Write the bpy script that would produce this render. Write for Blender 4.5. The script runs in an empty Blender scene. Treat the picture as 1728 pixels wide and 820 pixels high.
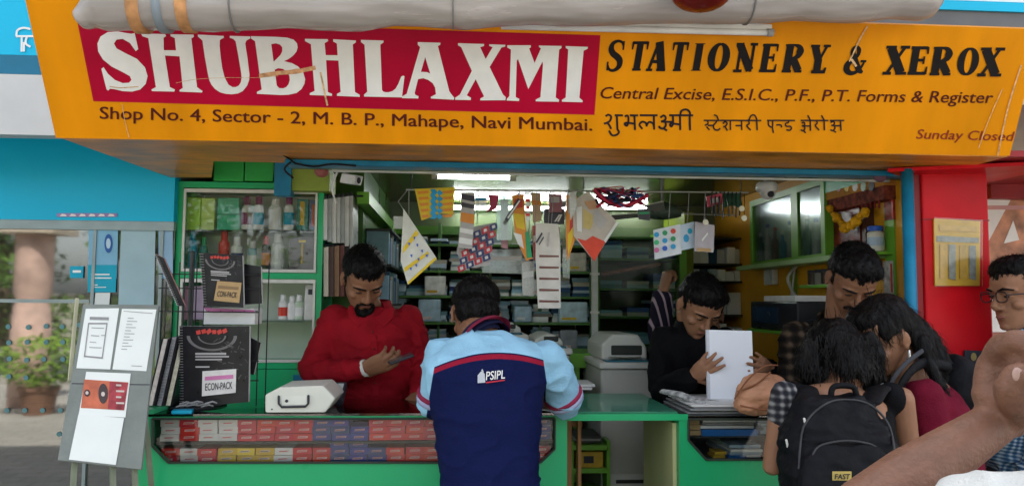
import bpy, math, random
from math import radians as R, sin, cos, pi
from mathutils import Vector as V, Matrix as Mx, noise as mnoise
from mathutils.geometry import tessellate_polygon
random.seed(7)
scene = bpy.context.scene
COL = scene.collection
# ------------------------------------------------------------------ camera
CAM_H, YAW, PITCH, ROLL, F = 1.45, 4.0, 4.27, 0.4, 1300.0
cd = bpy.data.cameras.new('camera'); cam = bpy.data.objects.new('camera', cd); COL.objects.link(cam)
cd.sensor_width = 36.0; cd.lens = F / 1728 * 36; cd.clip_start = 0.02; cd.clip_end = 500
CR = Mx.Rotation(R(-YAW), 3, 'Z') @ Mx.Rotation(pi / 2 + R(PITCH), 3, 'X') @ Mx.Rotation(R(ROLL), 3, 'Z')
cam.matrix_world = Mx.Translation((0, 0, CAM_H)) @ CR.to_4x4()
scene.camera = cam
# ------------------------------------------------------------------ light
SUN_EL, SUN_AZ = 56.0, 20.0        # the sun stands behind the row of shops, so their fronts are in shade
wd = bpy.data.worlds.new('World'); scene.world = wd; wd.use_nodes = True
nt = wd.node_tree; bg = nt.nodes['Background']
sky = nt.nodes.new('ShaderNodeTexSky'); sky.sky_type = 'NISHITA'; sky.sun_disc = False
sky.sun_elevation = R(SUN_EL); sky.sun_rotation = R(SUN_AZ); sky.dust_density = 3.0; sky.ozone_density = 0.6
hz_ = nt.nodes.new('ShaderNodeHueSaturation'); hz_.inputs['Saturation'].default_value = .42      # hazy white sky
nt.links.new(sky.outputs[0], hz_.inputs['Color']); nt.links.new(hz_.outputs[0], bg.inputs[0]); bg.inputs[1].default_value = 0.15
sl = bpy.data.lights.new('sun', 'SUN'); sl.energy = 4.5; sl.angle = R(0.5); sl.color = (1, .95, .87)
so = bpy.data.objects.new('sun', sl); COL.objects.link(so)
sd = V((sin(R(SUN_AZ)) * cos(R(SUN_EL)), cos(R(SUN_AZ)) * cos(R(SUN_EL)), sin(R(SUN_EL))))
so.rotation_euler = (-sd).to_track_quat('-Z', 'Y').to_euler(); so.location = (0, 0, 12)
scene.view_settings.view_transform = 'Standard'; scene.view_settings.look = 'None'
scene.view_settings.exposure = 1.93; scene.view_settings.gamma = 1.0
scene.render.filter_size = 1.9
scene.cycles.max_bounces = 8; scene.cycles.transparent_max_bounces = 16
# ------------------------------------------------------------------ pixel of the photo -> point in the place
def ray(px, py): return CR @ V(((px - 864) / F, -(py - 410) / F, -1))
def W(px, py, y):
    d = ray(px, py); return V((0, 0, CAM_H)) + d * (y / d.y)
def onp(px, py, p0, n):
    d = ray(px, py); o = V((0, 0, CAM_H)); return o + d * ((p0 - o).dot(n) / d.dot(n))
def wx(px, y, py=506): return W(px, py, y).x
def wz(py, y, px=772): return W(px, py, y).z
# ------------------------------------------------------------------ materials
def hx(h):
    c = [int(h[i:i + 2], 16) / 255 for i in (0, 2, 4)]
    return tuple(x / 12.92 if x <= .04045 else ((x + .055) / 1.055) ** 2.4 for x in c)
MATS = {}
def mat(name, col, rough=.5, var=.12, scale=9, bump=0, bscale=60, metal=0, spec=.28, trans=0, rand=0, stretch=(1, 1, 1), coat=0, sheen=0):
    if name in MATS: return MATS[name]
    if isinstance(col, str): col = hx(col)
    m = bpy.data.materials.new(name); m.use_nodes = True; MATS[name] = m
    n = m.node_tree.nodes; l = m.node_tree.links; p = n['Principled BSDF']
    p.inputs['Roughness'].default_value = rough; p.inputs['Metallic'].default_value = metal
    p.inputs['Specular IOR Level'].default_value = spec; p.inputs['Transmission Weight'].default_value = trans
    p.inputs['Coat Weight'].default_value = coat; p.inputs['Sheen Weight'].default_value = sheen
    tc = n.new('ShaderNodeTexCoord'); mp = n.new('ShaderNodeMapping'); mp.inputs['Scale'].default_value = stretch
    l.new(tc.outputs['Object'], mp.inputs[0])
    nz = n.new('ShaderNodeTexNoise'); nz.inputs['Scale'].default_value = scale; nz.inputs['Detail'].default_value = 5
    l.new(mp.outputs[0], nz.inputs['Vector'])
    mr = n.new('ShaderNodeMapRange'); mr.inputs[1].default_value = .3; mr.inputs[2].default_value = .7
    mr.inputs[3].default_value = 1 - var; mr.inputs[4].default_value = 1 + var
    l.new(nz.outputs[0], mr.inputs[0])
    mul = n.new('ShaderNodeVectorMath'); mul.operation = 'SCALE'; mul.inputs[0].default_value = col
    l.new(mr.outputs[0], mul.inputs['Scale'])
    out = mul.outputs[0]
    if rand:
        oi = n.new('ShaderNodeObjectInfo'); hs = n.new('ShaderNodeHueSaturation')
        m2 = n.new('ShaderNodeMapRange'); m2.inputs[3].default_value = 1 - rand; m2.inputs[4].default_value = 1 + rand
        m3 = n.new('ShaderNodeMapRange'); m3.inputs[3].default_value = .5 - rand * .06; m3.inputs[4].default_value = .5 + rand * .06
        l.new(oi.outputs['Random'], m2.inputs[0]); l.new(m2.outputs[0], hs.inputs['Value'])
        l.new(oi.outputs['Random'], m3.inputs[0]); l.new(m3.outputs[0], hs.inputs['Hue'])
        l.new(out, hs.inputs['Color']); out = hs.outputs[0]
    l.new(out, p.inputs['Base Color'])
    rr = n.new('ShaderNodeMapRange'); rr.inputs[3].default_value = max(.02, rough - .09); rr.inputs[4].default_value = min(1, rough + .09)
    l.new(nz.outputs[0], rr.inputs[0]); l.new(rr.outputs[0], p.inputs['Roughness'])
    if bump:
        b = n.new('ShaderNodeTexNoise'); b.inputs['Scale'].default_value = bscale; b.inputs['Detail'].default_value = 3
        l.new(mp.outputs[0], b.inputs['Vector'])
        bn = n.new('ShaderNodeBump'); bn.inputs['Strength'].default_value = bump; bn.inputs['Distance'].default_value = .01
        l.new(b.outputs[0], bn.inputs['Height']); l.new(bn.outputs[0], p.inputs['Normal'])
    return m
def setcol(m, fn):
    """fn(nodes, links, tc) returns a colour socket that replaces the base colour"""
    n = m.node_tree.nodes; l = m.node_tree.links
    tc = [x for x in n if x.type == 'TEX_COORD'][0]
    l.new(fn(n, l, tc), n['Principled BSDF'].inputs['Base Color']); return m
def glass(name, tint=(1, 1, 1), refl=.1, rough=.02, milk=0):
    if name in MATS: return MATS[name]
    m = bpy.data.materials.new(name); m.use_nodes = True; MATS[name] = m
    n = m.node_tree.nodes; l = m.node_tree.links; n.remove(n['Principled BSDF'])
    o = n['Material Output']; t = n.new('ShaderNodeBsdfTransparent'); t.inputs[0].default_value = (*tint, 1)
    g = n.new('ShaderNodeBsdfGlossy'); g.inputs['Roughness'].default_value = rough
    fr = n.new('ShaderNodeFresnel'); fr.inputs[0].default_value = 1.5
    ad = n.new('ShaderNodeMath'); ad.operation = 'ADD'; ad.inputs[1].default_value = refl; ad.use_clamp = True
    l.new(fr.outputs[0], ad.inputs[0])
    mx = n.new('ShaderNodeMixShader'); l.new(ad.outputs[0], mx.inputs[0]); l.new(t.outputs[0], mx.inputs[1]); l.new(g.outputs[0], mx.inputs[2])
    last = mx
    if milk:
        d = n.new('ShaderNodeBsdfDiffuse'); d.inputs[0].default_value = (.75, .75, .72, 1)
        nz = n.new('ShaderNodeTexNoise'); nz.inputs['Scale'].default_value = 14; nz.inputs['Detail'].default_value = 6
        mr = n.new('ShaderNodeMapRange'); mr.inputs[3].default_value = milk * .4; mr.inputs[4].default_value = milk * 1.6
        l.new(nz.outputs[0], mr.inputs[0])
        m2 = n.new('ShaderNodeMixShader'); l.new(mr.outputs[0], m2.inputs[0])
        l.new(mx.outputs[0], m2.inputs[1]); l.new(d.outputs[0], m2.inputs[2]); last = m2
    l.new(last.outputs[0], o.inputs[0]); return m
def emit(name, col, s):
    if name in MATS: return MATS[name]
    m = bpy.data.materials.new(name); m.use_nodes = True; MATS[name] = m
    p = m.node_tree.nodes['Principled BSDF']; p.inputs['Emission Color'].default_value = (*col, 1); p.inputs['Emission Strength'].default_value = s
    p.inputs['Base Color'].default_value = (.8, .8, .8, 1); return m
# ------------------------------------------------------------------ objects
USED = {}
def tag(o, label=None, cat=None, group=None, kind=None):
    if label:
        o['label'] = label
        if len(label.split()) > 16 or len(label.split()) < 4: print('LABEL LEN', label)
        if label in USED: print('DUP LABEL', label)
        USED[label] = 1
    if cat: o['category'] = cat
    if group: o['group'] = group
    if kind: o['kind'] = kind
    return o
def thing(name, label, cat, loc=(0, 0, 0), group=None):
    o = bpy.data.objects.new(name, None); o.empty_display_size = .05; COL.objects.link(o); o.location = loc
    return tag(o, label, cat, group)
class MB:
    def __init__(s): s.v = []; s.f = []; s.m = []; s.M = None
    def add(s, vs, fs, mi=0):
        b = len(s.v)
        for v in vs: s.v.append(s.M @ V(v) if s.M else V(v))
        for f in fs: s.f.append([b + i for i in f]); s.m.append(mi)
        return s
    def box(s, x0, x1, y0, y1, z0, z1, mi=0):
        return s.add([(x0, y0, z0), (x1, y0, z0), (x1, y1, z0), (x0, y1, z0), (x0, y0, z1), (x1, y0, z1), (x1, y1, z1), (x0, y1, z1)],
                     [(3, 2, 1, 0), (4, 5, 6, 7), (0, 1, 5, 4), (1, 2, 6, 5), (2, 3, 7, 6), (3, 0, 4, 7)], mi)
    def obox(s, c, u, v, w, mi=0):      # oriented box: centre and three half vectors
        c, u, v, w = V(c), V(u), V(v), V(w)
        return s.add([c - u - v - w, c + u - v - w, c + u + v - w, c - u + v - w, c - u - v + w, c + u - v + w, c + u + v + w, c - u + v + w],
                     [(3, 2, 1, 0), (4, 5, 6, 7), (0, 1, 5, 4), (1, 2, 6, 5), (2, 3, 7, 6), (3, 0, 4, 7)], mi)
    def slab(s, pts, off, mi=0, holes=()):   # planar polygon extruded by the vector off
        off = V(off); loops = [[V(p) for p in pts]] + [[V(p) for p in h] for h in holes]
        flat = [p for lp in loops for p in lp]; n = len(flat)
        tri = tessellate_polygon(loops)
        fs = [tuple(t) for t in tri] + [tuple(n + i for i in reversed(t)) for t in tri]
        b = 0
        for lp in loops:
            k = len(lp)
            for i in range(k): fs.append((b + i, b + (i + 1) % k, n + b + (i + 1) % k, n + b + i))
            b += k
        return s.add(flat + [p + off for p in flat], fs, mi)
    def loft(s, rings, mi=0, cap=True):
        k = len(rings[0]); vs = [p for r in rings for p in r]; fs = []
        for i in range(len(rings) - 1):
            for j in range(k):
                a, b = i * k + j, i * k + (j + 1) % k; fs.append((a, b, b + k, a + k))
        if cap: fs.append(tuple(reversed(range(k)))); fs.append(tuple(range((len(rings) - 1) * k, len(rings) * k)))
        return s.add(vs, fs, mi)
    def tube(s, pts, rad, n=10, mi=0, flat=1.0, up=None, rnd=True):
        pts = [V(p) for p in pts]
        rad = [rad] * len(pts) if isinstance(rad, (int, float)) else list(rad)
        if rnd:
            d0 = (pts[0] - pts[1]).normalized(); d1 = (pts[-1] - pts[-2]).normalized()
            pts = [pts[0] + d0 * rad[0] * .8, pts[0] + d0 * rad[0] * .5] + pts + [pts[-1] + d1 * rad[-1] * .5, pts[-1] + d1 * rad[-1] * .8]
            rad = [rad[0] * .45, rad[0] * .85] + rad + [rad[-1] * .85, rad[-1] * .45]
        rings = []; u = None
        for i, p in enumerate(pts):
            t = (pts[min(i + 1, len(pts) - 1)] - pts[max(i - 1, 0)]).normalized()
            if u is None:
                u = V(up) if up else (V((0, 0, 1)) if abs(t.z) < .9 else V((0, 1, 0)))
            u = (u - t * u.dot(t)).normalized(); w = t.cross(u)
            rings.append([p + u * cos(2 * pi * j / n) * rad[i] * flat + w * sin(2 * pi * j / n) * rad[i] for j in range(n)])
        return s.loft(rings, mi)
    def ell(s, c, r, rot=None, nu=14, nv=9, mi=0):
        c = V(c); r = (r,) * 3 if isinstance(r, (int, float)) else r; rings = []
        for i in range(1, nv):
            a = pi * i / nv
            rg = []
            for j in range(nu):
                q = V((sin(a) * cos(2 * pi * j / nu) * r[0], sin(a) * sin(2 * pi * j / nu) * r[1], -cos(a) * r[2]))
                rg.append(c + (rot @ q if rot else q))
            rings.append(rg)
        b = V((0, 0, -r[2])); t = V((0, 0, r[2])); k = nu
        vs = [p for q in rings for p in q] + [c + (rot @ b if rot else b), c + (rot @ t if rot else t)]; fs = []
        for i in range(nv - 2):
            for j in range(k):
                fs.append((i * k + j, i * k + (j + 1) % k, (i + 1) * k + (j + 1) % k, (i + 1) * k + j))
        for j in range(k):
            fs.append((len(vs) - 2, (j + 1) % k, j)); fs.append((len(vs) - 1, (nv - 2) * k + j, (nv - 2) * k + (j + 1) % k))
        return s.add(vs, fs, mi)
    def cyl(s, c, r, h, n=16, mi=0, axis='z', r2=None):
        c = V(c); r2 = r if r2 is None else r2
        ax = {'z': (V((1, 0, 0)), V((0, 1, 0)), V((0, 0, 1))), 'y': (V((1, 0, 0)), V((0, 0, 1)), V((0, 1, 0))), 'x': (V((0, 1, 0)), V((0, 0, 1)), V((1, 0, 0)))}[axis]
        rg = [[c + ax[0] * cos(2 * pi * j / n) * q + ax[1] * sin(2 * pi * j / n) * q + ax[2] * z for j in range(n)] for q, z in ((r, 0), (r2, h))]
        return s.loft(rg, mi)
    def lathe(s, c, prof, n=14, mi=0):      # prof: (radius, height)
        c = V(c)
        return s.loft([[c + V((cos(2 * pi * j / n) * r, sin(2 * pi * j / n) * r, z)) for j in range(n)] for r, z in prof], mi)
    def build(s, name, mats, parent=None, smooth=False, remesh=0, relax=0, amp=0, nsc=20, bevel=0, loc=None, nstretch=(1, 1, 1), crease=0):
        off = V(loc) if loc is not None else (V(parent.matrix_world.translation) if False else V((0, 0, 0)))
        if parent is not None:
            p = parent
            off = V((0, 0, 0))
            while p is not None: off += p.location; p = p.parent
        me = bpy.data.meshes.new(name); me.from_pydata([v - off for v in s.v], [], s.f)
        mats = mats if isinstance(mats, (list, tuple)) else [mats]
        for m in mats: me.materials.append(m)
        if len(mats) > 1: me.polygons.foreach_set('material_index', s.m)
        o = bpy.data.objects.new(name, me); COL.objects.link(o)
        if remesh:
            import bmesh
            bm = bmesh.new(); bm.from_mesh(me); bmesh.ops.recalc_face_normals(bm, faces=bm.faces); bm.to_mesh(me); bm.free()
            a = o.modifiers.new('r', 'REMESH'); a.mode = 'VOXEL'; a.voxel_size = remesh; a.use_smooth_shade = True
            if relax:
                b = o.modifiers.new('s', 'SMOOTH'); b.iterations = relax; b.factor = .5
            dg = bpy.context.evaluated_depsgraph_get(); nm = bpy.data.meshes.new_from_object(o.evaluated_get(dg))
            o.modifiers.clear(); old = o.data; o.data = nm; bpy.data.meshes.remove(old); nm.name = name; me = nm
            me.materials.clear(); me.materials.append(mats[0]); smooth = True
        elif len(s.f) and not smooth:
            import bmesh
            bm = bmesh.new(); bm.from_mesh(me); bmesh.ops.recalc_face_normals(bm, faces=bm.faces); bm.to_mesh(me); bm.free()
        if amp:
            st = V(nstretch); nrm = [v.normal.copy() for v in me.vertices]
            for v, nv_ in zip(me.vertices, nrm):
                q = V((v.co.x * st.x, v.co.y * st.y, v.co.z * st.z)) * nsc
                cr = (1 - abs(mnoise.noise(q * .8 + V((7, 3, 1)))) * 2.2) if crease else 0
                v.co += nv_ * amp * (mnoise.noise(q) + .5 * mnoise.noise(q * 2.3) + crease * max(0, cr) ** 4)
        if smooth: me.polygons.foreach_set('use_smooth', [True] * len(me.polygons))
        if bevel:
            b = o.modifiers.new('bevel', 'BEVEL'); b.width = bevel; b.segments = 2; b.limit_method = 'ANGLE'
        if parent is not None: o.parent = parent
        elif loc is not None: o.location = loc
        return o
def part(mb, name, m, parent, **k): return mb.build(name, m, parent, **k)
def solo(mb, name, label, cat, m, group=None, **k):
    cs = mb.v; lo = V((sum(v.x for v in cs) / len(cs), sum(v.y for v in cs) / len(cs), min(v.z for v in cs)))
    return tag(mb.build(name, m, None, loc=lo, **k), label, cat, group)
def struct(mb, name, m, label=None, cat=None, **k):
    o = mb.build(name, m, None, **k); o['kind'] = 'structure'
    if label: o['label'] = label
    if cat: o['category'] = cat
    return o
def pbox(mb, x0, y0, x1, y1, d0, d1, mi=0):   # box whose front face spans these photo pixels at depth d0
    ym = (y0 + y1) / 2; xm = (x0 + x1) / 2
    return mb.box(W(x0, ym, d0).x, W(x1, ym, d0).x, d0, d1, W(xm, y1, d0).z, W(xm, y0, d0).z, mi)
def pquad(pts, y): return [W(a, b, y) for a, b in pts]
def smoothloop(pts, k=4):     # closed Catmull-Rom
    out = []; n = len(pts); pts = [V(p) for p in pts]
    for i in range(n):
        a, b, c, d = pts[i - 1], pts[i], pts[(i + 1) % n], pts[(i + 2) % n]
        for j in range(k):
            t = j / k
            out.append(.5 * ((2 * b) + (c - a) * t + (2 * a - 5 * b + 4 * c - d) * t * t + (3 * b - a - 3 * c + d) * t ** 3))
    return out
def smoothline(pts, k=5):
    pts = [V(p) for p in pts]; n = len(pts); out = []
    for i in range(n - 1):
        a, b, c, d = pts[max(i - 1, 0)], pts[i], pts[i + 1], pts[min(i + 2, n - 1)]
        for j in range(k):
            t = j / k
            out.append(.5 * ((2 * b) + (c - a) * t + (2 * a - 5 * b + 4 * c - d) * t * t + (3 * b - a - 3 * c + d) * t ** 3))
    out.append(pts[-1]); return out
def ribbon(mb, pts, wd, fn, mi=0, lift=0.0):
    """flat brush stroke along 2-D points; fn maps (x, y, height) to the place"""
    pts = [V((p[0], p[1])) for p in pts]; n = len(pts)
    wd = [wd] * n if isinstance(wd, (int, float)) else wd
    vs = []; fs = []
    for i, p in enumerate(pts):
        t = (pts[min(i + 1, n - 1)] - pts[max(i - 1, 0)]).normalized(); q = V((-t.y, t.x)) * (wd[i] / 2)
        h = lift + .0006 * i / max(1, n - 1)
        vs += [fn(p.x + q.x, p.y + q.y, h), fn(p.x - q.x, p.y - q.y, h)]
    for i in range(n - 1): fs.append((2 * i, 2 * i + 1, 2 * i + 3, 2 * i + 2))
    mb.add(vs, fs, mi)
def text2d(s, shear=0, bold=0):
    """flat triangles of the words in Blender's own built-in font: (verts2d, faces, cap height)"""
    r = []
    for body in ('H', s):
        c = bpy.data.curves.new('t', 'FONT'); c.body = body; c.shear = shear; c.offset = bold; c.fill_mode = 'FRONT'; c.resolution_u = 3
        o = bpy.data.objects.new('t', c); COL.objects.link(o)
        me = bpy.data.meshes.new_from_object(o.evaluated_get(bpy.context.evaluated_depsgraph_get()))
        r.append(([(v.co.x, v.co.y) for v in me.vertices], [tuple(p.vertices) for p in me.polygons]))
        bpy.data.objects.remove(o); bpy.data.curves.remove(c); bpy.data.meshes.remove(me)
    cap = max(y for x, y in r[0][0]); return r[1][0], r[1][1], cap
def words(mb, s, b0, b1, t0, fn, shear=0, bold=0, mi=0, h=.0012):
    """set words between two baseline pixels b0,b1 with cap-top pixel t0 above b0"""
    vs, fs, cap = text2d(s, shear, 0)
    x0 = min(v[0] for v in vs); x1 = max(v[0] for v in vs); b0, b1, t0 = V(b0), V(b1), V(t0)
    for k, e in enumerate((0, -bold, bold) if bold else (0,)):
        for dy in ((0,) if not bold else (-bold * .5, bold * .5)):
            mb.add([fn(*(b0 + (b1 - b0) * ((x + e - x0) / (x1 - x0)) + (t0 - b0) * ((y + dy) / cap)), h + k * .0003 + (.00015 if dy > 0 else 0)) for x, y in vs], fs, mi)
def planefn(p0, n):      # pixel on a plane plus height off it
    n = n.normalized()
    return lambda x, y, h=0: onp(x, y, p0, n) + n * h
def copy_tree(o, parent=None):
    c = o.copy(); COL.objects.link(c)
    if parent is not None: c.parent = parent
    for ch in list(o.children): copy_tree(ch, c)
    return c
ORD = 'first second third fourth fifth sixth seventh eighth ninth tenth eleventh twelfth thirteenth fourteenth fifteenth sixteenth seventeenth eighteenth nineteenth twentieth'.split()
def ordn(i): return ORD[i]
# ================================================================== ground and street
M_pave = mat('pavement concrete', (.30, .28, .25), .85, .25, 3, .3, 40)
def paving(n, l, tc):
    b = n.new('ShaderNodeTexBrick'); b.inputs['Scale'].default_value = 1.6; b.inputs['Mortar Size'].default_value = .012
    b.inputs['Color1'].default_value = (.34, .31, .27, 1); b.inputs['Color2'].default_value = (.27, .25, .22, 1); b.inputs['Mortar'].default_value = (.12, .11, .1, 1)
    l.new(tc.outputs['Object'], b.inputs[0]); return b.outputs[0]
M_tile = setcol(mat('paving tiles', (.3, .3, .3), .7, .2, 5, .2, 30), paving)
struct(MB().box(-60, 60, -60, 60, -.2, 0), 'ground', M_pave)
struct(MB().box(-14, 14, -3.4, 8, .001, .004), 'pavement', M_tile)
struct(MB().box(-40, 40, -14.5, -7.5, .001, .006), 'road', mat('asphalt', (.06, .06, .06), .8, .3, 6, .3, 80))
kb = MB()
for y in (-7.5, -14.65): kb.box(-40, 40, y, y + .15, 0, .14)
struct(kb, 'kerb', M_pave)
# ================================================================== the shop itself
SOF, BEAMY = 1.915, 2.57
LX, RX, BY, CZ = -.42, 1.62, 4.75, 2.05
shop = thing('shop_building', 'small open fronted stationery shop under the long yellow sign, green and orange inside', 'shop', (0, 3, 0))
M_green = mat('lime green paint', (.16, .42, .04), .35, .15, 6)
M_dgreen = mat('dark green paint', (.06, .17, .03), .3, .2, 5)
M_orange = mat('orange wall paint', (.74, .36, .018), .45, .15, 4)
M_blue = mat('blue enamel paint', (.012, .19, .33), .35, .2, 12)
M_soffit = mat('varnished brown soffit', (.64, .24, .02), .34, .4, 6, .06, 12, stretch=(1, 3, 1), spec=.3)
M_ceil = mat('glossy ceiling panels', (.12, .16, .06), .16, .25, 3, .05, 10)
def panels(n, l, tc):
    w = n.new('ShaderNodeTexWave'); w.inputs['Scale'].default_value = 1.3; w.inputs['Distortion'].default_value = .2
    r = n.new('ShaderNodeValToRGB'); e = r.color_ramp.elements
    e[0].color = (.10, .15, .05, 1); e[1].color = (.20, .15, .06, 1); e[0].position = .42; e[1].position = .58
    l.new(tc.outputs['Object'], w.inputs[0]); l.new(w.outputs[0], r.inputs[0]); return r.outputs[0]
setcol(M_ceil, panels)
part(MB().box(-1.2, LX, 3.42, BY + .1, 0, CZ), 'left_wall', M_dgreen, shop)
part(MB().box(RX, RX + .1, 2.64, BY + .1, 0, CZ), 'right_wall', M_orange, shop)
part(MB().box(LX + .002, RX - .002, BY, BY + .1, 0, CZ), 'back_wall', mat('dull olive grey wall', (.17, .20, .12), .5, .2, 4), shop)
part(MB().box(-1.2, RX + .3, 2.7, BY + .12, CZ + .002, CZ + .1), 'ceiling', M_ceil, shop)
SX0, SX1 = W(97, 233, 2.3).x, W(1700, 262, 2.3).x
sp = [(SX0, 2.3), (SX1, 2.3), (SX1, 2.66), (wx(360, 2.66, 290), 2.66), (wx(357, 3.02, 300), 3.02), (wx(288, 3.04, 300), 3.04)]
part(MB().slab([(x, y, SOF) for x, y in sp], (0, 0, .03)), 'soffit', M_soffit, shop)
bm_ = MB(); bm_.box(wx(480, BEAMY, 280), wx(1552, BEAMY, 290), BEAMY, BEAMY + .07, wz(283, BEAMY), SOF - .002)
part(bm_, 'beam', M_blue, shop, bevel=.004)
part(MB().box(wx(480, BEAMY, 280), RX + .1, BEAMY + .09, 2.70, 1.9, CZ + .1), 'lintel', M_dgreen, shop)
rail = MB(); rail.box(wx(560, 2.66, 285), wx(1500, 2.66, 285), 2.655, 2.665, 1.886, 1.893)
part(rail, 'shutter_rail', mat('zinc rail', (.55, .55, .5), .35, metal=.6), shop)
pm = MB(); pm.cyl((wx(1534, 2.5, 400), 2.5, 0), .0195, 1.905, 20)
part(pm, 'corner_post', M_blue, shop, smooth=True)
pm = MB(); pbox(pm, 463, 270, 491, 330, 3.0, 3.06); part(pm, 'corner_post', M_blue, shop)
lt = MB()   # bright green loft edge that runs back along the left wall
lt.box(LX - .001, LX + .05, 3.2, BY, wz(378, 4.5) - .05, wz(378, 4.5)); lt.box(LX + .05, .28, BY - .1, BY - .002, wz(378, 4.5) - .05, wz(378, 4.5) + .0)
part(lt, 'loft_edge', M_green, shop)
up = MB().box(-9, 9, 2.72, 9, 2.2, 7.2); 
tag(up.build('sun_blocking_storeys', mat('grey plaster', (.42, .41, .38), .8, .15, 2), None, loc=(0, 5, 2.2)), 'plain grey upper storeys added above the row of shops to block the sun', 'building')  # unseen mass added over the shops to keep the sun off their fronts
# ================================================================== the sign
LEAN = R(28); SP0 = V((0, 2.3, SOF - .002)); SN = V((0, -cos(LEAN), -sin(LEAN))); SF = planefn(SP0, SN)
M_yel = mat('yellow sign sheet', (.80, .285, .002), .4, .13, 2.2, .04, 8, spec=.10, stretch=(3, 1, .8))
M_red = mat('crimson sign sheet', (.44, .002, .030), .4, .14, 4, .03, 9, spec=.10)
M_wht = mat('white letter vinyl', (.80, .78, .74), .4, .05, 20)
M_blk = mat('black letter vinyl', (.010, .008, .008), .55, spec=.15)
M_brn = mat('brown letter vinyl', (.09, .008, .004), .55, spec=.2)
M_rbr = mat('rust red letter vinyl', (.28, .025, .008), .4)
sign = thing('shop_sign', 'long yellow stationery sign with white serif name on crimson panel, tilted over the counter', 'sign', (0, 2.3, SOF))
part(MB().slab([SF(94, 233), SF(1704, 263), SF(1757, 50), SF(41, -6)], SN * -.03), 'board', M_yel, sign)
part(MB().slab([SF(130, 33, .0015), SF(1013, 60, .0015), SF(1003, 194, .0015), SF(158, 171, .0015)], SN * -.001), 'name_panel', M_red, sign)
def z1(x, y): return x / 3.757 + 120, y / 3.757 + 30
def z2(x, y): return x / 3.757 + 560, y / 3.757 + 40
def z3(x, y): return x / 2.734 + 450, y / 2.734
GL = [
 (z1, [405,98,428,200,412,212,375,160,330,135,290,140,274,165,290,195,345,225,420,262,470,315,487,370,475,420,440,455,390,468,330,465,275,452,250,450,238,462,228,455,195,325,208,314,235,355,280,395,330,415,370,412,386,395,375,370,330,345,260,310,205,265,175,215,170,165,190,120,235,92,300,88,350,98,385,103], []),
 (z1, [445,100,598,105,604,118,588,128,590,207,668,208,660,130,634,118,632,106,778,108,780,122,764,132,800,440,835,465,832,474,690,468,690,458,710,445,690,245,597,240,628,440,660,455,656,468,515,465,512,455,540,440,492,130,455,118], []),
 (z1, [806,108,968,116,970,128,945,142,943,180,950,250,960,320,975,380,1000,425,1025,440,1045,440,1065,430,1078,410,1083,380,1080,350,1060,230,1045,150,1030,135,1008,128,1008,116,1137,120,1137,132,1112,146,1105,165,1120,260,1132,360,1130,395,1118,430,1090,465,1060,480,1020,485,980,482,945,472,915,452,892,425,880,400,870,360,850,250,835,145,806,120], []),
 (z1, [1142,118,1300,122,1370,127,1412,140,1434,165,1437,190,1430,215,1410,240,1380,262,1350,276,1400,288,1440,310,1472,345,1485,390,1480,420,1462,452,1430,477,1380,488,1330,490,1180,482,1180,470,1210,455,1168,150,1142,132],
   [[1270,168,1300,163,1325,170,1340,188,1340,215,1328,238,1310,256,1285,280], [1292,330,1315,320,1345,325,1370,342,1385,368,1388,395,1380,422,1365,440,1345,448,1320,446,1305,430]]),
 (z3, [178,180,282,182,285,190,268,200,273,255,328,256,325,202,308,192,308,182,412,188,412,196,398,206,408,425,430,438,430,447,325,442,325,434,342,424,332,280,275,278,283,425,302,433,302,442,200,438,200,430,222,420,205,205,178,190], []),
 (z2, [186,104,328,108,328,120,308,134,318,420,325,430,340,435,360,435,385,428,405,412,422,382,440,337,452,330,461,334,445,467,205,462,205,450,225,432,208,135,186,118], []),
 (z2, [545,118,688,122,688,135,672,142,745,430,762,453,776,470,774,482,628,474,628,464,660,448,655,405,640,378,612,357,580,346,547,352,525,440,530,452,550,460,548,474,445,472,445,462,475,445,560,150,545,135], [[592,212,624,318,605,308,565,306]]),
 (z2, [800,125,965,130,965,142,940,150,975,225,1020,150,998,142,998,132,1100,135,1098,146,1075,152,1000,275,1085,450,1102,466,1100,485,940,486,942,474,965,462,912,352,855,455,882,470,880,484,782,482,782,470,812,450,888,300,820,150,800,138], []),
 (z2, [1112,138,1260,138,1262,150,1250,158,1285,250,1325,158,1312,148,1312,140,1455,142,1455,155,1440,165,1418,468,1440,482,1438,495,1292,492,1292,482,1322,466,1338,262,1335,240,1245,415,1180,225,1172,235,1165,465,1188,478,1186,490,1108,487,1110,476,1125,460,1135,165,1112,152], []),
 (z2, [1482,143,1622,148,1620,160,1595,172,1568,470,1590,488,1588,498,1458,494,1458,484,1482,468,1498,165,1482,155], [])]
for zf, o_, hs in GL:
    pr = lambda a: [SF(*zf(a[i], a[i + 1]), .0022) for i in range(0, len(a), 2)]
    g = MB(); g.slab(pr(o_), SN * .0012, holes=[pr(h) for h in hs]); part(g, 'name_letter', M_wht, sign)
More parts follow.
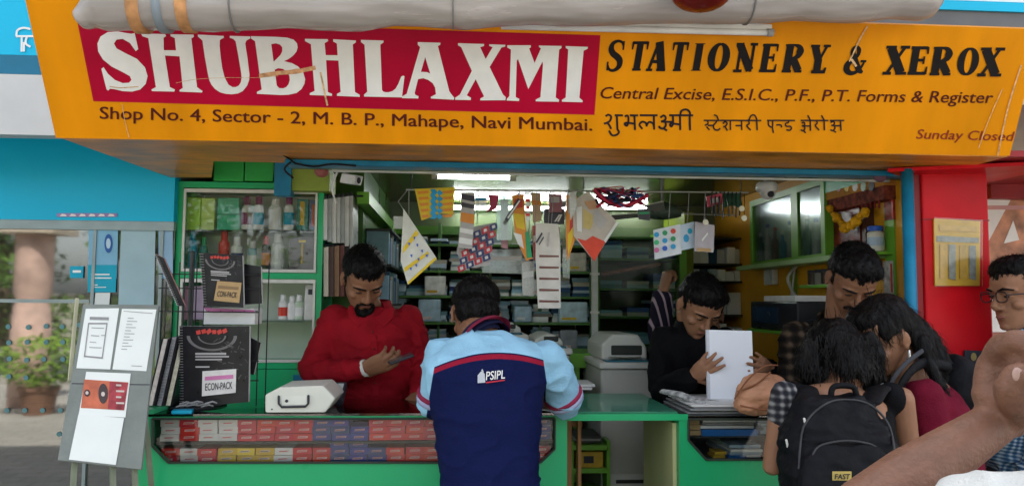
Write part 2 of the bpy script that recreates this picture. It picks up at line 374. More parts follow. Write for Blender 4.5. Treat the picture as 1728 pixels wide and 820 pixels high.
# STATIONERY & XEROX, bold slanted serifs drawn with brush strokes in a unit box
GLY = {
 'S': [([(.93,.80),(.80,.95),(.50,1),(.20,.92),(.13,.74),(.30,.58),(.62,.46),(.84,.32),(.82,.12),(.52,0),(.22,.04),(.06,.22)], [.05,.10,.12,.18,.25,.27,.28,.27,.22,.13,.10,.05]), ([(.9,1),(.93,.70)], .07), ([(.09,0),(.05,.30)], .07)],
 'T': [([(.5,.96),(.5,.03)], .30), ([(.0,.95),(1,.95)], .10), ([(.04,.98),(.02,.72)], [.11,.05]), ([(.96,.98),(.98,.72)], [.11,.05]), ([(.22,.035),(.78,.035)], .07)],
 'A': [([(.50,1),(.84,.03)], .29), ([(.45,.95),(.14,.03)], .10), ([(.24,.32),(.7,.32)], .09), ([(0,.035),(.34,.035)], .07), ([(.56,.035),(1.05,.035)], .07)],
 'I': [([(.5,.97),(.5,.03)], .62), ([(-.12,.965),(1.12,.965)], .05), ([(-.12,.035),(1.12,.035)], .05)],
 'O': [([(.5+.40*sin(2*pi*i/24), .5+.455*cos(2*pi*i/24)) for i in range(25)], [.08+.20*abs(sin(2*pi*i/24))**1.3 for i in range(25)])],
 'N': [([(.20,.95),(.20,.03)], .09), ([(.14,.97),(.82,.05)], .26), ([(.84,.97),(.84,.0)], .09), ([(-.04,.965),(.34,.965)], .07), ([(.66,.965),(1.02,.965)], .07), ([(0,.035),(.42,.035)], .07)],
 'E': [([(.27,.97),(.27,.03)], .30), ([(0,.96),(.92,.96)], .09), ([(0,.045),(.98,.045)], .09), ([(.35,.52),(.76,.52)], .08), ([(.90,.99),(.94,.74)], [.10,.05]), ([(.95,.01),(.99,.29)], [.11,.05]), ([(.76,.66),(.76,.38)], .07)],
 'R': [([(.25,.97),(.25,.03)], .28), ([(0,.965),(.50,.965),(.74,.90),(.82,.75),(.74,.58),(.50,.50),(.30,.49)], [.07,.08,.17,.28,.2,.09,.07]), ([(.48,.50),(.88,.05)], .27), ([(0,.035),(.5,.035)], .07), ([(.68,.035),(1.06,.035)], .07)],
 'Y': [([(.20,.95),(.50,.42)], .27), ([(.84,.95),(.52,.44)], .09), ([(.48,.46),(.48,.03)], .28), ([(-.05,.965),(.44,.965)], .07), ([(.64,.965),(1.03,.965)], .07), ([(.18,.045),(.9,.045)], .09), ([(.84,.0),(.93,.2)], [.1,.05])],
 'X': [([(.20,.95),(.80,.05)], .28), ([(.82,.95),(.18,.05)], .09), ([(-.04,.965),(.44,.965)], .07), ([(.62,.965),(1.04,.965)], .07), ([(-.02,.035),(.36,.035)], .07), ([(.56,.035),(1.05,.035)], .07)],
 '&': [([(.98,.42),(.86,.22),(.62,.05),(.34,.02),(.12,.14),(.14,.34),(.38,.50),(.58,.66),(.60,.84),(.46,.96),(.31,.88),(.31,.72),(.50,.46),(.76,.14),(.98,.04)], [.06,.09,.12,.16,.22,.22,.14,.13,.15,.08,.14,.18,.2,.2,.08]), ([(.78,.44),(1.08,.44)], .06)]}
def za(x, y): return x / 4.937 + 1010, y / 4.937 + 60
def zb(x, y): return x / 4.571 + 1350, y / 4.571 + 60
TX = [('S',za,58,225,48,292),('T',za,248,418,50,293),('A',za,392,585,54,295),('T',za,588,752,56,297),('I',za,775,882,62,299),('O',za,905,1098,62,302),('N',za,1117,1325,66,303),('E',za,1332,1505,72,306),
 ('R',za,1522,1716,74,306),('Y',zb,55,232,74,290),('&',zb,335,518,78,295),('X',zb,635,840,84,299),('E',zb,825,1000,88,302),('R',zb,995,1182,90,305),('O',zb,1207,1382,93,310),('X',zb,1365,1572,98,312)]
for ch, zf, xa, xb, yt, yb in TX:
    (ax, ay), (bx, by) = zf(xa, yb), zf(xb, yt); hgt = ay - by; sh = .17 * hgt; wdt = (bx - ax) - sh
    g = MB()
    for k, (pts, wd) in enumerate(GLY[ch]):
        sm = smoothline(pts, 4) if len(pts) > 2 and ch != 'O' else [V(p) for p in pts]
        n_ = len(sm)
        ww = [wd] * n_ if isinstance(wd, (int, float)) else ([wd[min(len(wd) - 1, int(i / (n_ - 1) * (len(wd) - 1)))] * (1 - (i / (n_ - 1) * (len(wd) - 1)) % 1) + wd[min(len(wd) - 1, int(i / (n_ - 1) * (len(wd) - 1)) + 1)] * ((i / (n_ - 1) * (len(wd) - 1)) % 1) for i in range(n_)])
        asp = wdt / hgt
        fn = lambda x, y, h: SF(ax + x * hgt + sh * y, ay - y * hgt, h)
        ribbon(g, [(p[0] * asp, p[1]) for p in sm], [min(.43 if ch != 'I' else 2, q * 1.42 + .015) * asp * (1 if len(pts) != 2 or abs(pts[0][1] - pts[1][1]) > .2 else 1.25) for q in ww], fn, 0, .0016 + k * .0004)
    part(g, 'title_letter', M_blk, sign)
g = MB(); words(g, 'Shop No. 4, Sector - 2, M. B. P., Mahape, Navi Mumbai.', (169, 200.5), (999, 220.5), (169, 180.5), SF, 0, .012); part(g, 'address_lettering', M_brn, sign)
g = MB(); words(g, 'Central Excise, E.S.I.C., P.F., P.T. Forms & Register', (1013, 166.3), (1675, 174.2), (1014, 147.2), SF, .18, .008); part(g, 'services_lettering', M_brn, sign)
g = MB(); words(g, 'Sunday Closed', (1545.5, 234), (1711.5, 238), (1546, 218.5), SF, .22, .006); part(g, 'closing_day_lettering', M_rbr, sign)
DV = [(13.5, [[85,104,103,94,122,105,116,132,96,146,74,152],[96,146,112,165,122,188],[160,97,164,192],[146,97,200,97],[108,198,128,228,158,226,174,208,164,190],[214,108,224,98,236,108,236,148],[236,148,226,166,213,156,222,146,276,152],[276,97,280,194],[246,97,300,97],
   [330,188,310,160,328,140,352,148,358,172],[356,165,374,142,398,150,406,172],[405,97,407,192],[312,97,430,97],[448,112,470,98,484,112,476,130,452,138],[452,138,478,142,484,164,466,184,444,178,440,166],[468,182,492,198],[478,140,526,140],[531,97,533,156],[533,156,522,172,513,162,522,152,576,158],[578,97,580,195],[506,97,666,97],[642,97,645,197],[580,97,588,68,618,58,640,72,646,98]]),
  (10, [[735,131,792,131],[760,131,764,152,742,164],[754,172,774,194],[762,164,796,164],[790,131,852,131],[822,131,818,142,800,164,806,188,828,195,844,182],[802,94,822,102,832,130],[862,152,876,138,890,150,880,166,864,172],[874,168,892,198],[912,131,912,195],[852,131,946,131],[946,165,986,165],[986,131,987,195],[936,131,1010,131],
   [1032,131,1036,152,1020,166,1046,195],[1086,131,1089,196],[1034,128,1050,98,1074,98,1088,131],[1010,131,1116,131],[1164,131,1166,164,1190,174,1192,131],[1190,174,1197,214],[1155,131,1215,131],[1216,161,1246,161,1250,178],[1210,131,1270,131],[1296,131,1296,144,1280,150,1276,162,1288,170,1308,170,1316,182,1304,196,1282,192],[1266,131,1340,131],
   [1384,148,1398,143,1404,154,1398,164,1384,166],[1384,166,1402,172,1402,190,1388,198,1378,190],[1394,197,1412,214],[1402,168,1441,168],[1441,131,1442,200],[1424,96,1442,131],[1378,131,1466,131],[1482,131,1486,150,1474,165,1500,195],[1532,131,1534,196],[1514,96,1534,131],[1466,131,1560,131],[1576,146,1592,137,1602,147,1596,160,1580,164],[1580,164,1600,168,1604,184,1590,198,1574,192],[1592,197,1612,210],[1602,166,1641,166],[1641,131,1644,200],[1570,131,1666,131]])]
for wd, sts in DV:
    g = MB()
    for k, s_ in enumerate(sts):
        pts = [(s_[i] / 3.927 + 1000, s_[i + 1] / 3.927 + 170) for i in range(0, len(s_), 2)]
        ribbon(g, smoothline(pts, 4) if len(pts) > 2 else pts, wd / 3.927, SF, 0, .001 + .0002 * (k % 9))
    part(g, 'hindi_lettering', mat('ink black vinyl', (.015, .010, .015), .55, spec=.2), sign)
g = MB()
for pts, wd in (([(438,128),(470,123),(500,121),(533,114)], 7), ([(470,124),(500,118),(528,117)], 4)): ribbon(g, pts, wd, SF, 0, .005)
part(g, 'peeling_tape', mat('old brown tape', (.62, .33, .16), .3, .4, 60), sign)
g = MB()
for pts, wd in (([(541,122),(545,140),(549,160),(553,178)], 3), ([(186,146),(205,148),(235,146)], 1.6), ([(298,140),(330,134),(380,131),(430,131),(470,128)], .6), ([(1463,44),(1450,66),(1440,88),(1432,104)], 2.4), ([(1436,100),(1444,112)], 4), ([(1722,110),(1700,180),(1682,262)], 2.2), ([(1650,250),(1668,200),(1690,150)], 1.1), ([(207,176),(212,205),(219,232)], 1)):
    ribbon(g, smoothline(pts, 4), wd, SF, 0, .004)
part(g, 'scratch', mat('torn sign film', (.66, .42, .22), .5, .4, 80), sign)
# roll of plastic sheet, batten light, red bulb above the sign
M_poly = mat('grey translucent polythene', (.43, .385, .355), .25, .16, 5, .12, 14, trans=.12, stretch=(.4, 4, 4))
roll = thing('rolled_awning', 'rolled up grey translucent plastic awning lying along the top of the yellow sign', 'awning', (0, 2.0, 2.2))
a, b = W(168, 14, 2.0), W(1556, -2, 2.05)
pts = [W(146, 30, 2.0)] + [a.lerp(b, i / 24) + V((0, 0, .004 * sin(i * 1.7))) for i in range(25)]
m = MB(); m.tube(pts, [.034] + [.062 + .003 * sin(i * 2.1) for i in range(25)], 24); part(m, 'roll', M_poly, roll, remesh=.008, relax=2, amp=.0035, nsc=16, nstretch=(.35, 1.6, 1.6))
m = MB()
for px, w_ in ((232, .03), (305, .028), (268, .02)):
    t_ = (px - 168) / 1390; c = a.lerp(b, t_); m.tube([c - V((w_ / 2, 0, 0)), c + V((w_ / 2, 0, 0))], .0665, 24, rnd=False, mi=0 if px != 268 else 1)
part(m, 'tie_band', [mat('orange cloth band', (.55, .27, .11), .7, .3, 30), mat('blue grey cloth band', (.25, .29, .32), .7)], roll, smooth=True)
m = MB(); c = a.lerp(b, .15)
for t_ in (.152, .405, .77):
    c = a.lerp(b, t_); m.tube([c - V((.002, 0, 0)), c + V((.002, 0, 0))], .0675, 24, rnd=False)
part(m, 'cord', mat('grey cord', (.2, .19, .18), .8), roll, smooth=True)
bt = thing('batten_light', 'thin white unlit batten light fixed along the top edge of the yellow sign', 'light fitting', tuple(SF(1150, 50)))
m = MB(); p, q = SF(845, 43, .02), SF(1298, 54, .02); m.tube([p, q], .0095, 10, rnd=False)
part(m, 'tube', mat('white plastic', (.75, .75, .72), .3), bt, smooth=True)
m = MB(); u = SF(1150, 0) - SF(1150, 100); u.normalize()
m.slab([p + u * .006, q + u * .006, q + u * .022, p + u * .022], SN * -.018); part(m, 'casing', mat('off white enamel', (.68, .67, .62), .4), bt)
m = MB(); e = q - (q - p).normalized() * .015; m.tube([e, q + (q - p).normalized() * .004], .0115, 10, rnd=False); part(m, 'end_cap', mat('grey plastic', (.35, .35, .35), .4), bt, smooth=True)
rl = thing('red_dome', 'dark red glossy dome hanging in front of the grey awning roll', 'lamp', tuple(W(1183, -40, 1.88)))
m = MB(); m.ell(W(1183, -12, 1.88), (.078, .07, .047), nu=24, nv=14); part(m, 'dome', mat('dark red enamel', (.15, .012, .01), .25, .2, 12), rl, smooth=True)
m = MB(); m.cyl(W(1183, -38, 1.88) , .02, .3, 12); part(m, 'stem', M_blk, rl)
m = MB(); q = W(1183, -38, 1.88) + V((0, 0, .29)); m.tube([q, V((q.x, 2.72, q.z + .06))], .014, 10); part(m, 'wall_arm', M_blk, rl, smooth=True)
# ================================================================== neighbour on the left
nb = thing('blue_shopfront', 'neighbouring glass shopfront with bright blue panel and pale grey band above', 'shop', (-2.4, 3.05, 0))
NX0, NX1 = -5.2, wx(294, 3.04, 340)
M_cyan = mat('cyan blue panel', (.0, .45, .70), .35, .05, 2)
def band(name, y0, y1, d, m, x1=None):
    m_ = MB(); m_.box(NX0, x1 or NX1, d, d + .06, wz(y1, d, 150), wz(y0, d, 150)); return part(m_, name, m, nb)
band('blue_panel', 226, 372, 3.04, M_cyan)
xs = W(118, 180, 2.66).x + .25
band('grey_band', 129, 230, 2.66, mat('pale grey fascia', (.55, .55, .54), .4, .05), xs)
band('dark_blue_band', 97, 128.6, 2.66, mat('deep blue fascia', (.01, .15, .26), .35, .1), xs)
band('fascia', -60, 96.6, 2.66, M_cyan, xs)
g = MB(); NP = planefn(V((0, 2.657, 0)), V((0, -1, 0)))
for k, s_ in enumerate(([27,62,58,62],[37,62,37,88],[28,62,30,52,40,48,52,50],[46,62,44,74,52,80],[41,72,41,88])):
    pts = [(s_[i], s_[i + 1]) for i in range(0, len(s_), 2)]
    ribbon(g, smoothline(pts, 4) if len(pts) > 2 else pts, 3.4, NP, 0, .001 + .0003 * k)
part(g, 'hindi_lettering', M_wht, nb)
M_ngl = glass('dark shop glass', (.48, .54, .53), .17, .03)
GZ = wz(388, 3.06, 150)
part(MB().box(NX0, NX1, 3.06, 3.066, .02, GZ), 'glass_front', M_ngl, nb)
m = MB(); m.box(NX0, NX1, 3.045, 3.085, GZ, GZ + .035)
for px in (-160, 152, 266): m.box(wx(px, 3.05), wx(px, 3.05) + .012, 3.05, 3.085, 0, GZ)
m.box(NX0, NX1, 3.05, 3.085, 0, .06); m.box(NX0, wx(150, 3.05), 3.052, 3.08, wz(511, 3.05, 100), wz(505, 3.05, 100))
part(m, 'glazing_bar', mat('grey aluminium', (.25, .3, .31), .35, metal=.4), nb)
GP = planefn(V((0, 3.058, 0)), V((0, -1, 0)))
m = MB()
for x, y in ((78,550),(105,551),(48,552),(78,577),(106,577),(106,606),(46,577),(15,578),(16,605),(45,607),(15,635),(44,637),(12,692),(42,692),(72,692),(102,692),(134,548),(100,732),(14,551),(74,606)):
    m.slab([GP(x + 4.4 * cos(i * pi / 6), y + 4.4 * sin(i * pi / 6), .001) for i in range(12)], (0, -.0006, 0))
part(m, 'dot_sticker', mat('teal dot sticker', (.10, .22, .23), .4), nb)
def gsheet(name, pts, col, h=.002, extra=()):
    m = MB(); m.slab([GP(*p, h) for p in pts], (0, -.0008, 0)); o = part(m, name, mat(name + ' ' + str(col), col, .4, .08), nb)
    return o
gsheet('poster', [(150,383),(200,383),(198,470),(150,470)], (.20, .42, .58))
gsheet('poster', [(205,384),(263,384),(260,520),(200,520)], (.33, .47, .52))
gsheet('poster', [(268,384),(292,384),(292,470),(268,470)], (.26, .42, .58))
gsheet('blue_notice', [(149,447),(198,447),(196,493),(149,493)], (.0, .32, .45), .004)
gsheet('blue_notice', [(119,449),(142,449),(141,469),(119,469)], (.0, .32, .47), .004)
gsheet('white_notice', [(162,494),(187,494),(185,516),(160,516)], (.65, .68, .66), .004)
gsheet('sticker_strip', [(101,361),(202,361),(202,367),(101,367)], (.33, .22, .45), .022)
m = MB()
for i in range(6): m.slab([GP(106 + i * 16 + dx, 364 + dy, .0235) for dx, dy in ((0, 2), (4, -2), (10, -1), (12, 2))], (0, -.0006, 0))
m.add([GP(172, 454 + k * 3, .0055) + V((0, 0, 0)) for k in range(0)], [])
for y, x0, x1, t_ in ((462, 155, 186, 2.2), (468, 155, 189, 2), (480, 155, 166, 1.5), (484, 155, 180, 1.2)): m.slab([GP(x0, y, .0055), GP(x1, y, .0055), GP(x1, y + t_, .0055), GP(x0, y + t_, .0055)], (0, -.0005, 0))
m.slab([GP(124, 456, .0055), GP(138, 456, .0055), GP(138, 460, .0055), GP(124, 460, .0055)], (0, -.0005, 0))
part(m, 'notice_text', M_wht, nb)
m = MB()
for r_ in (1, .55): 
    m.slab([GP(184 + 7 * r_ * cos(i * pi / 9), 411 + 16 * r_ * sin(i * pi / 9), .004 + (1 - r_) * .003) for i in range(18)], (0, -.0008, 0), 0 if r_ == 1 else 1)
part(m, 'poster_logo', [mat('poster blue ink', (.02, .10, .33), .4), mat('poster pale ink', (.45, .6, .7), .4)], nb)
# room behind the glass
part(MB().box(NX0, NX1 - .05, 6.2, 6.3, 0, 2.4), 'room_back_wall', mat('dim room wall', (.18, .2, .2), .7), nb)
part(MB().box(NX0, NX1 - .05, 3.1, 6.3, 2.4, 2.5), 'room_ceiling', mat('dim room ceiling', (.4, .4, .38), .7), nb)
part(MB().box(NX1 - .05, NX1 - .01, 3.09, 6.3, 0, 2.4), 'room_side_wall', mat('dim room wall', (.18, .2, .2), .7), nb)
ct = thing('wrapped_pillar', 'round pillar wrapped in pinkish beige cloth facing the shops, seen in the dotted glass', 'pillar', (-5.73, -4.75, 0))
m = MB(); m.lathe((-5.73, -4.75, 0), [(.24, 0), (.24, 1.0), (.22, 1.3), (.19, 1.42), (.23, 1.5), (.235, 2.2), (.24, 2.3)], 24)
part(m, 'cloth', mat('beige wrapping', (.62, .42, .35), .7, .25, 5, .4, 14), ct, smooth=True)
m = MB(); m.box(-6.13, -5.33, -5.1, -4.4, 2.301, 2.40); part(m, 'cap', mat('beige board', (.5, .42, .33), .5), ct)
for i, (px, y, z, w_, d_, c_, lb) in enumerate(((95, 4.6, 0, .9, .5, (.25, .27, .27), 'low grey counter inside the neighbouring glass shop'), (215, 5.2, 0, .6, .4, (.33, .34, .33), 'tall pale cupboard inside the neighbouring glass shop'))):
    x = wx(px, y); h = (.8, 1.7)[i]; t = thing(('counter', 'cupboard')[i], lb, ('counter', 'cupboard')[i], (x, y, 0))
    part(MB().box(x - w_ / 2, x + w_ / 2, y, y + d_, .05, h), 'body', mat('laminate%d' % i, c_, .4), t, bevel=.005)
    part(MB().box(x - w_ / 2 - .02, x + w_ / 2 + .02, y - .02, y + d_, h + .001, h + .03), 'top', mat('laminate top', (.12, .12, .12), .3), t)
# ================================================================== right: fascia above, red pillar, red neighbour
rn = thing('red_shopfront', 'red neighbouring shopfront with striped white and blue fascia at the right edge', 'shop', (2.4, 3.0, 0))
def rb(name, x0, y0, x1, y1, d, m, dd=.06):
    m_ = MB(); pbox(m_, x0, y0, x1, y1, d, d + dd); return part(m_, name, m, rn)
rb('white_stripe', 1330, -20, 2300, 8, 2.65, mat('white fascia', (.8, .8, .8), .4))
rb('blue_stripe', 1330, 8.5, 2300, 24, 2.64, M_cyan); rb('grey_stripe', 1330, 24.5, 2300, 56, 2.65, mat('grey fascia', (.13, .13, .13), .5))
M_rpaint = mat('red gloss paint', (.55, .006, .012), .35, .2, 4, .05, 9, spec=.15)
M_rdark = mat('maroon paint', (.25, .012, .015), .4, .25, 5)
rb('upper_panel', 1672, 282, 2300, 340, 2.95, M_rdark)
rb('wall_panel', 1672, 341, 2300, 1330, 3.0, mat('dusty pink wall', (.40, .15, .12), .5, .3, 5))
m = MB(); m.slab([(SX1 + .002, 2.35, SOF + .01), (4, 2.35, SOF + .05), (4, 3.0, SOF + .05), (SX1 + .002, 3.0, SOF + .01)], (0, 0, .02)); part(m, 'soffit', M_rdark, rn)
m = MB(); m.slab([(SX1 - .28, 2.5, SOF - .02), (SX1 + .3, 2.38, SOF + .0), (SX1 + .3, 2.95, SOF + .0), (RX + .1, 2.75, SOF - .02)], (0, 0, .012)); part(m, 'soffit_board', M_rpaint, rn)
RP = planefn(V((0, 2.995, 0)), V((0, -1, 0)))
m = MB(); m.slab([RP(1664, 333), RP(1850, 333), RP(1850, 560), RP(1664, 560)], (0, -.001, 0)); o = part(m, 'poster', mat('orange brown poster', (.50, .22, .12), .35, .5, 14), rn)
for q in ([(1665, 333), (1707, 333), (1665, 412)], [(1693, 411), (1709, 372), (1719, 405)], [(1668, 560), (1668, 500), (1690, 480), (1700, 560)]):
    m = MB(); m.slab([RP(*a, .002) for a in q], (0, -.001, 0)); part(m, 'poster_white_shape', M_wht, rn)
m = MB(); m.slab([RP(1664, 347, .0035), RP(1850, 347, .0035), RP(1850, 354, .0035), RP(1664, 354, .0035)], (0, -.001, 0)); part(m, 'poster_stripe', mat('pale pink ink', (.6, .3, .28), .4), rn)
pl = thing('red_pillar', 'square pillar painted glossy red beside the blue corner post', 'pillar', (wx(1610, 2.55), 2.55, 0))
m = MB(); PX0, PX1 = wx(1560, 2.55, 450), wx(1672, 2.55, 450); m.box(PX0, PX1, 2.55, 2.625, 0, wz(284, 2.55, 1600)); part(m, 'shaft', M_rpaint, pl, bevel=.006)
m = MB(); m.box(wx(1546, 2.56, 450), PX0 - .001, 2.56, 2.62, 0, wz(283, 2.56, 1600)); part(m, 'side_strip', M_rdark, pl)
part(MB().box(PX0 - .0005, PX1 + .0005, 2.5485, 2.6, wz(372, 2.55, 1600), wz(370, 2.55, 1600)), 'paint_seam', M_rdark, pl)
PP = planefn(V((0, 2.549, 0)), V((0, -1, 0)))
po = thing('ruler_packet', 'clear framed packet of yellow and grey rulers hung on the red pillar', 'packet', tuple(PP(1613, 480)))
m = MB(); m.slab([PP(1574, 369, .001), PP(1652, 374, .001), PP(1651, 482, .001), PP(1576, 482, .001)], (0, -.006, 0)); part(m, 'backing_card', mat('cream card', (.74, .48, .06), .4, .1, 20), po)
for i, x in enumerate((1583, 1598, 1616, 1632)):
    m = MB(); m.slab([PP(x, 412 + i, .010), PP(x + 11, 412 + i, .010), PP(x + 11, 470 + (i % 2) * 3, .010), PP(x, 470, .010)], (0, -.002, 0)); part(m, 'ruler', mat('grey ruler', (.33, .36, .40), .35, .3, 40) if i in (1, 3) else mat('yellow ruler', (.65, .42, .1), .35, .2, 30), po)
m = MB()
m.slab([PP(1578, 398, .010), PP(1648, 402, .010), PP(1648, 410, .010), PP(1578, 408, .010)], (0, -.002, 0), 1); m.slab([PP(1582, 380, .010), PP(1645, 383, .010), PP(1645, 392, .010), PP(1582, 390, .010)], (0, -.002, 0), 0)
part(m, 'header_print', [mat('yellow ruler', (.65, .42, .1), .35, .2, 30), mat('grey ruler', (.33, .36, .40), .35, .3, 40)], po)
m = MB(); m.slab([PP(1572, 367, .014), PP(1654, 372, .014), PP(1653, 484, .014), PP(1574, 484, .014)], (0, -.001, 0)); part(m, 'clear_cover', glass('clear wrap', (.99, .98, .94), -.01, .12, .006), po)
# ================================================================== street seen only in the reflections
for i, (x, y, h) in enumerate(((-5.2, -4.0, .62), (-7.2, -4.3, .85), (-3.6, -4.4, .5), (-1.0, -4.6, .7))):
    pot = thing('potted_shrub', ('leafy yellow green shrub in a clay pot', 'taller leafy shrub in a clay pot', 'small leafy shrub in a clay pot', 'dense leafy shrub in a clay pot')[i] + ' across the pavement, seen in the glass', 'plant', (x, y, 0), 'potted shrubs facing the shops')
    m = MB(); m.lathe((x, y, 0), [(.16, 0), (.22, .3), (.24, .3), (.24, .34), (.2, .34)], 16); part(m, 'pot', mat('clay', (.22, .12, .08), .8), pot)
    m = MB(); rr = random.Random(i)
    for k in range(420):
        u = V((rr.gauss(0, 1), rr.gauss(0, 1), rr.gauss(0, 1))).normalized() * rr.uniform(.5, 1) ** .5; c = V((x, y, .34 + h * .5)) + V((u.x * .5, u.y * .4, u.z * h * .55))
        a_ = V((rr.gauss(0, 1), rr.gauss(0, 1), rr.gauss(0, .6))).normalized() * .06; b_ = a_.cross(V((rr.random(), rr.random(), 1))).normalized() * .025
        m.add([c - a_, c + b_, c + a_, c - b_], [(0, 1, 2, 3)])
    part(m, 'foliage', mat('bright leaf', (.16, .26, .03), .5, .3, 9), pot)
for i, (x, y) in enumerate(((-9, -17), (-2.5, -18), (4, -16.5), (10, -18), (-12.5, -16), (-16, -17.5), (-6, -15.8), (-19.5, -16.5))):
    t = thing('roadside_tree', ('broad', 'tall', 'spreading', 'bushy', 'dense', 'wide crowned', 'low crowned', 'leafy')[i] + ' green tree across the road facing the shops', 'tree', (x, y, 0), 'trees across the road')
    m = MB(); m.tube([(x, y, 0), (x + .1, y, 1.6), (x, y + .1, 3)], [.2, .16, .11], 10)
    for k in range(5): m.tube([(x, y, 2.4), (x + 1.2 * cos(k * 1.26), y + 1.2 * sin(k * 1.26), 4.2)], [.09, .04], 7)
    part(m, 'trunk', mat('bark', (.14, .1, .07), .9, .3, 12), t, smooth=True)
    m = MB(); rr = random.Random(40 + i); cl = [V((rr.uniform(-1.8, 1.8), rr.uniform(-1.4, 1.4), rr.uniform(2.0 if i > 3 else 3.1, 5.6))) for _ in range(16)]
    for k in range(2200):
        q = rr.choice(cl); c = V((x, y, 0)) + q + V((rr.gauss(0, .4), rr.gauss(0, .4), rr.gauss(0, .32)))
        a_ = V((rr.gauss(0, 1), rr.gauss(0, 1), rr.gauss(0, .6))).normalized() * .16; b_ = a_.cross(V((rr.random(), rr.random(), 1))).normalized() * .07
        m.add([c - a_, c + b_, c + a_, c - b_], [(0, 1, 2, 3)])
    part(m, 'crown', mat('dark leaf', (.07, .13, .02), .55, .35, 2), t)

bw = thing('boundary_wall', 'pale plastered boundary wall along the far side of the road', 'wall', (0, -19.5, 0))
m = MB(); m.box(-40, 40, -19.6, -19.4, 0, 1.5); part(m, 'wall_face', mat('pale plaster', (.5, .47, .4), .8, .25, 1.5), bw); m = MB(); m.box(-40, 40, -19.65, -19.35, 1.501, 1.58); part(m, 'coping', M_pave, bw)
m = MB(); rr = random.Random(77)
for k in range(5200):
    c = V((rr.uniform(-24, 14), rr.uniform(-16.9, -15.6), rr.uniform(.15, 1.5) ** 1.0)); a_ = V((rr.gauss(0, 1), rr.gauss(0, 1), rr.gauss(0, .6))).normalized() * .13; b_ = a_.cross(V((rr.random(), rr.random(), 1))).normalized() * .06
    m.add([c - a_, c + b_, c + a_, c - b_], [(0, 1, 2, 3)])
tag(m.build('undergrowth', mat('mixed leaf', (.10, .17, .03), .5, .4, 1.5), None), 'leafy undergrowth along the far side of the road', 'bushes', kind='stuff')

t = thing('loose_wire', 'thin dark cables sagging under the brown soffit beside the blue corner post', 'cable', tuple(W(500, 272, 2.64)))
for q in ([(455, 244), (470, 256), (488, 268), (498, 276)], [(498, 276), (530, 281), (560, 277), (600, 280)], [(490, 274), (480, 286), (494, 300)]):
    m = MB(); m.tube(smoothline([W(x, y, 2.5 if y < 262 else 2.56) for x, y in q], 4), .0032, 6); part(m, 'strand', M_ink if 'M_ink' in globals() else M_blk, t, smooth=True)
# ================================================================== fixtures: counters
M_cgreen = mat('counter green laminate', (.02, .40, .15), .3, .08, 3, .02, 20)
M_cgreen2 = mat('counter edge green', (.03, .30, .13), .35, .15, 12)
M_cream = mat('cream laminate', (.50, .48, .24), .5, .1, 4)
M_dk = mat('dark shelf', (.03, .035, .03), .5)
M_gl = glass('counter glass', (.90, .95, .92), .05, .02)
M_glm = glass('milky showcase glass', (.97, .98, .97), -.022, .03, .003)
M_alum = mat('white aluminium trim', (.62, .62, .56), .4, .1, 20)
CF = 2.5
def FP(x, y, d=CF): p = W(x, y, d); return V((p.x, d, p.z))
def counter(name, label, x0, x1, hole, ztop, z0=0.0, D=.45):
    c = thing(name, label, 'counter', (wx((x0 + x1) / 2, CF, 760), CF, 0))
    L, Rr = wx(x0, CF, 700), wx(x1, CF, 700)
    pts = [V((L, CF, z0)), V((Rr, CF, z0)), V((Rr, CF, ztop)), V((L, CF, ztop))]
    part(MB().slab(pts, (0, .02, 0), holes=[[FP(*h) for h in hole]]), 'front_panel', M_cgreen, c)
    zs = [FP(*h).z for h in hole]; xs_ = [FP(*h).x for h in hole]
    part(MB().slab([FP(*h, CF + .007) for h in hole], (0, .004, 0)), 'display_glass', M_glm, c)
    m = MB(); hp = [FP(*h, CF - .004) for h in hole]
    for i in range(len(hp)): m.tube([hp[i], hp[(i + 1) % len(hp)]], .004, 6, rnd=False)
    part(m, 'window_trim', mat('dark rubber trim', (.03, .04, .03), .5), c)
    m = MB(); m.box(L, L + .018, CF + .021, CF + D, z0, ztop); m.box(Rr - .018, Rr, CF + .021, CF + D, z0, ztop); part(m, 'side_panel', M_cgreen, c)
    m = MB(); m.box(L + .019, Rr - .019, CF + D - .01, CF + D + .005, z0, ztop); part(m, 'back_panel', M_dk, c)
    part(MB().box(L + .019, Rr - .019, CF + .022, CF + D - .012, min(zs) - .014, min(zs) - .002), 'shelf', M_dk, c)
    part(MB().box(L, Rr, CF + .005, CF + D + .005, ztop + .001, ztop + .008), 'glass_top', M_gl, c)
    return c, L, Rr, min(zs), max(zs)
ZT = FP(600, 702).z
c1, L1, R1, ZB1, ZH1 = counter('display_counter', 'long green counter with a chamfered glass window full of red and blue cartons', 232, 957, [(257, 706), (936, 706), (936, 757), (912, 780), (284, 780), (257, 752)], ZT, D=.38)
ZM1 = FP(600, 747).z
part(MB().box(L1 + .02, R1 - .02, CF + .03, CF + .34, ZM1 - .007, ZM1), 'middle_shelf', M_dk, c1)
m = MB(); m.box(L1 - .002, L1 + .05, CF - .003, CF + .38, ZT + .009, ZT + .022); part(m, 'end_rim', M_cgreen2, c1)
c2, L2, R2, ZB2, ZH2 = counter('display_counter', 'shorter green counter with papers behind its glass, where the young women lean', 1146, 1522, [(1162, 707), (1505, 707), (1505, 775), (1192, 775), (1162, 742)], ZT - .012, D=.33)
part(MB().box(L2 - .014, L2 - .001, CF + .03, CF + .43, 0, ZT - .03), 'cream_side', M_cream, c2)
m = MB(); m.box(L2 + .02, R2 - .02, CF + .05, CF + .30, FP(1200, 740).z - .006, FP(1200, 740).z); part(m, 'middle_shelf', M_dk, c2)
fl = thing('counter_flap', 'glossy green lift up flap bridging the gap between the two counters', 'counter flap', (wx(1050, CF + .2, 690), CF + .2, 1.0))
XF0, XF1 = R1 + .002, L2 - .002
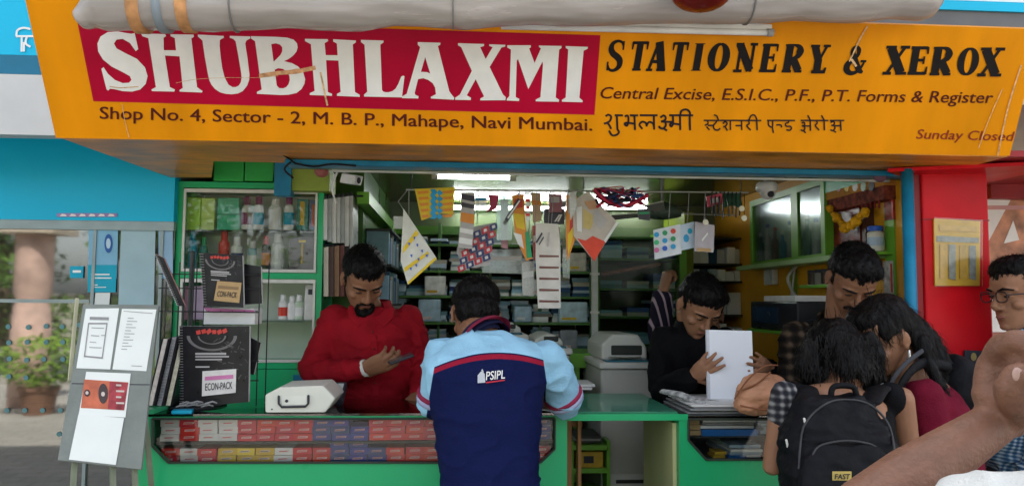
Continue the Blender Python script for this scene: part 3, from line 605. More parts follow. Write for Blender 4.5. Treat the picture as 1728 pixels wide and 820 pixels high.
part(MB().box(XF0 - .0, XF1, CF + .0, CF + .52, ZT - .015, ZT + .006), 'board', M_cgreen2, fl, bevel=.003)
part(MB().box(XF0, XF1, CF + .012, CF + .51, ZT + .0065, ZT + .010), 'glossy_sheet', mat('teal glossy sheet', (.05, .24, .15), .12, .1, 5), fl)
part(MB().box(XF0, XF1 + .03, CF - .004, CF - .0005, ZT - .016, ZT + .004), 'edge_strip', M_cgreen, fl)
# small cartons in the long counter
M_cr = mat('red carton', (.55, .010, .018), .35, .12, 40, rand=.14)
M_cb = mat('navy carton', (.012, .035, .18), .35, .12, 40, rand=.25)
M_cy = mat('yellow carton', (.65, .42, .03), .4, .1, 40, rand=.15)
M_cw = mat('white carton', (.65, .62, .60), .4, .1, 40, rand=.1)
M_cpk = mat('pink label', (.55, .26, .28), .4, .25, 60)
M_cwl = mat('white label print', (.66, .50, .48), .4, .3, 70)
M_ink = mat('dark print', (.03, .03, .04), .5)
CARTON = {}
def carton(kind, label, x, y, z, w, h, d, rz, group):
    if kind not in CARTON:
        t = thing('carton', label, 'carton', (0, 0, 0), group)
        m = MB(); m.box(-.5, .5, 0, 1, 0, 1); part(m, 'box', {'red': M_cr, 'navy': M_cb, 'yellow': M_cy, 'white': M_cw}[kind], t)
        m = MB(); m.add([(-.30, -.006, .36), (.24, -.006, .42), (.28, -.006, .70), (-.26, -.006, .64)], [(0, 1, 2, 3)])
        m.add([(-.26, -.01, .45), (.18, -.01, .49), (.20, -.01, .58), (-.24, -.01, .55)], [(0, 1, 2, 3)], 1)
        part(m, 'label', [M_cpk if kind == 'navy' else M_cwl, M_cr if kind in ('red', 'white') else M_ink], t); CARTON[kind] = t
    else:
        t = copy_tree(CARTON[kind]); del t['label']; tag(t, label)
    t.location = (x, y, z); t.scale = (w, d, h); t.rotation_euler.z = rz
rr = random.Random(3)
top = ['pale'] * 0 + ['white', 'red', 'white', 'white', 'red', 'red', 'red', 'red', 'navy', 'navy', 'navy', 'red', 'red', 'red', 'red', 'red', 'red', 'red', 'navy', 'red', 'navy']
bot = ['red', 'white', 'red', 'yellow', 'yellow', 'yellow', 'white', 'red', 'red', 'navy', 'navy', 'navy', 'red', 'red', 'red', 'red', 'navy', 'red', 'red', 'navy', 'red']
LAY = ['bottom', 'second', 'third', 'top']
for row, (kinds, zb, name) in enumerate(((top, ZM1, 'upper'), (bot, ZB1 - .002, 'lower'))):
    n = len(kinds); xa, xb = FP(262, 730).x + .03, FP(928, 730).x - .02
    for i, k in enumerate(kinds):
        for lv in range((3 if i not in (10, 18) else 2) if row == 0 else (2 if i not in (3, 9, 10) else 3 if i != 3 else 2)):
            carton(k, '%s carton, %s column from left in the %s counter row, %s layer' % (k, ordn(i) if i < 20 else 'last', name, ('bottom', 'second', 'third')[lv]),
                   xa + (xb - xa) * i / (n - 1) + rr.uniform(-.003, .003), CF + .035 + rr.uniform(0, .012), zb + .001 + lv * .0225, .0585, .0215, .10, rr.uniform(-.05, .05), 'cartons in the long counter window')
# right counter contents
def bundle(name, label, cat, x0, x1, y, z, d, n, th, cols, rz=0, group=None, wob=.006, kind=None):
    """a pile of n sheets or pads that stays one thing: body with uneven edges"""
    t = thing(name, label, cat, ((x0 + x1) / 2, y, z), group); r_ = random.Random(hash(label) % 999 if False else len(label) * 7 + int(x0 * 100))
    m = MB()
    for i in range(n):
        dx = r_.uniform(-wob, wob); dy = r_.uniform(-wob, wob)
        m.box(x0 + dx, x1 + dx, y + dy, y + d + dy, z + i * th, z + i * th + th * .86, i % len(cols))
    part(m, 'sheets', cols, t); return t
M_pap = mat('white paper', (.72, .72, .70), .6, .05, 30)
M_pbl = mat('pale blue paper', (.36, .48, .56), .5, .1, 20)
M_kraft = mat('kraft board', (.45, .30, .14), .7, .12, 20)
M_bblue = mat('bright blue cover', (.01, .13, .42), .3, .1, 15)
M_grey = mat('grey card', (.28, .28, .28), .5, .15, 20)
zs2 = FP(1200, 740).z + .001
def fx(x, y=735): return FP(x, y).x
bundle('box_stack', 'kraft brown boxes stacked at the left end of the shorter counter window', 'box', fx(1166), fx(1193), CF + .06, zs2, .2, 3, .018, [M_kraft])
bundle('blue_file', 'bright blue box file lying in the shorter counter window', 'file', fx(1195), fx(1290), CF + .05, zs2, .24, 1, .024, [M_bblue])
bundle('pad_stack', 'grey and white pads lying on the blue box file', 'stationery', fx(1194), fx(1285), CF + .06, zs2 + .0225, .22, 3, .010, [M_pap, M_grey])
bundle('paper_stack', 'loose white papers on the lower shelf of the shorter counter', 'paper', fx(1236), fx(1290), CF + .05, ZB2 + .0, .24, 4, .010, [M_pap, M_pbl], wob=.015)
bundle('blue_pad', 'blue pad under loose papers on the low shelf of the shorter counter', 'pad', fx(1232), fx(1262), CF + .03, ZB2 + .0, .05, 1, .012, [M_bblue])
bundle('card_stack', 'small yellow cards on the lower shelf near the chamfered window corner', 'cards', fx(1212), fx(1232), CF + .04, ZB2, .06, 2, .011, [M_cy])
for k, (a_, b_, c_) in enumerate(((1300, 1380, M_pbl), (1390, 1480, M_pap), (1488, 1500, M_grey))):
    bundle('paper_stack', ('pale blue', 'white', 'grey')[k] + ' papers piled deeper in the shorter counter behind the backpacks', 'paper', fx(a_), fx(b_), CF + .07, zs2, .22, 3, .012, [c_], wob=.01)
ZTa = ZT + .0
ZC2 = ZT - .012 + .009
bundle('paper_stack', 'untidy pile of grey sheets and newspaper on top of the shorter counter', 'paper', wx(1160, CF + .1, 690), wx(1262, CF + .1, 690), CF + .05, ZC2, .30, 5, .006, [M_grey, M_pap, M_grey], wob=.018)
t = thing('newspaper', 'crumpled folded newspaper lying on the green flap beside the pile of sheets', 'newspaper', tuple(W(1160, 685, CF + .15)))
m = MB(); a_ = V((wx(1122, CF + .2, 670), CF + .22, ZT + .05)); b_ = V((wx(1182, CF + .1, 690), CF + .10, ZT + .025))
m.tube([a_, a_.lerp(b_, .5) + V((0, 0, .008)), b_], [.012, .02, .024], 10, flat=.6); m.tube([a_ + V((.05, .03, -.022)), b_ + V((.08, .05, -.008))], [.018, .02], 8, flat=.5)
part(m, 'folded_sheets', mat('newsprint', (.38, .38, .37), .7, .6, 70), t, smooth=True, amp=.006, nsc=40)
# peach cloth bag
t = thing('cloth_bag', 'slumped peach brown leather bag on the shorter counter beside the white stack', 'bag', tuple(W(1275, 690, 2.5)))
m = MB(); c = W(1285, 664, 2.48)
m.ell(c, (.085, .06, .066), nu=26, nv=18); m.ell(c + V((-.035, 0, -.03)), (.058, .05, .04), nu=20, nv=12); m.ell(c + V((.045, .01, .01)), (.05, .05, .055), nu=20)
o = part(m, 'body', mat('peach leather', (.56, .27, .15), .5, .15, 12, .2, 60), t, remesh=.005, relax=4, amp=.006, nsc=22, nstretch=(1, 1, 2.4))
m = MB()
for s_ in ([(1240, 672), (1262, 640), (1290, 618), (1312, 616)], [(1245, 660), (1275, 648), (1300, 628)], [(1250, 684), (1280, 690), (1312, 694)]): m.tube(smoothline([W(x, y, 2.425 + abs(x - 1280) * .0008) for x, y in s_], 4), .0028, 6)
part(m, 'piping', mat('brown piping', (.28, .11, .05), .6), t, smooth=True)
# stand and machines seen under the flap
def shelf_things():
    t = thing('wooden_stand', 'narrow bare wooden stand behind the gap under the green flap', 'stand', (wx(963, 2.75, 760), 2.75, 0))
    M_wood = mat('raw brown wood', (.30, .14, .055), .6, .3, 6, .1, 40, stretch=(4, 4, .6))
    for x, w_ in ((960, .02), (978, .013)):
        m = MB(); xx = wx(x, 2.72, 760); m.box(xx - w_ / 2, xx + w_ / 2, 2.72, 2.75, 0, wz(704, 2.72)); part(m, 'leg', M_wood, t, bevel=.002)
    m = MB(); m.box(wx(960, 2.72, 760), wx(985, 2.72, 760), 2.751, 3.0, wz(720, 2.75), wz(712, 2.75)); part(m, 'rail', M_wood, t)
    t = thing('low_shelf', 'low lime green shelf unit on the floor under the flap', 'shelf', (wx(1000, 3.3, 760), 3.3, 0))
    for y in (751, 790, 842):
        m = MB(); pbox(m, 968, y, 1026, y + 8, 3.25, 3.55); part(m, 'board', M_green, t)
    m = MB(); m.box(wx(1024, 3.25, 760), wx(1030, 3.25, 760), 3.25, 3.55, 0, wz(745, 3.25)); part(m, 'side', M_green, t)
    m = MB(); m.box(wx(964, 3.25, 760), wx(968, 3.25, 760), 3.25, 3.55, 0, wz(745, 3.25)); part(m, 'side', M_green, t)
    t = thing('yellow_box', 'yellow box with a dark printed label on the low green shelf', 'box', tuple(W(995, 788, 3.27)))
    m = MB(); pbox(m, 972, 762, 1018, 789, 3.27, 3.5); part(m, 'box', M_cy, t, bevel=.002)
    m = MB(); pbox(m, 985, 769, 1002, 781, 3.268, 3.2695); part(m, 'label', M_ink, t)
    bundle('paper_stack', 'dark papers and pads on the upper board of the low green shelf', 'paper', wx(972, 3.27, 745), wx(1016, 3.27, 745), 3.28, wz(751, 3.25) + .001, .2, 3, .01, [M_dk, M_grey])
    bundle('paper_stack', 'white papers lying on the low table seen above the green flap end', 'paper', wx(966, 3.3, 650), wx(1000, 3.3, 650), 3.3, wz(658, 3.3), .2, 2, .012, [M_pap], wob=.02)
shelf_things()
def copier(name, label, px0, px1, ytop, ybase, y, open_lid=False):
    x0, x1 = wx(px0, y, 600), wx(px1, y, 600); zt = wz(ytop, y); zb = wz(ybase, y); w = x1 - x0; cx = (x0 + x1) / 2
    t = thing('photocopier', label, 'photocopier', (cx, y, 0)); MG = mat('copier grey plastic', (.42, .42, .38), .4, .08, 4); MW = mat('copier pale plastic', (.60, .60, .55), .35, .06, 6)
    part(MB().box(x0, x1, y, y + .5, .06, zb), 'body', MG, t, bevel=.012)
    for k in range(3):
        dw = part(MB().box(x0 + .03, x1 - .03, y - .006, y - .0005, .14 + k * .2, .31 + k * .2), 'paper_drawer', MW, t, bevel=.004)
        part(MB().box(cx - .06, cx + .06, y - .010, y - .0065, .27 + k * .2, .285 + k * .2), 'handle', M_dk, dw)
    m = MB(); m.box(x0 - .01, x1 + .01, y - .02, y + .5, zb + .001, zb + .03); part(m, 'scanner_bed', MW, t, bevel=.008)
    m = MB(); m.box(x0 + .02, x1 - .02, y - .015, y + .07, zb + .031, zb + .038); part(m, 'control_panel', mat('dark blue panel', (.03, .14, .2), .25), t)
    m = MB(); m.loft([[V((x0 + .02 + i, y + .09, zb + .031 + j)) for i, j in ((0, 0), (w - .04, 0), (w - .04, .5 * (zt - zb - .03)), (w - .08, zt - zb - .03), (.05, zt - zb - .03), (0, .6 * (zt - zb - .03)))],
                     [V((x0 + .02 + i, y + .48, zb + .031 + j)) for i, j in ((0, 0), (w - .04, 0), (w - .04, .5 * (zt - zb - .03)), (w - .08, zt - zb - .03), (.05, zt - zb - .03), (0, .6 * (zt - zb - .03)))]])
    part(m, 'lid', MW, t, bevel=.012)
    m = MB(); m.box(x0 + .06, x1 - .04, y + .088, y + .12, zb + .05, zb + .05 + (zt - zb) * .35); part(m, 'feeder_slot', M_dk, t, bevel=.008)
    m = MB(); m.slab([V((x0 + .05, y + .08, zb + .045)), V((x1 - .05, y + .08, zb + .045)), V((x1 - .07, y + .02, zb + .05)), V((x0 + .07, y + .02, zb + .05))], (0, 0, .004)); part(m, 'paper_tray', MG, t)
copier('p', 'large grey photocopier with a blue topped panel beside the boy in black', 1014, 1108, 565, 622, 3.35)
copier('p', 'pale photocopier with a rounded white lid behind the man in blue', 840, 888, 545, 575, 3.6)
copier('p', 'squat pale photocopier with an open tray beside the shoulder of the man in blue', 898, 962, 565, 598, 3.5)
t = thing('work_table', 'lime green table edge behind the photocopiers', 'table', (wx(1010, 3.75, 600), 3.75, 0))
m = MB(); m.box(wx(962, 3.75, 600), wx(1060, 3.75, 600), 3.75, 4.15, wz(620, 3.75), wz(596, 3.75)); part(m, 'top', M_green, t)
for a_, b_ in ((968, 978), (1045, 1056)): part(MB().box(wx(a_, 3.78, 600), wx(b_, 3.78, 600), 3.78, 3.82, 0, wz(620, 3.75)), 'leg', M_green, t)
# ================================================================== shelves on the back wall
SY = 4.22
ZS = [wz(y, SY) for y in (413, 457, 499, 543, 590, 640)]
su = thing('back_shelf', 'wide dark green shelving along the back wall stacked with pale bundles', 'shelf', (wx(820, SY), SY, 0))
XS0, XS1 = LX + .03, wx(1000, SY)
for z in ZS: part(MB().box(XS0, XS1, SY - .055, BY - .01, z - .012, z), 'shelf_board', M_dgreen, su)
for i in range(5):
    x = XS0 + (XS1 - XS0 - .014) * i / 4; part(MB().box(x, x + .014, SY + .02, BY - .012, 0, ZS[0] + .12), 'upright', M_dgreen, su)
M_bk = [mat('blue grey bundle', (.42, .54, .62), .5, .15, 20, rand=.4), mat('white bundle', (.74, .76, .74), .5, .12, 20, rand=.25), mat('dull teal bundle', (.20, .36, .42), .5, .15, 20, rand=.5), mat('brown grey bundle', (.40, .36, .30), .5, .15, 20, rand=.5), mat('deep blue bundle', (.03, .09, .24), .5, .15, 20, rand=.5)]
BKN = ['blue grey', 'white', 'teal', 'brown grey', 'deep blue']
BOOKS = {}
def ream(kind, x, y, z, w, d, h, rz, label, group):
    if kind not in BOOKS:
        o = MB().box(-.5, .5, 0, 1, 0, 1).build('paper_bundle', M_bk[kind], None); BOOKS[kind] = o; tag(o, label, 'paper bundle', group)
    else:
        o = BOOKS[kind].copy(); COL.objects.link(o); del o['label']; tag(o, label)
    o.location = (x, y, z); o.scale = (w, d, h); o.rotation_euler.z = rz
rr = random.Random(11)
for si, z in enumerate(ZS[:5]):
    n = 10
    for ci in range(n):
        x = XS0 + (XS1 - XS0) * (ci + .5) / n; zz = z + .001
        k = rr.randint(3, 7) if si else rr.randint(1, 3)
        for b_ in range(k):
            h = rr.uniform(.010, .024); w = rr.uniform(.085, .108)
            if zz + h > z + (.125 if si else .2): break
            kd = rr.choice([0, 0, 0, 1, 1, 2, 2, 3, 4])
            ream(kd, x + rr.uniform(-.006, .006), SY + .01 + rr.uniform(0, .04), zz, w, rr.uniform(.2, .28), h, rr.uniform(-.06, .06),
                 '%s bundle, %s up in %s pile from left, %s back shelf' % (BKN[kd], ordn(b_), ordn(ci), ordn(si)), 'paper bundles on the back shelves'); zz += h + .0006
for k, (x0, x1, yt, row, c_, lb) in enumerate(((944, 992, 508, 3, (.50, .66, .76), 'large pale blue wrapped package at the right end of the fourth back shelf'), (886, 930, 470, 2, (.66, .70, .70), 'white wrapped package on the third back shelf below the clip card'),
    (868, 898, 516, 3, (.40, .55, .66), 'small blue wrapped package on the fourth back shelf near the head in front'), (716, 752, 466, 2, (.70, .70, .66), 'cream wrapped package on the third back shelf beside the diamond packet'), (706, 744, 505, 3, (.36, .50, .58), 'slate blue wrapped package on the fourth back shelf'),
    (812, 858, 426, 1, (.55, .66, .70), 'pale wrapped package on the second back shelf behind the card sheet'), (958, 990, 424, 1, (.62, .60, .52), 'beige wrapped package on the second back shelf near the white post'), (946, 975, 556, 4, (.25, .27, .30), 'dark grey wrapped package on the fifth back shelf'))):
    yq = SY - .05; xa, xb, zb_ = wx(x0, yq), wx(x1, yq), ZS[row] + .001; t = thing('wrapped_package', lb, 'package', ((xa + xb) / 2, yq, zb_), 'wrapped packages on the back shelves')
    m = MB(); m.box(xa, xb, yq, SY + .004, zb_, max(zb_ + .04, wz(yt, yq))); part(m, 'package', mat('package wrap %d' % k, c_, .3, .25, 22, .25, 25), t, bevel=.008)
    m = MB(); m.box(xa + .012, xa + (xb - xa) * .6, yq - .001, yq - .0002, zb_ + .014, zb_ + .028); part(m, 'label', [M_cy, M_cwl, M_pap][k % 3], t)
# glazed cupboard right of the white post
po_ = thing('steel_post', 'slim white metal post between the back shelves and the glazed cupboard', 'post', (wx(1004, 3.9), 3.9, 0))
m = MB(); m.box(wx(999, 3.9), wx(1009, 3.9), 3.9, 3.93, 0, wz(398, 3.9)); part(m, 'shaft', mat('white painted steel', (.55, .58, .54), .4, .1, 20), po_)
m = MB()
for y in (460, 525, 575): pbox(m, 996, y, 1012, y + 4, 3.895, 3.8995)
part(m, 'clip', M_alum, po_)
cb = thing('glazed_cupboard', 'tall dark glazed cupboard with green shelves right of the white post', 'cupboard', (wx(1060, 4.1), 4.1, 0))
CX0, CX1 = wx(1012, 4.1), wx(1148, 4.1)
for y in (395, 432, 484, 532, 580): part(MB().box(CX0, CX1, 4.13, BY - .01, wz(y, 4.1) - .012, wz(y, 4.1)), 'shelf_board', M_dgreen, cb)
part(MB().box(CX0 - .012, CX0, 4.11, BY - .01, 0, wz(375, 4.1)), 'side', M_dgreen, cb); part(MB().box(CX1, CX1 + .04, 4.11, BY - .01, 0, wz(375, 4.1)), 'side', M_green, cb)
part(MB().box(CX0, CX1, 4.1, 4.104, .5, wz(380, 4.1)), 'glass_door', glass('cupboard glass', (.9, .95, .92), -.03, .08), cb)
for si, y in enumerate((432, 484, 532, 580)):
    for ci in range(3):
        x = CX0 + (CX1 - CX0) * (ci + .5) / 3; zz = wz(y, 4.1) + .001
        for b_ in range(rr.randint(2, 4)):
            kd = rr.choice([4, 4, 2, 0, 3]); h = rr.uniform(.014, .026)
            ream(kd, x, 4.15, zz, .12, .25, h, rr.uniform(-.05, .05), '%s bundle, %s up in the %s pile on the %s cupboard shelf behind glass' % (BKN[kd], ordn(b_), ordn(ci), ordn(si)), 'paper bundles in the glazed cupboard'); zz += h + .0006
t = thing('rolled_chart', 'long red and cream rolled chart lying on the cupboard shelf', 'chart', tuple(W(1060, 452, 4.12)))
m = MB(); m.tube([W(1018, 462, 4.118), W(1112, 446, 4.118)], .011, 10); part(m, 'roll', mat('red cream roll', (.38, .14, .10), .5, .5, 20, stretch=(1, 9, 9)), t, smooth=True)
# file rack at the back right
FRY = 4.3
fr_ = thing('file_rack', 'narrow green rack of files and white rolls beside the orange wall', 'shelf', (wx(1238, 4.3), FRY, 0))
FX0, FX1 = wx(1170, FRY), wx(1263, FRY - .05)
for y in (395, 440, 470, 528, 585): part(MB().box(FX0, FX1, FRY, BY - .01, wz(y, FRY) - .01, wz(y, FRY)), 'shelf_board', M_dk, fr_)
part(MB().box(FX1 - .0, FX1 + .02, FRY - .1, BY - .01, 0, 1.96), 'side', M_green, fr_)
part(MB().box(FX0 - .05, FX0, FRY - .01, BY - .01, 0, 1.96), 'side', mat('olive lime strip', (.28, .36, .03), .4), fr_)
for si, y in enumerate((440, 470, 528, 585)):
    for ci in range(6):
        x = FX0 + (FX1 - FX0) * (ci + .5) / 6; kd = rr.choice([4, 0, 1, 1]) if ci < 3 else 1; hh = (.1, .07, .15, .14)[si] * rr.uniform(.75, 1)
        o = MB().box(-.5, .5, 0, 1, 0, 1).build('file', M_bk[kd], None)
        tag(o, '%s upright file, %s along the %s shelf of the narrow green rack' % (BKN[kd], ordn(ci), ordn(si)), 'file', 'files in the narrow rack')
        o.location = (x, FRY + .01 + rr.uniform(0, .03), wz(y, FRY) + .001); o.scale = ((FX1 - FX0) / 6.6, .22, hh); o.rotation_euler.y = rr.uniform(-.03, .03)
# lights: two lit tubes at the back, one added for a ceiling reflection
def tube_light(label, p, q, s=11):
    t = thing('tube_light', label, 'light', tuple((V(p) + V(q)) / 2)); d = (V(q) - V(p)).normalized()
    m = MB(); m.tube([p, q], .010, 12, rnd=False); part(m, 'tube', emit('lit tube', (.93, .98, 1), s), t, smooth=True)
    m = MB(); m.tube([V(p) - d * .03, V(p) - d * .001], .015, 10, rnd=False); m.tube([V(q) + d * .001, V(q) + d * .03], .015, 10, rnd=False); part(m, 'end_cap', M_alum, t)
    m = MB(); c = (V(p) + V(q)) / 2
    return t, d
yb_ = BY - .05
for i, (x0, x1, y) in enumerate(((762, 778, 345), (800, 850, 338), (905, 950, 342))):
    pass
t, d = tube_light('lit white tube light along the back wall behind the hanging packets', W(765, 350, yb_), W(958, 352, yb_)); 
m = MB(); m.box(W(762, 350, yb_).x, W(960, 350, yb_).x, yb_ + .016, yb_ + .04, W(800, 354, yb_).z, W(800, 346, yb_).z); part(m, 'casing', M_alum, t)
t, d = tube_light('shorter lit white tube light on the back wall right of the big diamond bag', W(985, 348, yb_), W(1092, 350, yb_)); part(MB().box(W(982, 348, yb_).x, W(1095, 348, yb_).x, yb_ + .016, yb_ + .04, W(1040, 353, yb_).z, W(1040, 345, yb_).z), 'casing', M_alum, t)
t, d = tube_light('lit white tube light mounted along the ceiling above the red shirted man', V((wx(740, 3.6, 300), 3.55, CZ - .03)), V((wx(858, 3.6, 300), 3.55, CZ - .03)), s=9)  # added glowing tube, stands in for a bright strip mirrored in the ceiling
m = MB(); m.box(wx(736, 3.6, 300), wx(862, 3.6, 300), 3.53, 3.57, CZ - .012, CZ + .001); part(m, 'casing', M_alum, t)
# ================================================================== left glass cabinet
KY = 3.08
K = thing('glass_cabinet', 'green framed glass wall cabinet stocked with sprays, bottles and wrapped boxes', 'cabinet', (wx(420, KY), KY, 0))
kx0, kx1 = wx(294, KY, 480), wx(543, KY, 480)
def kz(y): return wz(y, KY, 420)
m = MB(); m.box(kx0, kx0 + .022, KY, KY + .26, 0, kz(308)); m.box(kx1 - .022, kx1, KY, KY + .26, 0, kz(308)); m.box(kx0 + .022, kx1 - .022, KY, KY + .26, kz(318), kz(308)); m.box(kx0 + .022, kx1 - .022, KY, KY + .26, kz(470), kz(460)); m.box(kx0 + .022, kx1 - .022, KY, KY + .26, kz(622), kz(612))
part(m, 'frame', M_cgreen, K)
m = MB(); m.box(kx0 + .022, kx1 - .022, KY + .24, KY + .258, kz(612), kz(318)); part(m, 'back', mat('pale cabinet lining', (.74, .78, .68), .5, .1, 5), K)
m = MB()
for a_, b_ in ((320, 459), (471, 611)):
    for x in (kx0 + .024, kx1 - .033): m.box(x, x + .009, KY - .004, KY + .002, kz(b_), kz(a_))
    m.box(kx0 + .033, kx1 - .033, KY - .004, KY + .002, kz(a_ + 6), kz(a_)); m.box(kx0 + .033, kx1 - .033, KY - .004, KY + .002, kz(b_), kz(b_ - 5))
part(m, 'white_trim', M_alum, K)
for a_, b_ in ((391, 389), (543, 541)): part(MB().box(kx0 + .023, kx1 - .023, KY + .01, KY + .235, kz(a_), kz(b_)), 'glass_shelf', M_gl, K)
M_cg = glass('cabinet glass', (.97, .98, .97), -.01, .02, .003)
part(MB().box(kx0 + .0335, (kx0 + kx1) / 2 + .01, KY + .004, KY + .007, kz(454), kz(327)), 'sliding_glass', M_cg, K); part(MB().box((kx0 + kx1) / 2 - .01, kx1 - .0335, KY - .001, KY + .002, kz(454), kz(327)), 'sliding_glass', M_cg, K)
m = MB(); m.box(kx0 + .0222, kx1 - .0222, KY + .002, KY + .02, 0, kz(623)); part(m, 'lower_panel', M_cgreen, K)
m = MB(); m.box(kx1 - .10, kx1 - .02, KY - .004, KY - .001, kz(700), kz(632)); part(m, 'blue_strip', M_blue, K)
def bottle(label, px, ybase, w, h, cols, y=KY + .07, cap=True, cat='bottle', group=None):
    x = wx(px, y, ybase); z = wz(ybase, y, 420) ; r = w / 2
    t = thing('spray_bottle' if cat == 'spray can' else 'bottle', label, cat, (x, y, z), group)
    m = MB(); m.lathe((x, y, z), [(r * .9, 0), (r, .004), (r, h * .62), (r * .9, h * .70), (r * .45, h * .76)], 14); part(m, 'body', cols[0], t, smooth=False)
    m = MB(); m.lathe((x, y, z), [(r * 1.01, h * .15), (r * 1.01, h * .5)], 14); part(m, 'label', cols[2] if len(cols) > 2 else M_cw, t)
    m = MB(); m.lathe((x, y, z + h * .74), [(r * .62, 0), (r * .62, h * .22), (r * .4, h * .26)], 12); part(m, 'cap', cols[1], t)
MT = lambda n, c, r=.3: mat(n, c, r, .1, 20)
cyan, prp, wht_, red_, grn_, blu_, tea_ = MT('cyan plastic', (.0, .35, .55)), MT('purple plastic', (.22, .03, .12)), MT('white plastic shiny', (.72, .72, .70)), MT('red plastic', (.6, .05, .03)), MT('green plastic', (.03, .3, .12)), MT('blue plastic', (.02, .1, .5)), MT('teal plastic', (.02, .22, .2))
def pkt(name, label, cat, pts, y, d, m_, extra=None, group=None, bevel=.002):
    """a box whose front is the pixel rectangle x0,y0,x1,y1"""
    x0, y0, x1, y1 = pts; t = thing(name, label, cat, (wx((x0 + x1) / 2, y, y1), y, wz(y1, y)), group)
    m = MB(); pbox(m, x0, y0, x1, y1, y, y + d); part(m, 'box', m_, t, bevel=bevel)
    for e in (extra or []):
        q = MB(); pbox(q, *e[0], y - .0015, y - .0004); part(q, e[1], e[2], t)
    return t
ky = KY + .05
pkt('wrapped_box', 'lime green wrapped box, leftmost on the upper glass shelf', 'box', (308, 333, 338, 388), ky, .12, MT('lime wrap', (.35, .62, .05)))
pkt('wrapped_box', 'pale lime wrapped box next to the leftmost on the upper glass shelf', 'box', (339, 334, 362, 388), ky + .01, .12, MT('pale lime wrap', (.50, .66, .15)))
pkt('wrapped_box', 'lower sea green wrapped box on the upper glass shelf', 'box', (366, 362, 404, 388), ky, .12, MT('sea green wrap', (.03, .45, .25)))
pkt('wrapped_box', 'sea green wrapped box on top of its twin in the cabinet', 'box', (367, 334, 403, 361.4), ky + .005, .12, MT('pale sea green wrap', (.08, .50, .30)))
bottle('tall white spray can with purple cap beside the green boxes', 416, 388, .040, .135, [wht_, prp, prp], cat='spray can')
bottle('tall white spray can with blue foot, fourth in the upper row', 436, 388, .042, .138, [wht_, prp, cyan], cat='spray can')
bottle('plain white canister in the middle of the upper glass shelf', 464, 388, .052, .130, [wht_, wht_, wht_], cat='canister')
bottle('white spray can with purple cap and blue foot near the right end', 487, 388, .042, .142, [wht_, prp, cyan], cat='spray can')
pkt('carton_box', 'teal box with gold lettering strip in the upper cabinet row', 'box', (501, 336, 520, 388), ky, .08, tea_, [((506, 340, 514, 380), 'gold_strip', M_cy)])
pkt('carton_box', 'slim blue box at the right end of the upper cabinet row', 'box', (522, 338, 533, 388), ky, .08, MT('slate blue box', (.10, .16, .32)), [((526, 345, 531, 382), 'red_strip', red_)])
bottle('turquoise water bottle standing at the left of the second shelf', 324, 456, .034, .165, [cyan, cyan, cyan])
bottle('dark green bottle beside the turquoise one', 343, 456, .030, .13, [tea_, grn_, tea_])
bottle('bright red capped bottle behind the black notebook', 377, 456, .042, .16, [red_, red_, red_])
bottle('white squat bottle behind the black notebook top', 399, 456, .048, .135, [wht_, wht_, MT('navy label', (.03, .05, .15))])
bottle('pale blue glue bottle on the second shelf', 425, 456, .036, .12, [MT('pale blue plastic', (.3, .5, .6)), wht_, wht_])
bottle('dark multi coloured paint bottle with red cap on the second shelf', 448, 456, .036, .14, [M_dk, red_, MT('orange ink', (.6, .2, .05))])
bottle('large plain white bottle on the second shelf', 468, 456, .052, .15, [wht_, wht_, wht_])
pkt('carton_box', 'tall grey box with gold emblem on the second cabinet shelf', 'box', (487, 401, 530, 457), ky, .06, MT('grey purple box', (.14, .12, .14)), [((504, 405, 516, 409), 'gold_emblem', M_cy), ((508, 411, 511, 445), 'gold_line', M_cy)])
bottle('small white bottle with red band on the third shelf', 477, 539, .036, .10, [wht_, wht_, red_])
bottle('small white bottle beside the red banded one', 492, 539, .034, .095, [wht_, wht_, wht_])
bottle('small pale green bottle on the third shelf', 504, 539, .034, .10, [MT('pale green plastic', (.5, .6, .45)), wht_, wht_])
pkt('carton_box', 'white box with dark dot at the right of the third shelf', 'box', (514, 480, 531, 540), ky, .06, M_cw, [((520, 488, 527, 497), 'dark_dot', M_ink)])
for i, (x0, x1, c_) in enumerate(((302, 322, 'pink'), (324, 344, 'lilac'))):
    pkt('paper_packet', '%s paper packets stacked on the third cabinet shelf behind the wire rack' % c_, 'packet', (x0, 482, x1, 539), ky, .1, MT(c_ + ' packet', ((.5, .25, .33), (.4, .3, .42))[i]))
for i in range(2):
    pkt('green_carton', ('left', 'right')[i] + ' bright green carton lying on top of the glass cabinet', 'box', ((361, 270, 411, 306), (413, 270, 461, 306))[i], 3.09, .2, MT('bright green carton', (.03, .42, .08), .45))
pkt('switch_box', 'olive green meter box on the wall above the cabinet corner', 'box', (492, 284, 556, 322), 3.02, .16, MT('olive green metal', (.25, .33, .05), .5))
t = thing('clay_bell', 'small round reddish ornament hanging under the blue beam', 'ornament', tuple(W(543, 288, 2.72)))
m = MB(); m.ell(W(543, 289, 2.72), (.026, .026, .022)); part(m, 'ball', MT('terracotta red', (.30, .09, .08), .5), t, smooth=True)
m = MB(); m.tube([W(543, 281, 2.72), W(543, 274, 2.72)], .002, 6); part(m, 'string', M_ink, t)
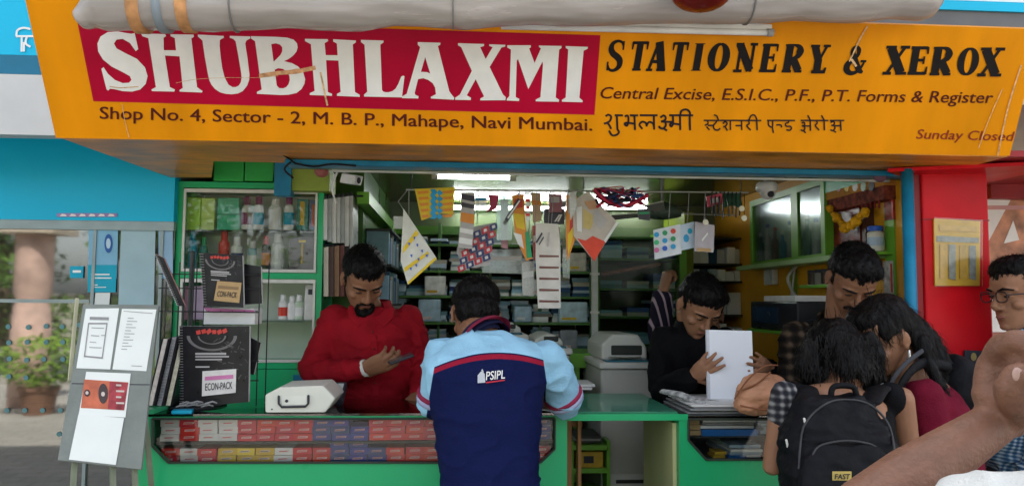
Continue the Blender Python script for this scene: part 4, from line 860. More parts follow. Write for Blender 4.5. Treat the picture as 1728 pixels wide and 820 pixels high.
# CCTV cameras
def cctv(label, px, py, y, yaw, style):
    c = W(px, py, y); t = thing('security_camera', label, 'camera', tuple(c + V((0, 0, .03))))
    if style == 'dome':
        m = MB(); m.lathe(c + V((0, 0, 0)), [(.034, .03), (.042, .02), (.044, 0), (.03, -.012)][::-1], 20); part(m, 'base', wht_, t, smooth=True)
        m = MB(); m.ell(c + V((.0, -.008, -.012)), (.030, .030, .030), nu=18, nv=12); part(m, 'ball', wht_, t, smooth=True)
        m = MB(); m.ell(c + V((.002, -.033, -.022)), (.014, .008, .014)); part(m, 'lens', M_ink, t, smooth=True)
        m = MB(); m.cyl(c + V((0, 0, .031)), .012, max(.02, CZ - c.z - .031), 10); part(m, 'mount', wht_, t)
    else:
        m = MB(); m.obox(c, V((.030, -.02, -.006)), V((.012, .018, 0)), V((.004, 0, .018))); part(m, 'housing', wht_, t, bevel=.004)
        m = MB(); m.ell(c + V((.031, -.022, -.007)), (.008, .012, .012)); part(m, 'lens', M_ink, t, smooth=True)
        m = MB(); m.tube([c + V((-.01, .0, .015)), c + V((-.03, .01, .03)), c + V((-.05, .02, .055))], .007, 8); part(m, 'bracket', M_grey, t, smooth=True)
        m = MB(); m.tube(smoothline([c + V((-.045, .0, .05)), c + V((-.07, -.01, -.03)), c + V((-.055, .0, -.09))], 5), .004, 6); part(m, 'cable', wht_, t, smooth=True)
cctv('white dome security camera hanging at the upper right of the shop opening', 1294, 320, 3.0, 0, 'dome')
cctv('boxy white security camera under the beam at the upper left', 593, 303, 2.95, 0, 'box')
# hanging folders on the left wall end
for i in range(7):
    px = 549 + i * 7.2; t = thing('clear_folder', 'pale clear folder, %s in the row hanging beside the cabinet' % ordn(i), 'folder', tuple(W(px, 335, 3.1)), 'clear folders hanging beside the cabinet')
    m = MB(); tl = (i - 3) * .9; ht = (405, 408, 410, 410, 410, 415, 422)[i]; y = 3.08 + i * .012
    m.slab([W(px - 3.3, 334 - tl, y), W(px + 3.6, 333 - tl, y), W(px + 3.4, ht, y), W(px - 3.4, ht, y)], (0, .16, 0)); part(m, 'sleeve', [MT('clear white sleeve', (.50, .51, .50)), MT('clear grey sleeve', (.36, .38, .38)), MT('clear bright sleeve', (.64, .64, .62))][i % 3], t)
    m = MB(); m.slab([W(px - 2, 328 - tl, y + .004), W(px + 2, 327 - tl, y + .004), W(px + 2, 334 - tl, y + .004), W(px - 2, 334 - tl, y + .004)], (0, .01, 0)); part(m, 'clip', M_ink, t)
for i, c_ in enumerate(('cream', 'dark brown', 'tan', 'maroon', 'black')):
    px = 550 + i * 9; t = thing('file_cover', '%s file cover, %s of those hanging below the clear folders' % (c_, ordn(i)), 'file', tuple(W(px, 415, 3.1)), 'file covers hanging below the folders')
    m = MB(); y = 3.09 + i * .015; m.slab([W(px - 4, 418 - i, y), W(px + 4, 416 - i, y), W(px + 4, 500, y), W(px - 4, 500, y)], (0, .18, 0))
    part(m, 'cover', MT(c_ + ' file cover', ((.55, .5, .4), (.09, .05, .04), (.32, .18, .1), (.16, .05, .04), (.02, .02, .02))[i], .5), t)
t = thing('folder_rail', 'thin dark rail the folders hang from beside the cabinet', 'rail', tuple(W(575, 330, 3.09)))
m = MB(); m.tube([W(545, 331, 3.085), W(612, 331, 3.2)], .004, 8); part(m, 'rod', M_ink, t)
m = MB(); m.tube([W(545, 414, 3.085), W(600, 414, 3.2)], .004, 8); part(m, 'rod', M_ink, t)
# shelves with goods along the left wall (seen edge on, dark)
t = thing('wall_rack', 'dark rack on the left wall behind the red shirted man', 'shelf', (LX + .06, 3.9, 0))
for z in (1.25, 1.42, 1.6, 1.76): part(MB().box(LX + .001, LX + .12, 3.5, 4.2, z, z + .01), 'shelf_board', M_dk, t)
for i in range(10):
    y = 3.52 + i * .067; kd = (2, 4, 0, 3, 2)[i % 5]
    for j, z in enumerate((1.26, 1.43, 1.61)):
        o = MB().box(0, .1, 0, .055, 0, .11 + .02 * ((i + j) % 3)).build('file', M_bk[kd], None); o.location = (LX + .005, y, z + .0005)
        tag(o, '%s file, %s from the front on the %s board of the left wall rack' % (BKN[kd], ordn(i), ordn(j)), 'file', 'files on the left wall rack')
# ================================================================== notice stand
NB0, NT0 = W(170, 780, 2.28), W(200, 515, 2.42); nu_ = V((0, NT0.y - NB0.y, NT0.z - NB0.z)).normalized(); NN = V((1, 0, 0)).cross(nu_); NN = NN if NN.y < 0 else -NN
NBF = planefn(NB0, NN)
ns = thing('notice_stand', 'grey easel notice board on wooden legs in front of the glass shop', 'notice board', (NB0.x, 2.3, 0))
part(MB().slab([NBF(140, 513), NBF(268, 514), NBF(238, 792), NBF(97, 776)], NN * -.012), 'board', mat('grey felt board', (.20, .22, .20), .8, .12, 12, .2, 90), ns, bevel=.002)
part(MB().slab([NBF(121, 646, .0006), NBF(253, 648, .0006), NBF(253, 649.6, .0006), NBF(121, 647.6, .0006)], NN * -.0005), 'seam', M_ink, ns)
for x, x2 in ((121, 112), (185, 187), (222, 226)):
    a = NBF(x, 770, -.02); b = NBF(x2, 900, -.02); f = a + (b - a) * (a.z / (a.z - b.z)); m = MB(); m.tube([a, f], .009, 4, rnd=False); part(m, 'leg', mat('grey green timber', (.20, .22, .15), .7, .2, 12), ns)
m = MB(); m.tube([NBF(125, 500, -.02), NBF(112, 640, -.02)], .006, 4, rnd=False); part(m, 'side_batten', mat('pale timber', (.5, .48, .33), .6), ns)
m = MB(); q = NBF(235, 640, -.02); m.tube([q, V((q.x + .02, q.y + .34, 0))], .009, 4, rnd=False); part(m, 'leg', mat('grey green timber', (.2, .22, .15)), ns)
M_sheet = mat('notice paper', (.78, .80, .76), .6, .03, 10)
def sheet(label, pts, h=.001):
    c = NBF(*[sum(p[i] for p in pts) / 4 for i in (0, 1)]); t = thing('notice', label, 'paper', tuple(c)); m = MB(); m.slab([NBF(*p, h) for p in pts], NN * -.0007); part(m, 'sheet', M_sheet, t); return t
def lines(t, name, segs, m_, h=.002):
    m = MB()
    for k, (x0, y0, x1, y1, w_) in enumerate(segs): ribbon(m, [(x0, y0), (x1, y1)], w_, NBF, 0, h)
    part(m, name, m_, t)
t = sheet('white notice with a framed printed form, upper left on the grey board', [(145, 521), (201, 520), (186, 623), (129, 621)])
lines(t, 'printed_frame', [(150,546,143,602,1.8), (181,546,173,604,1.8), (149,546,182,546,2.5), (142,601,174,604,2.5)], M_grey)
lines(t, 'printed_text', [(152,537,184,538,5), (155,553,176,554,1.2), (154,566,168,567,1.2), (152,577,163,578,1.2), (151,586,172,587,1.2), (171,566,178,566,1.2)], M_grey)
t = sheet('white notice covered in typed lines, upper right on the grey board', [(206, 521), (264, 522), (247, 626), (190, 623)])
lines(t, 'printed_text', [(209,525,258,529,1)] + [(216 - k * 1.1, 537 + k * 5.2, 216 - k * 1.1 + (10 + (k * 7) % 14), 537.4 + k * 5.2, 1.1) for k in range(11)] + [(222,617,240,618,1)], M_grey)
t = sheet('orange red photo advertisement pinned in the middle of the grey board', [(146, 627), (221, 630), (212, 704), (133, 700)], .0018)
m = MB(); m.slab([NBF(*p, .0028) for p in ((143, 640), (217, 645), (210, 692), (137, 688))], NN * -.0006); part(m, 'photo', mat('orange red photo', (.55, .14, .07), .4, .3, 25), t)
m = MB(); m.slab([NBF(*p, .0036) for p in ((186, 644), (217, 646), (210, 692), (183, 690))], NN * -.0006); part(m, 'photo_dark_side', mat('crimson photo', (.33, .04, .05), .4, .5, 40), t)
m = MB(); m.slab([NBF(175 + 8 * cos(a * pi / 8), 664 + 17 * sin(a * pi / 8), .0042) for a in range(16)], NN * -.0006); m.slab([NBF(148 + 5 * cos(a * pi / 6), 663 + 6 * sin(a * pi / 6), .0042) for a in range(12)], NN * -.0006); part(m, 'photo_wheel', mat('dark photo ink', (.06, .04, .04), .4), t)
m = MB(); m.slab([NBF(175 + 3.2 * cos(a * pi / 6), 665 + 4 * sin(a * pi / 6), .005) for a in range(12)], NN * -.0006); m.slab([NBF(148 + 2.6 * cos(a * pi / 6), 663 + 3 * sin(a * pi / 6), .005) for a in range(12)], NN * -.0006)
for k in range(4): ribbon(m, [(197, 650 + k * 10), (206 + k % 2 * 5, 650.5 + k * 10)], 3, NBF, 0, .005)
part(m, 'photo_highlight', mat('pale photo ink', (.6, .5, .45), .4), t)
sheet('blank white sheet at the bottom of the grey notice board', [(133, 699), (210, 705), (196, 784), (117, 775)], .003)
# ================================================================== wire rack with notebooks on the counter's left end
RKY = 2.66
rk = thing('wire_rack', 'black wire display rack standing on the left end of the long counter', 'rack', (wx(350, RKY, 690), RKY, ZT + .009))
m = MB(); ZR = ZT + .012
def wp(x, y, d=RKY): return W(x, y, d)
for x in (272, 303, 318, 432):
    b = wp(x, 690); m.tube([V((b.x, RKY, ZR)), V((b.x, RKY, wz(455, RKY)))], .0022, 6)
    m.tube([V((b.x, RKY + .12, ZR)), V((b.x, RKY + .12, wz(445, RKY)))], .0022, 6)
for y in (462, 486, 525, 607, 640): m.tube([wp(268, y), wp(436, y + 2)], .0020, 6); m.tube([wp(268, y, RKY + .12), wp(436, y + 2, RKY + .12)], .002, 6)
for y in (525, 640):
    for k in range(9): x = 272 + k * 20; m.tube([wp(x, y), wp(x, y, RKY + .12)], .0016, 5)
for y in (462, 525, 607):
    for x in (270, 434): m.tube([wp(x, y), wp(x, y, RKY + .12)], .002, 5)
part(m, 'wire_frame', mat('black wire', (.02, .02, .02), .35), rk, smooth=True)
m = MB(); m.tube([V((wx(322, RKY + .06), RKY + .06, ZR)), V((wx(322, RKY + .06), RKY + .06, wz(430, RKY)))], .009, 12); part(m, 'post', mat('black post', (.03, .035, .03), .4), rk, smooth=True)
m = MB(); m.lathe((wx(340, RKY + .06), RKY + .04, ZT + .0085), [(.10, 0), (.10, .006), (.03, .012)], 24); part(m, 'foot', M_ink, rk)
M_cov = mat('glossy black notebook cover', (.016, .015, .018), .3, .4, 22, .05, 30)
def notebook(label, q, y, dz=.010, sticker=None, art=True, back=0.0, edge=None):
    """q: TL TR BR BL pixels of the front cover at depth y"""
    c = W(sum(p[0] for p in q) / 4, sum(p[1] for p in q) / 4, y); t = thing('notebook', label, 'notebook', (c.x, y, W(*q[2], y).z))
    cor = [W(*p, y) for p in q]; n = (cor[1] - cor[0]).cross(cor[3] - cor[0]).normalized(); n = n if n.y < 0 else -n
    PF = planefn(cor[0], n)
    m = MB(); m.slab(cor, n * -.0015); part(m, 'cover', M_cov, t)
    m = MB(); m.slab([p - n * .002 + (V((cor[0].x + cor[1].x, 0, 0)) * 0) for p in cor], n * -dz); part(m, 'pages', edge or M_pap, t)
    m = MB(); m.slab([p - n * (.0025 + dz) for p in cor], n * -.0015); part(m, 'back_cover', M_cov, t)
    m = MB(); L = (cor[3] - cor[0]).length; k = int(L / .0085)
    for i in range(k):
        p = cor[0].lerp(cor[3], (i + .5) / k) + (cor[1] - cor[0]).normalized() * .003; ax = (cor[1] - cor[0]).normalized()
        m.tube([p + n * 0 + ax * .007 - n * -.001, p + n * .004, p - ax * .007, p - n * (dz + .004), p + ax * .007 - n * (dz + .003)], .0011, 5, rnd=False)
    part(m, 'spiral_binding', mat('steel wire', (.45, .45, .45), .3, metal=.8), t)
    def pt(u, v, h=.0008): return cor[0] + (cor[1] - cor[0]) * u + (cor[3] - cor[0]) * v + n * h
    if art:
        m = MB()
        for k_, (r0, r1) in enumerate(((.30, .26), (.17, .15))):
            for a in range(20):
                a0, a1 = pi * a / 20 , pi * (a + 1) / 20
                f = lambda r, an: pt(.46 + r * 1.2 * cos(an), .12 + r * .62 * sin(an), .0010 + k_ * .0002)
                m.add([f(r0, a0), f(r0, a1), f(r1, a1), f(r1, a0)], [(0, 1, 2, 3)])
        part(m, 'cover_arc', mat('grey cover print', (.16, .15, .15), .3), t)
        m = MB(); fn = lambda x, y_, h=0: pt(x, y_, .0016 + h)
        for k_ in range(6): ribbon(m, [(.24 + k_ * .075, .085 - .012 * (k_ % 2)), (.30 + k_ * .075, .07 - .012 * (k_ % 3))], .05, fn)
        part(m, 'red_title', mat('red cover print', (.55, .06, .05), .35), t)
        m = MB()
        for k_, (v, u1) in enumerate(((.34, .66), (.375, .70), (.41, .60), (.50, .42))): ribbon(m, [(.22, v), (u1, v)], .018 if k_ else .026, fn)
        part(m, 'cover_text', mat('pale cover print', (.42, .40, .40), .35), t)
        m = MB(); rr_ = random.Random(len(label))
        for k_ in range(30):
            u, v = rr_.uniform(.5, .95), rr_.uniform(.05, .62); ribbon(m, [(u, v), (u + rr_.uniform(-.1, .1), v + rr_.uniform(-.02, .06))], rr_.uniform(.006, .014), lambda x, y_, h=0: pt(min(.97, x), y_, .0012 + k_ * .00001 + h * .1))
        part(m, 'cover_streak', mat('smoke cover print', (.09, .085, .09), .3), t)
    if sticker:
        kind, sq = sticker; sc = [PF(*p, .0022) for p in sq]
        m = MB(); m.slab(sc, n * -.0004); part(m, 'sticker', M_kraft if kind == 'kraft' else M_cw, t)
        l = lambda x, y_: (sq[0][0] + (sq[1][0] - sq[0][0]) * x + (sq[3][0] - sq[0][0]) * y_, sq[0][1] + (sq[1][1] - sq[0][1]) * x + (sq[3][1] - sq[0][1]) * y_)
        m = MB(); words(m, 'CON-PACK' if kind == 'kraft' else 'ECON-PACK', l(.1, .78), l(.9, .78), l(.1, .50), PF, 0, .01, h=.003); part(m, 'sticker_text', M_ink, t)
        m = MB(); m.slab([PF(*l(a, b), .0032) for a, b in ((.08, .22), (.92, .22), (.92, .38), (.08, .38))], n * -.0004); part(m, 'sticker_bar', mat('pink print', (.6, .2, .4), .4) if kind != 'kraft' else mat('brown print', (.25, .16, .08), .5), t)
    return t
notebook('black spiral notebook with a brown kraft sticker, upper front of the wire rack', [(338, 426), (409, 431), (411, 519), (344, 516)], 2.63, .014, ('kraft', [(367, 474), (408, 477), (404, 511), (361, 507)]))
notebook('plain black notebook half hidden behind the kraft stickered one', [(406, 444), (440, 450), (442, 512), (408, 514)], 2.68, .012, None, False)
notebook('black spiral notebook with a pink and white sticker, lower front of the wire rack', [(303, 550), (421, 550), (419, 678), (305, 688)], 2.61, .016, ('pink', [(342, 626), (399, 622), (398, 662), (341, 668)]))
notebook('black notebook peeping out behind the pink stickered one', [(405, 560), (440, 578), (428, 632), (405, 628)], 2.67, .012, None, False)
notebook('tilted black notebook with pale red striped edge in the upper left rack pocket', [(262, 428), (276, 436), (312, 516), (300, 516)], 2.60, .010, None, False, edge=mat('pink page edge', (.6, .3, .3), .6))
for i, (x, lb, ec) in enumerate(((247, 'outermost', (.62, .55, .50)), (262, 'middle', (.30, .30, .32)), (277, 'innermost', (.66, .62, .48)))):
    t = thing('notebook', 'notebook seen edge on in the lower left rack pocket, %s of three' % lb, 'notebook', tuple(W(x, 684, 2.6))); y = 2.60 + i * .012
    for nm, a, b, mm in (('cover', 0, 2.5, M_cov), ('pages', 2.8, 10, mat('page edge %d' % i, ec, .6, .2, 60)), ('back_cover', 10.3, 13, M_cov)):
        m = MB(); m.slab([W(x + 26 + a, 572 - i * 3, y), W(x + 26 + b, 571 - i * 3, y), W(x + b, 684, y - .03), W(x + a, 684, y - .03)], (0, .15, 0)); part(m, nm, mm, t)
    if i == 1:
        m = MB()
        for k in range(22): p = W(x + 26 + 6 - 26 * k / 22, 573 + k * 5, y - .03 * k / 22); m.tube([p + V((-.006, -.002, 0)), p + V((0, -.006, .001)), p + V((.006, -.002, 0))], .0011, 5, rnd=False)
        part(m, 'spiral_binding', mat('steel wire', (.45, .45, .45)), t)
t = thing('sticker_box', 'white sticker inside a black box behind the kraft stickered notebook', 'box', tuple(W(375, 545, 2.70)))
m = MB(); pbox(m, 344, 520, 430, 547, 2.70, 2.8); part(m, 'sheets', M_pap, t)
m = MB(); m.slab([W(344, 519, 2.699), W(430, 523, 2.699), W(428, 528, 2.699), W(350, 527, 2.699)], (0, -.001, 0)); part(m, 'pink_edge', mat('pink print'  , (.6, .2, .4)), t)
t = thing('card_packet', 'small bright blue packet lying on the counter glass beneath the wire rack', 'packet', tuple(W(305, 697, 2.53)))
m = MB(); m.obox(W(308, 694, 2.54) , V((.03, .004, 0)), V((-.004, .02, 0)), V((0, 0, .006))); part(m, 'box', cyan, t, bevel=.002)
t = thing('pen_tray', 'grey tangle of clips on the counter glass beneath the wire rack', 'clips', tuple(W(320, 688, 2.56)))
m = MB()
for k in range(9): p = W(298 + k * 6, 686 - (k * 5) % 7, 2.57 + (k * 3 % 4) * .01); p.z = max(p.z, ZT + .012); m.tube([p, p + V((.02, .01 * (k % 3 - 1), .006)), p + V((.03, .02, 0))], .003, 6)
part(m, 'clip', M_grey, t, smooth=True)
# ================================================================== white machine, card reader
t = thing('cheque_machine', 'white angular office machine with a black recessed handle on the counter', 'machine', tuple(FP(505, 697, 2.5)))
M_mw = mat('machine ivory', (.66, .66, .58), .35, .05, 8)
y0 = 2.515; zb_ = ZT + .010
def mp(x, y): p = W(x, y, y0); return V((p.x, y0, max(zb_, p.z)))
pts = [mp(447, 700), mp(447, 666), mp(472, 653), mp(545, 650), mp(566, 672), mp(549, 700)]
part(MB().slab(pts, (0, .2, 0)), 'body', M_mw, t, bevel=.006)
m = MB(); hp = [mp(471, 668), mp(471, 680), mp(476, 686), mp(516, 685), mp(521, 680), mp(521, 667)]; hp = [p + V((0, -.006, 0)) for p in hp]; m.tube(hp, .0036, 8); part(m, 'handle', M_ink, t, smooth=True)
m = MB(); m.slab([mp(474, 668) + V((0, -.001, 0)), mp(518, 667) + V((0, -.001, 0)), mp(518, 682) + V((0, -.001, 0)), mp(476, 683) + V((0, -.001, 0))], (0, -.001, 0)); part(m, 'handle_panel', mat('machine ivory light', (.72, .72, .64), .35), t)
m = MB(); m.cyl(mp(484, 676) + V((0, -.004, 0)), .005, .003, 12, axis='y'); m.cyl(mp(459, 690) + V((0, -.002, 0)), .0025, .002, 10, axis='y'); part(m, 'screw', M_ink, t)
t = thing('calculator', 'black desk calculator with pale screen leaning behind the white machine', 'calculator', tuple(W(565, 668, 2.75)))
m = MB(); c = W(558, 664, 2.75); c.z = max(c.z, ZT + .03); m.obox(c, V((.05, .0, .0)), V((0, .05, .025)), V((0, -.006, .012))); part(m, 'body', M_ink, t, bevel=.004)
m = MB(); m.obox(c + V((.006, -.006, .013)) + V((0, .018, .009)), V((.035, 0, 0)), V((0, .018, .009)), V((0, -.0006, .0012))); part(m, 'screen', mat('pale screen', (.5, .55, .5), .2), t)
# ================================================================== hanging rod and goods
RDY = 2.9
rod = thing('hanging_rod', 'thin metal rod across the shop front from which the packets hang', 'rod', tuple(W(980, 322, RDY)))
m = MB(); ra, rbb = W(686, 320, RDY), W(1262, 325, RDY); m.tube([ra, rbb], .0035, 8); part(m, 'rod', mat('grey rod', (.4, .4, .36), .35, metal=.7), rod, smooth=True)
for x in (694, 980, 1250):
    m = MB(); p = ra.lerp(rbb, (x - 686) / 576); m.tube([p, V((p.x, p.y, CZ))], .0018, 6); part(m, 'hanger_wire', M_ink, rod)
def rodp(px): return ra.lerp(rbb, (px - 686) / 576)
def hang(name, label, cat, pts, m_, dy=0.0, th=.006, mid=None, strips=(), group=None, top=None, bulge=.0, hook=True):
    y = RDY + dy; cx = sum(p[0] for p in pts) / len(pts); ytop = min(p[1] for p in pts); tx = top if top is not None else [p[0] for p in pts if p[1] == ytop][0]
    t = thing(name, label, cat, tuple(W(tx, 322, y)), group)
    m = MB(); m.slab([W(*p, y) for p in pts], (0, th, 0)); part(m, 'packet', m_, t)
    r_ = rodp(tx)
    if hook:
        m = MB(); m.tube([W(tx, ytop + 3, y + th / 2), V((r_.x, r_.y - .003, r_.z + .004)), V((r_.x, r_.y + .006, r_.z + .002))], .0014, 5); part(m, 'hook', M_grey, t)
    for k, (nm, ps, mm) in enumerate(strips):
        m = MB(); m.slab([W(*p, y - .0008 - k * .0006) for p in ps], (0, -.0005, 0)); part(m, nm, mm, t)
    return t
def rect(x0, y0, x1, y1): return [(x0, y0), (x1, y0), (x1, y1), (x0, y1)]
yel = MT('yellow pack', (.72, .50, .02)); orn = MT('orange pack', (.70, .25, .03)); M_clr = glass('clear pouch', (.80, .85, .84), .12, .1, .22); M_clw = glass('white clear pouch', (.9, .92, .92), .1, .12, .45)
skyb = MT('sky blue print', (.02, .32, .62)); drk = MT('dark print pack', (.05, .045, .06)); gry = MT('grey pack', (.42, .40, .39))
zig = []
for k in range(5):
    y = 325 + k * 10; zig.append(('blue_leaf', [(726, y - 5), (732 + 2, y - 6), (738, y), (741, y - 5), (748, y + 1), (741, y + 6), (738, y + 1), (733, y + 5), (725, y + 4), (729, y)], skyb))
    zig.append(('orange_leaf', [(704 + k * 2, y - 2), (722, y - 3), (724, y + 1), (706 + k * 2, y + 3)], orn)); zig.append(('orange_leaf', [(746, y - 2), (764, y - 4), (763, y + 1), (748, y + 2)], orn))
hang('party_packet', 'yellow packet with blue zigzag pattern at the left end of the rod', 'packet', [(700, 319), (767, 316), (765, 362), (744, 360), (728, 366), (711, 372)], yel, -.02, .008, strips=zig, top=736)
kt = hang('printed_packet', 'white diamond packet with yellow bands hanging beside the red shirted man', 'packet', [(681, 352), (737, 436), (688, 480), (676, 440)], MT('white printed film', (.62, .62, .55), .25), -.04, .006,
     strips=[('yellow_band', [(680, 418), (702, 388), (707, 394), (680, 428)], yel), ('yellow_edge', [(688, 476), (734, 434), (737, 437), (689, 480)], yel), ('yellow_band', [(682, 452), (722, 424), (724, 428), (683, 459)], yel)]
     + [('blue_motif', [(688 + dx, 400 + dy), (692 + dx, 399 + dy), (691 + dx, 405 + dy)], blu_) for dx, dy in ((0, 10), (9, 0), (14, 12), (22, 22), (4, 30), (16, 36), (30, 30), (3, 52), (12, 46))], top=682, hook=False)
m = MB(); m.tube([W(681, 354, RDY - .037), W(672, 340, RDY - .02), rodp(688)], .0014, 5); part(m, 'hook', M_grey, kt)
hang('clear_pouch', 'small clear pouch hanging at the left above the diamond packet', 'pouch', rect(664, 365, 680, 386), M_clw, .02, .006, top=690, hook=True)
hang('pouch_strip', 'long strip of small dark, orange and grey pouches, left of the red card sheet', 'packet', [(778, 325), (801, 325), (800, 372), (797, 420), (773, 418), (777, 370)], gry, 0, .008,
     strips=[('dark_pouch', [(779, 327), (801, 331), (801, 341), (779, 336)], drk), ('dark_pouch', [(779, 341), (801, 346), (801, 353), (779, 349)], drk), ('orange_pouch', [(778, 358), (801, 362), (800, 378), (777, 374)], orn), ('grey_pouch', [(776, 384), (799, 388), (798, 396), (776, 392)], M_pap), ('grey_pouch', [(775, 400), (797, 404), (797, 414), (774, 410)], M_pap)])
chk = []
for i in range(5):
    for j in range(4):
        x = 772 + j * 14 - i * 1 + i * 4; y = 440 - i * 13 - j * 6 + 10; chk.append((('red_card', 'navy_card')[(i + j) % 2], [(x, y), (x + 12, y - 5), (x + 14, y + 5), (x + 2, y + 10)], (MT('red card print', (.48, .03, .05)), MT('navy card print', (.03, .04, .15)))[(i + j) % 2]))
        chk.append(('white_mark', [(x + 4, y + 1), (x + 9, y - 1), (x + 10, y + 4), (x + 5, y + 6)], M_cw))
hang('card_sheet', 'tilted sheet of red and navy cards hanging behind the pouch strip', 'card sheet', [(780, 386), (834, 376), (834, 398), (826, 448), (786, 453), (770, 425)], gry, .05, .005, strips=chk, top=805)
hang('red_packet', 'small crimson packet hanging right of the lit tube', 'packet', [(824, 328), (842, 330), (838, 352), (820, 358), (828, 346)], MT('crimson pack', (.35, .03, .08)), .03, .008)
hang('green_pouch', 'long pale green clear pouch hanging near the middle of the rod', 'pouch', rect(838, 330, 864, 405), glass('green pouch', (.6, .8, .7), .1, .1, .2), .04, .01)
hang('pen_card', 'slanted black pen on a clear card hanging from the rod', 'pen', [(874, 334), (879, 338), (857, 374), (852, 370)], drk, -.03, .006, strips=[('white_strip', [(876, 338), (878, 339), (858, 369), (856, 367)], M_pap)])
hang('toy_packet', 'long orange and yellow toy packet ending in a green tail', 'packet', [(864, 330), (884, 328), (888, 392), (898, 436), (888, 440), (870, 400)], orn, .0, .010,
     strips=[('yellow_patch', [(866, 360), (884, 362), (886, 388), (872, 384)], yel), ('green_tail', [(886, 392), (892, 390), (898, 434), (889, 436)], grn_), ('red_patch', [(868, 336), (882, 336), (882, 350), (868, 352)], red_), ('pale_patch', [(866, 392), (880, 396), (884, 420), (874, 412)], M_pap)])
hang('toy_packet', 'clear packet with beige and orange stripe right of the green tailed one', 'packet', [(896, 325), (912, 326), (914, 372), (900, 376)], MT('beige pack', (.55, .38, .22)), .05, .008, strips=[('orange_band', [(898, 338), (912, 339), (913, 346), (898, 346)], orn)])
hang('bead_string', 'white and red beaded strip hanging in the middle of the rod', 'strip', [(886, 322), (894, 322), (895, 372), (888, 374)], M_clw, -.02, .006, strips=[('red_bead', [(887, 336 + k * 12), (894, 336 + k * 12), (894, 341 + k * 12), (887, 341 + k * 12)], red_) for k in range(3)])
rows = [('clip_row', [(910, 430 + k * 19), (943, 430 + k * 19 + 1), (943, 434 + k * 19), (910, 434 + k * 19)], MT('maroon clip', (.16, .06, .05))) for k in range(5)]
hang('comb_card', 'long white card of dark clips hanging below the rod centre', 'card', [(904, 376), (942, 378), (946, 420), (946, 520), (908, 520), (904, 440)], MT('off white card', (.60, .57, .52)), -.01, .006, strips=rows + [('dark_pin', [(904, 408), (914, 392), (916, 394), (906, 411)], drk), ('dark_pin', [(909, 412), (917, 399), (918, 401), (910, 414)], drk), ('slim_pin', [(925, 392), (928, 392), (926, 416), (923, 416)], gry)], top=925)
hang('black_packet', 'dark packet with white stripes hanging above the long clip card', 'packet', rect(918, 352, 952, 378), drk, .03, .01, strips=[('white_streak', [(935 + k * 5, 374), (938 + k * 5, 374), (946 + k * 3, 362), (943 + k * 3, 362)], M_pap) for k in range(2)])
hang('maroon_packet', 'dull maroon and white sachet strip at the centre right of the rod', 'packet', rect(926, 328, 948, 358), MT('dull maroon', (.28, .10, .12)), .01, .008, strips=[('white_patch', rect(930, 332, 944, 342), gry)])
hang('red_flag', 'small dark red pennant hanging right of the long clip card', 'pennant', [(930, 380), (944, 384), (944, 402), (940, 404)], MT('oxblood', (.2, .02, .02)), .0, .004)
hang('orange_packet', 'narrow orange and yellow packet hanging left of the big diamond bag', 'packet', [(956, 328), (974, 332), (972, 400), (958, 440), (955, 400)], orn, -.02, .008, strips=[('yellow_streak', [(958, 396), (970, 378), (970, 386), (959, 430)], yel), ('red_streak', [(962, 372), (971, 366), (971, 376), (961, 392)], red_), ('clear_patch', [(958, 334), (972, 336), (970, 362), (958, 360)], gry)])
hang('string_of_sachets', 'pale silver sachet string hanging close to the big diamond bag', 'sachets', [(960, 325), (972, 322), (974, 350), (962, 372)], M_clw, -.05, .006)
bb = hang('kite_packet', 'big diamond shaped clear bag with a red lower corner on the rod', 'packet', [(992, 323), (1042, 375), (1003, 441), (968, 398), (966, 340)], MT('printed clear bag', (.50, .44, .38), .25), -.03, .010,
     strips=[('red_corner', [(974, 402), (988, 406), (1000, 398), (1022, 408), (1003, 441), (996, 432)], MT('scarlet film', (.62, .05, .02))), ('yellow_print', [(984, 352), (1004, 366), (996, 388), (984, 384)], MT('faded yellow print', (.55, .42, .15))), ('grey_print', [(1004, 348), (1026, 372), (1014, 388), (1000, 372)], gry), ('pale_print', [(972, 350), (982, 348), (982, 392), (974, 390)], M_pap), ('orange_print', [(986, 340), (1004, 338), (1008, 352), (994, 354)], MT('faded orange print', (.55, .3, .16)))]
     + [('pale_edge', [(1040, 374), (1044, 376), (1022, 410), (1019, 406)], M_pap)])
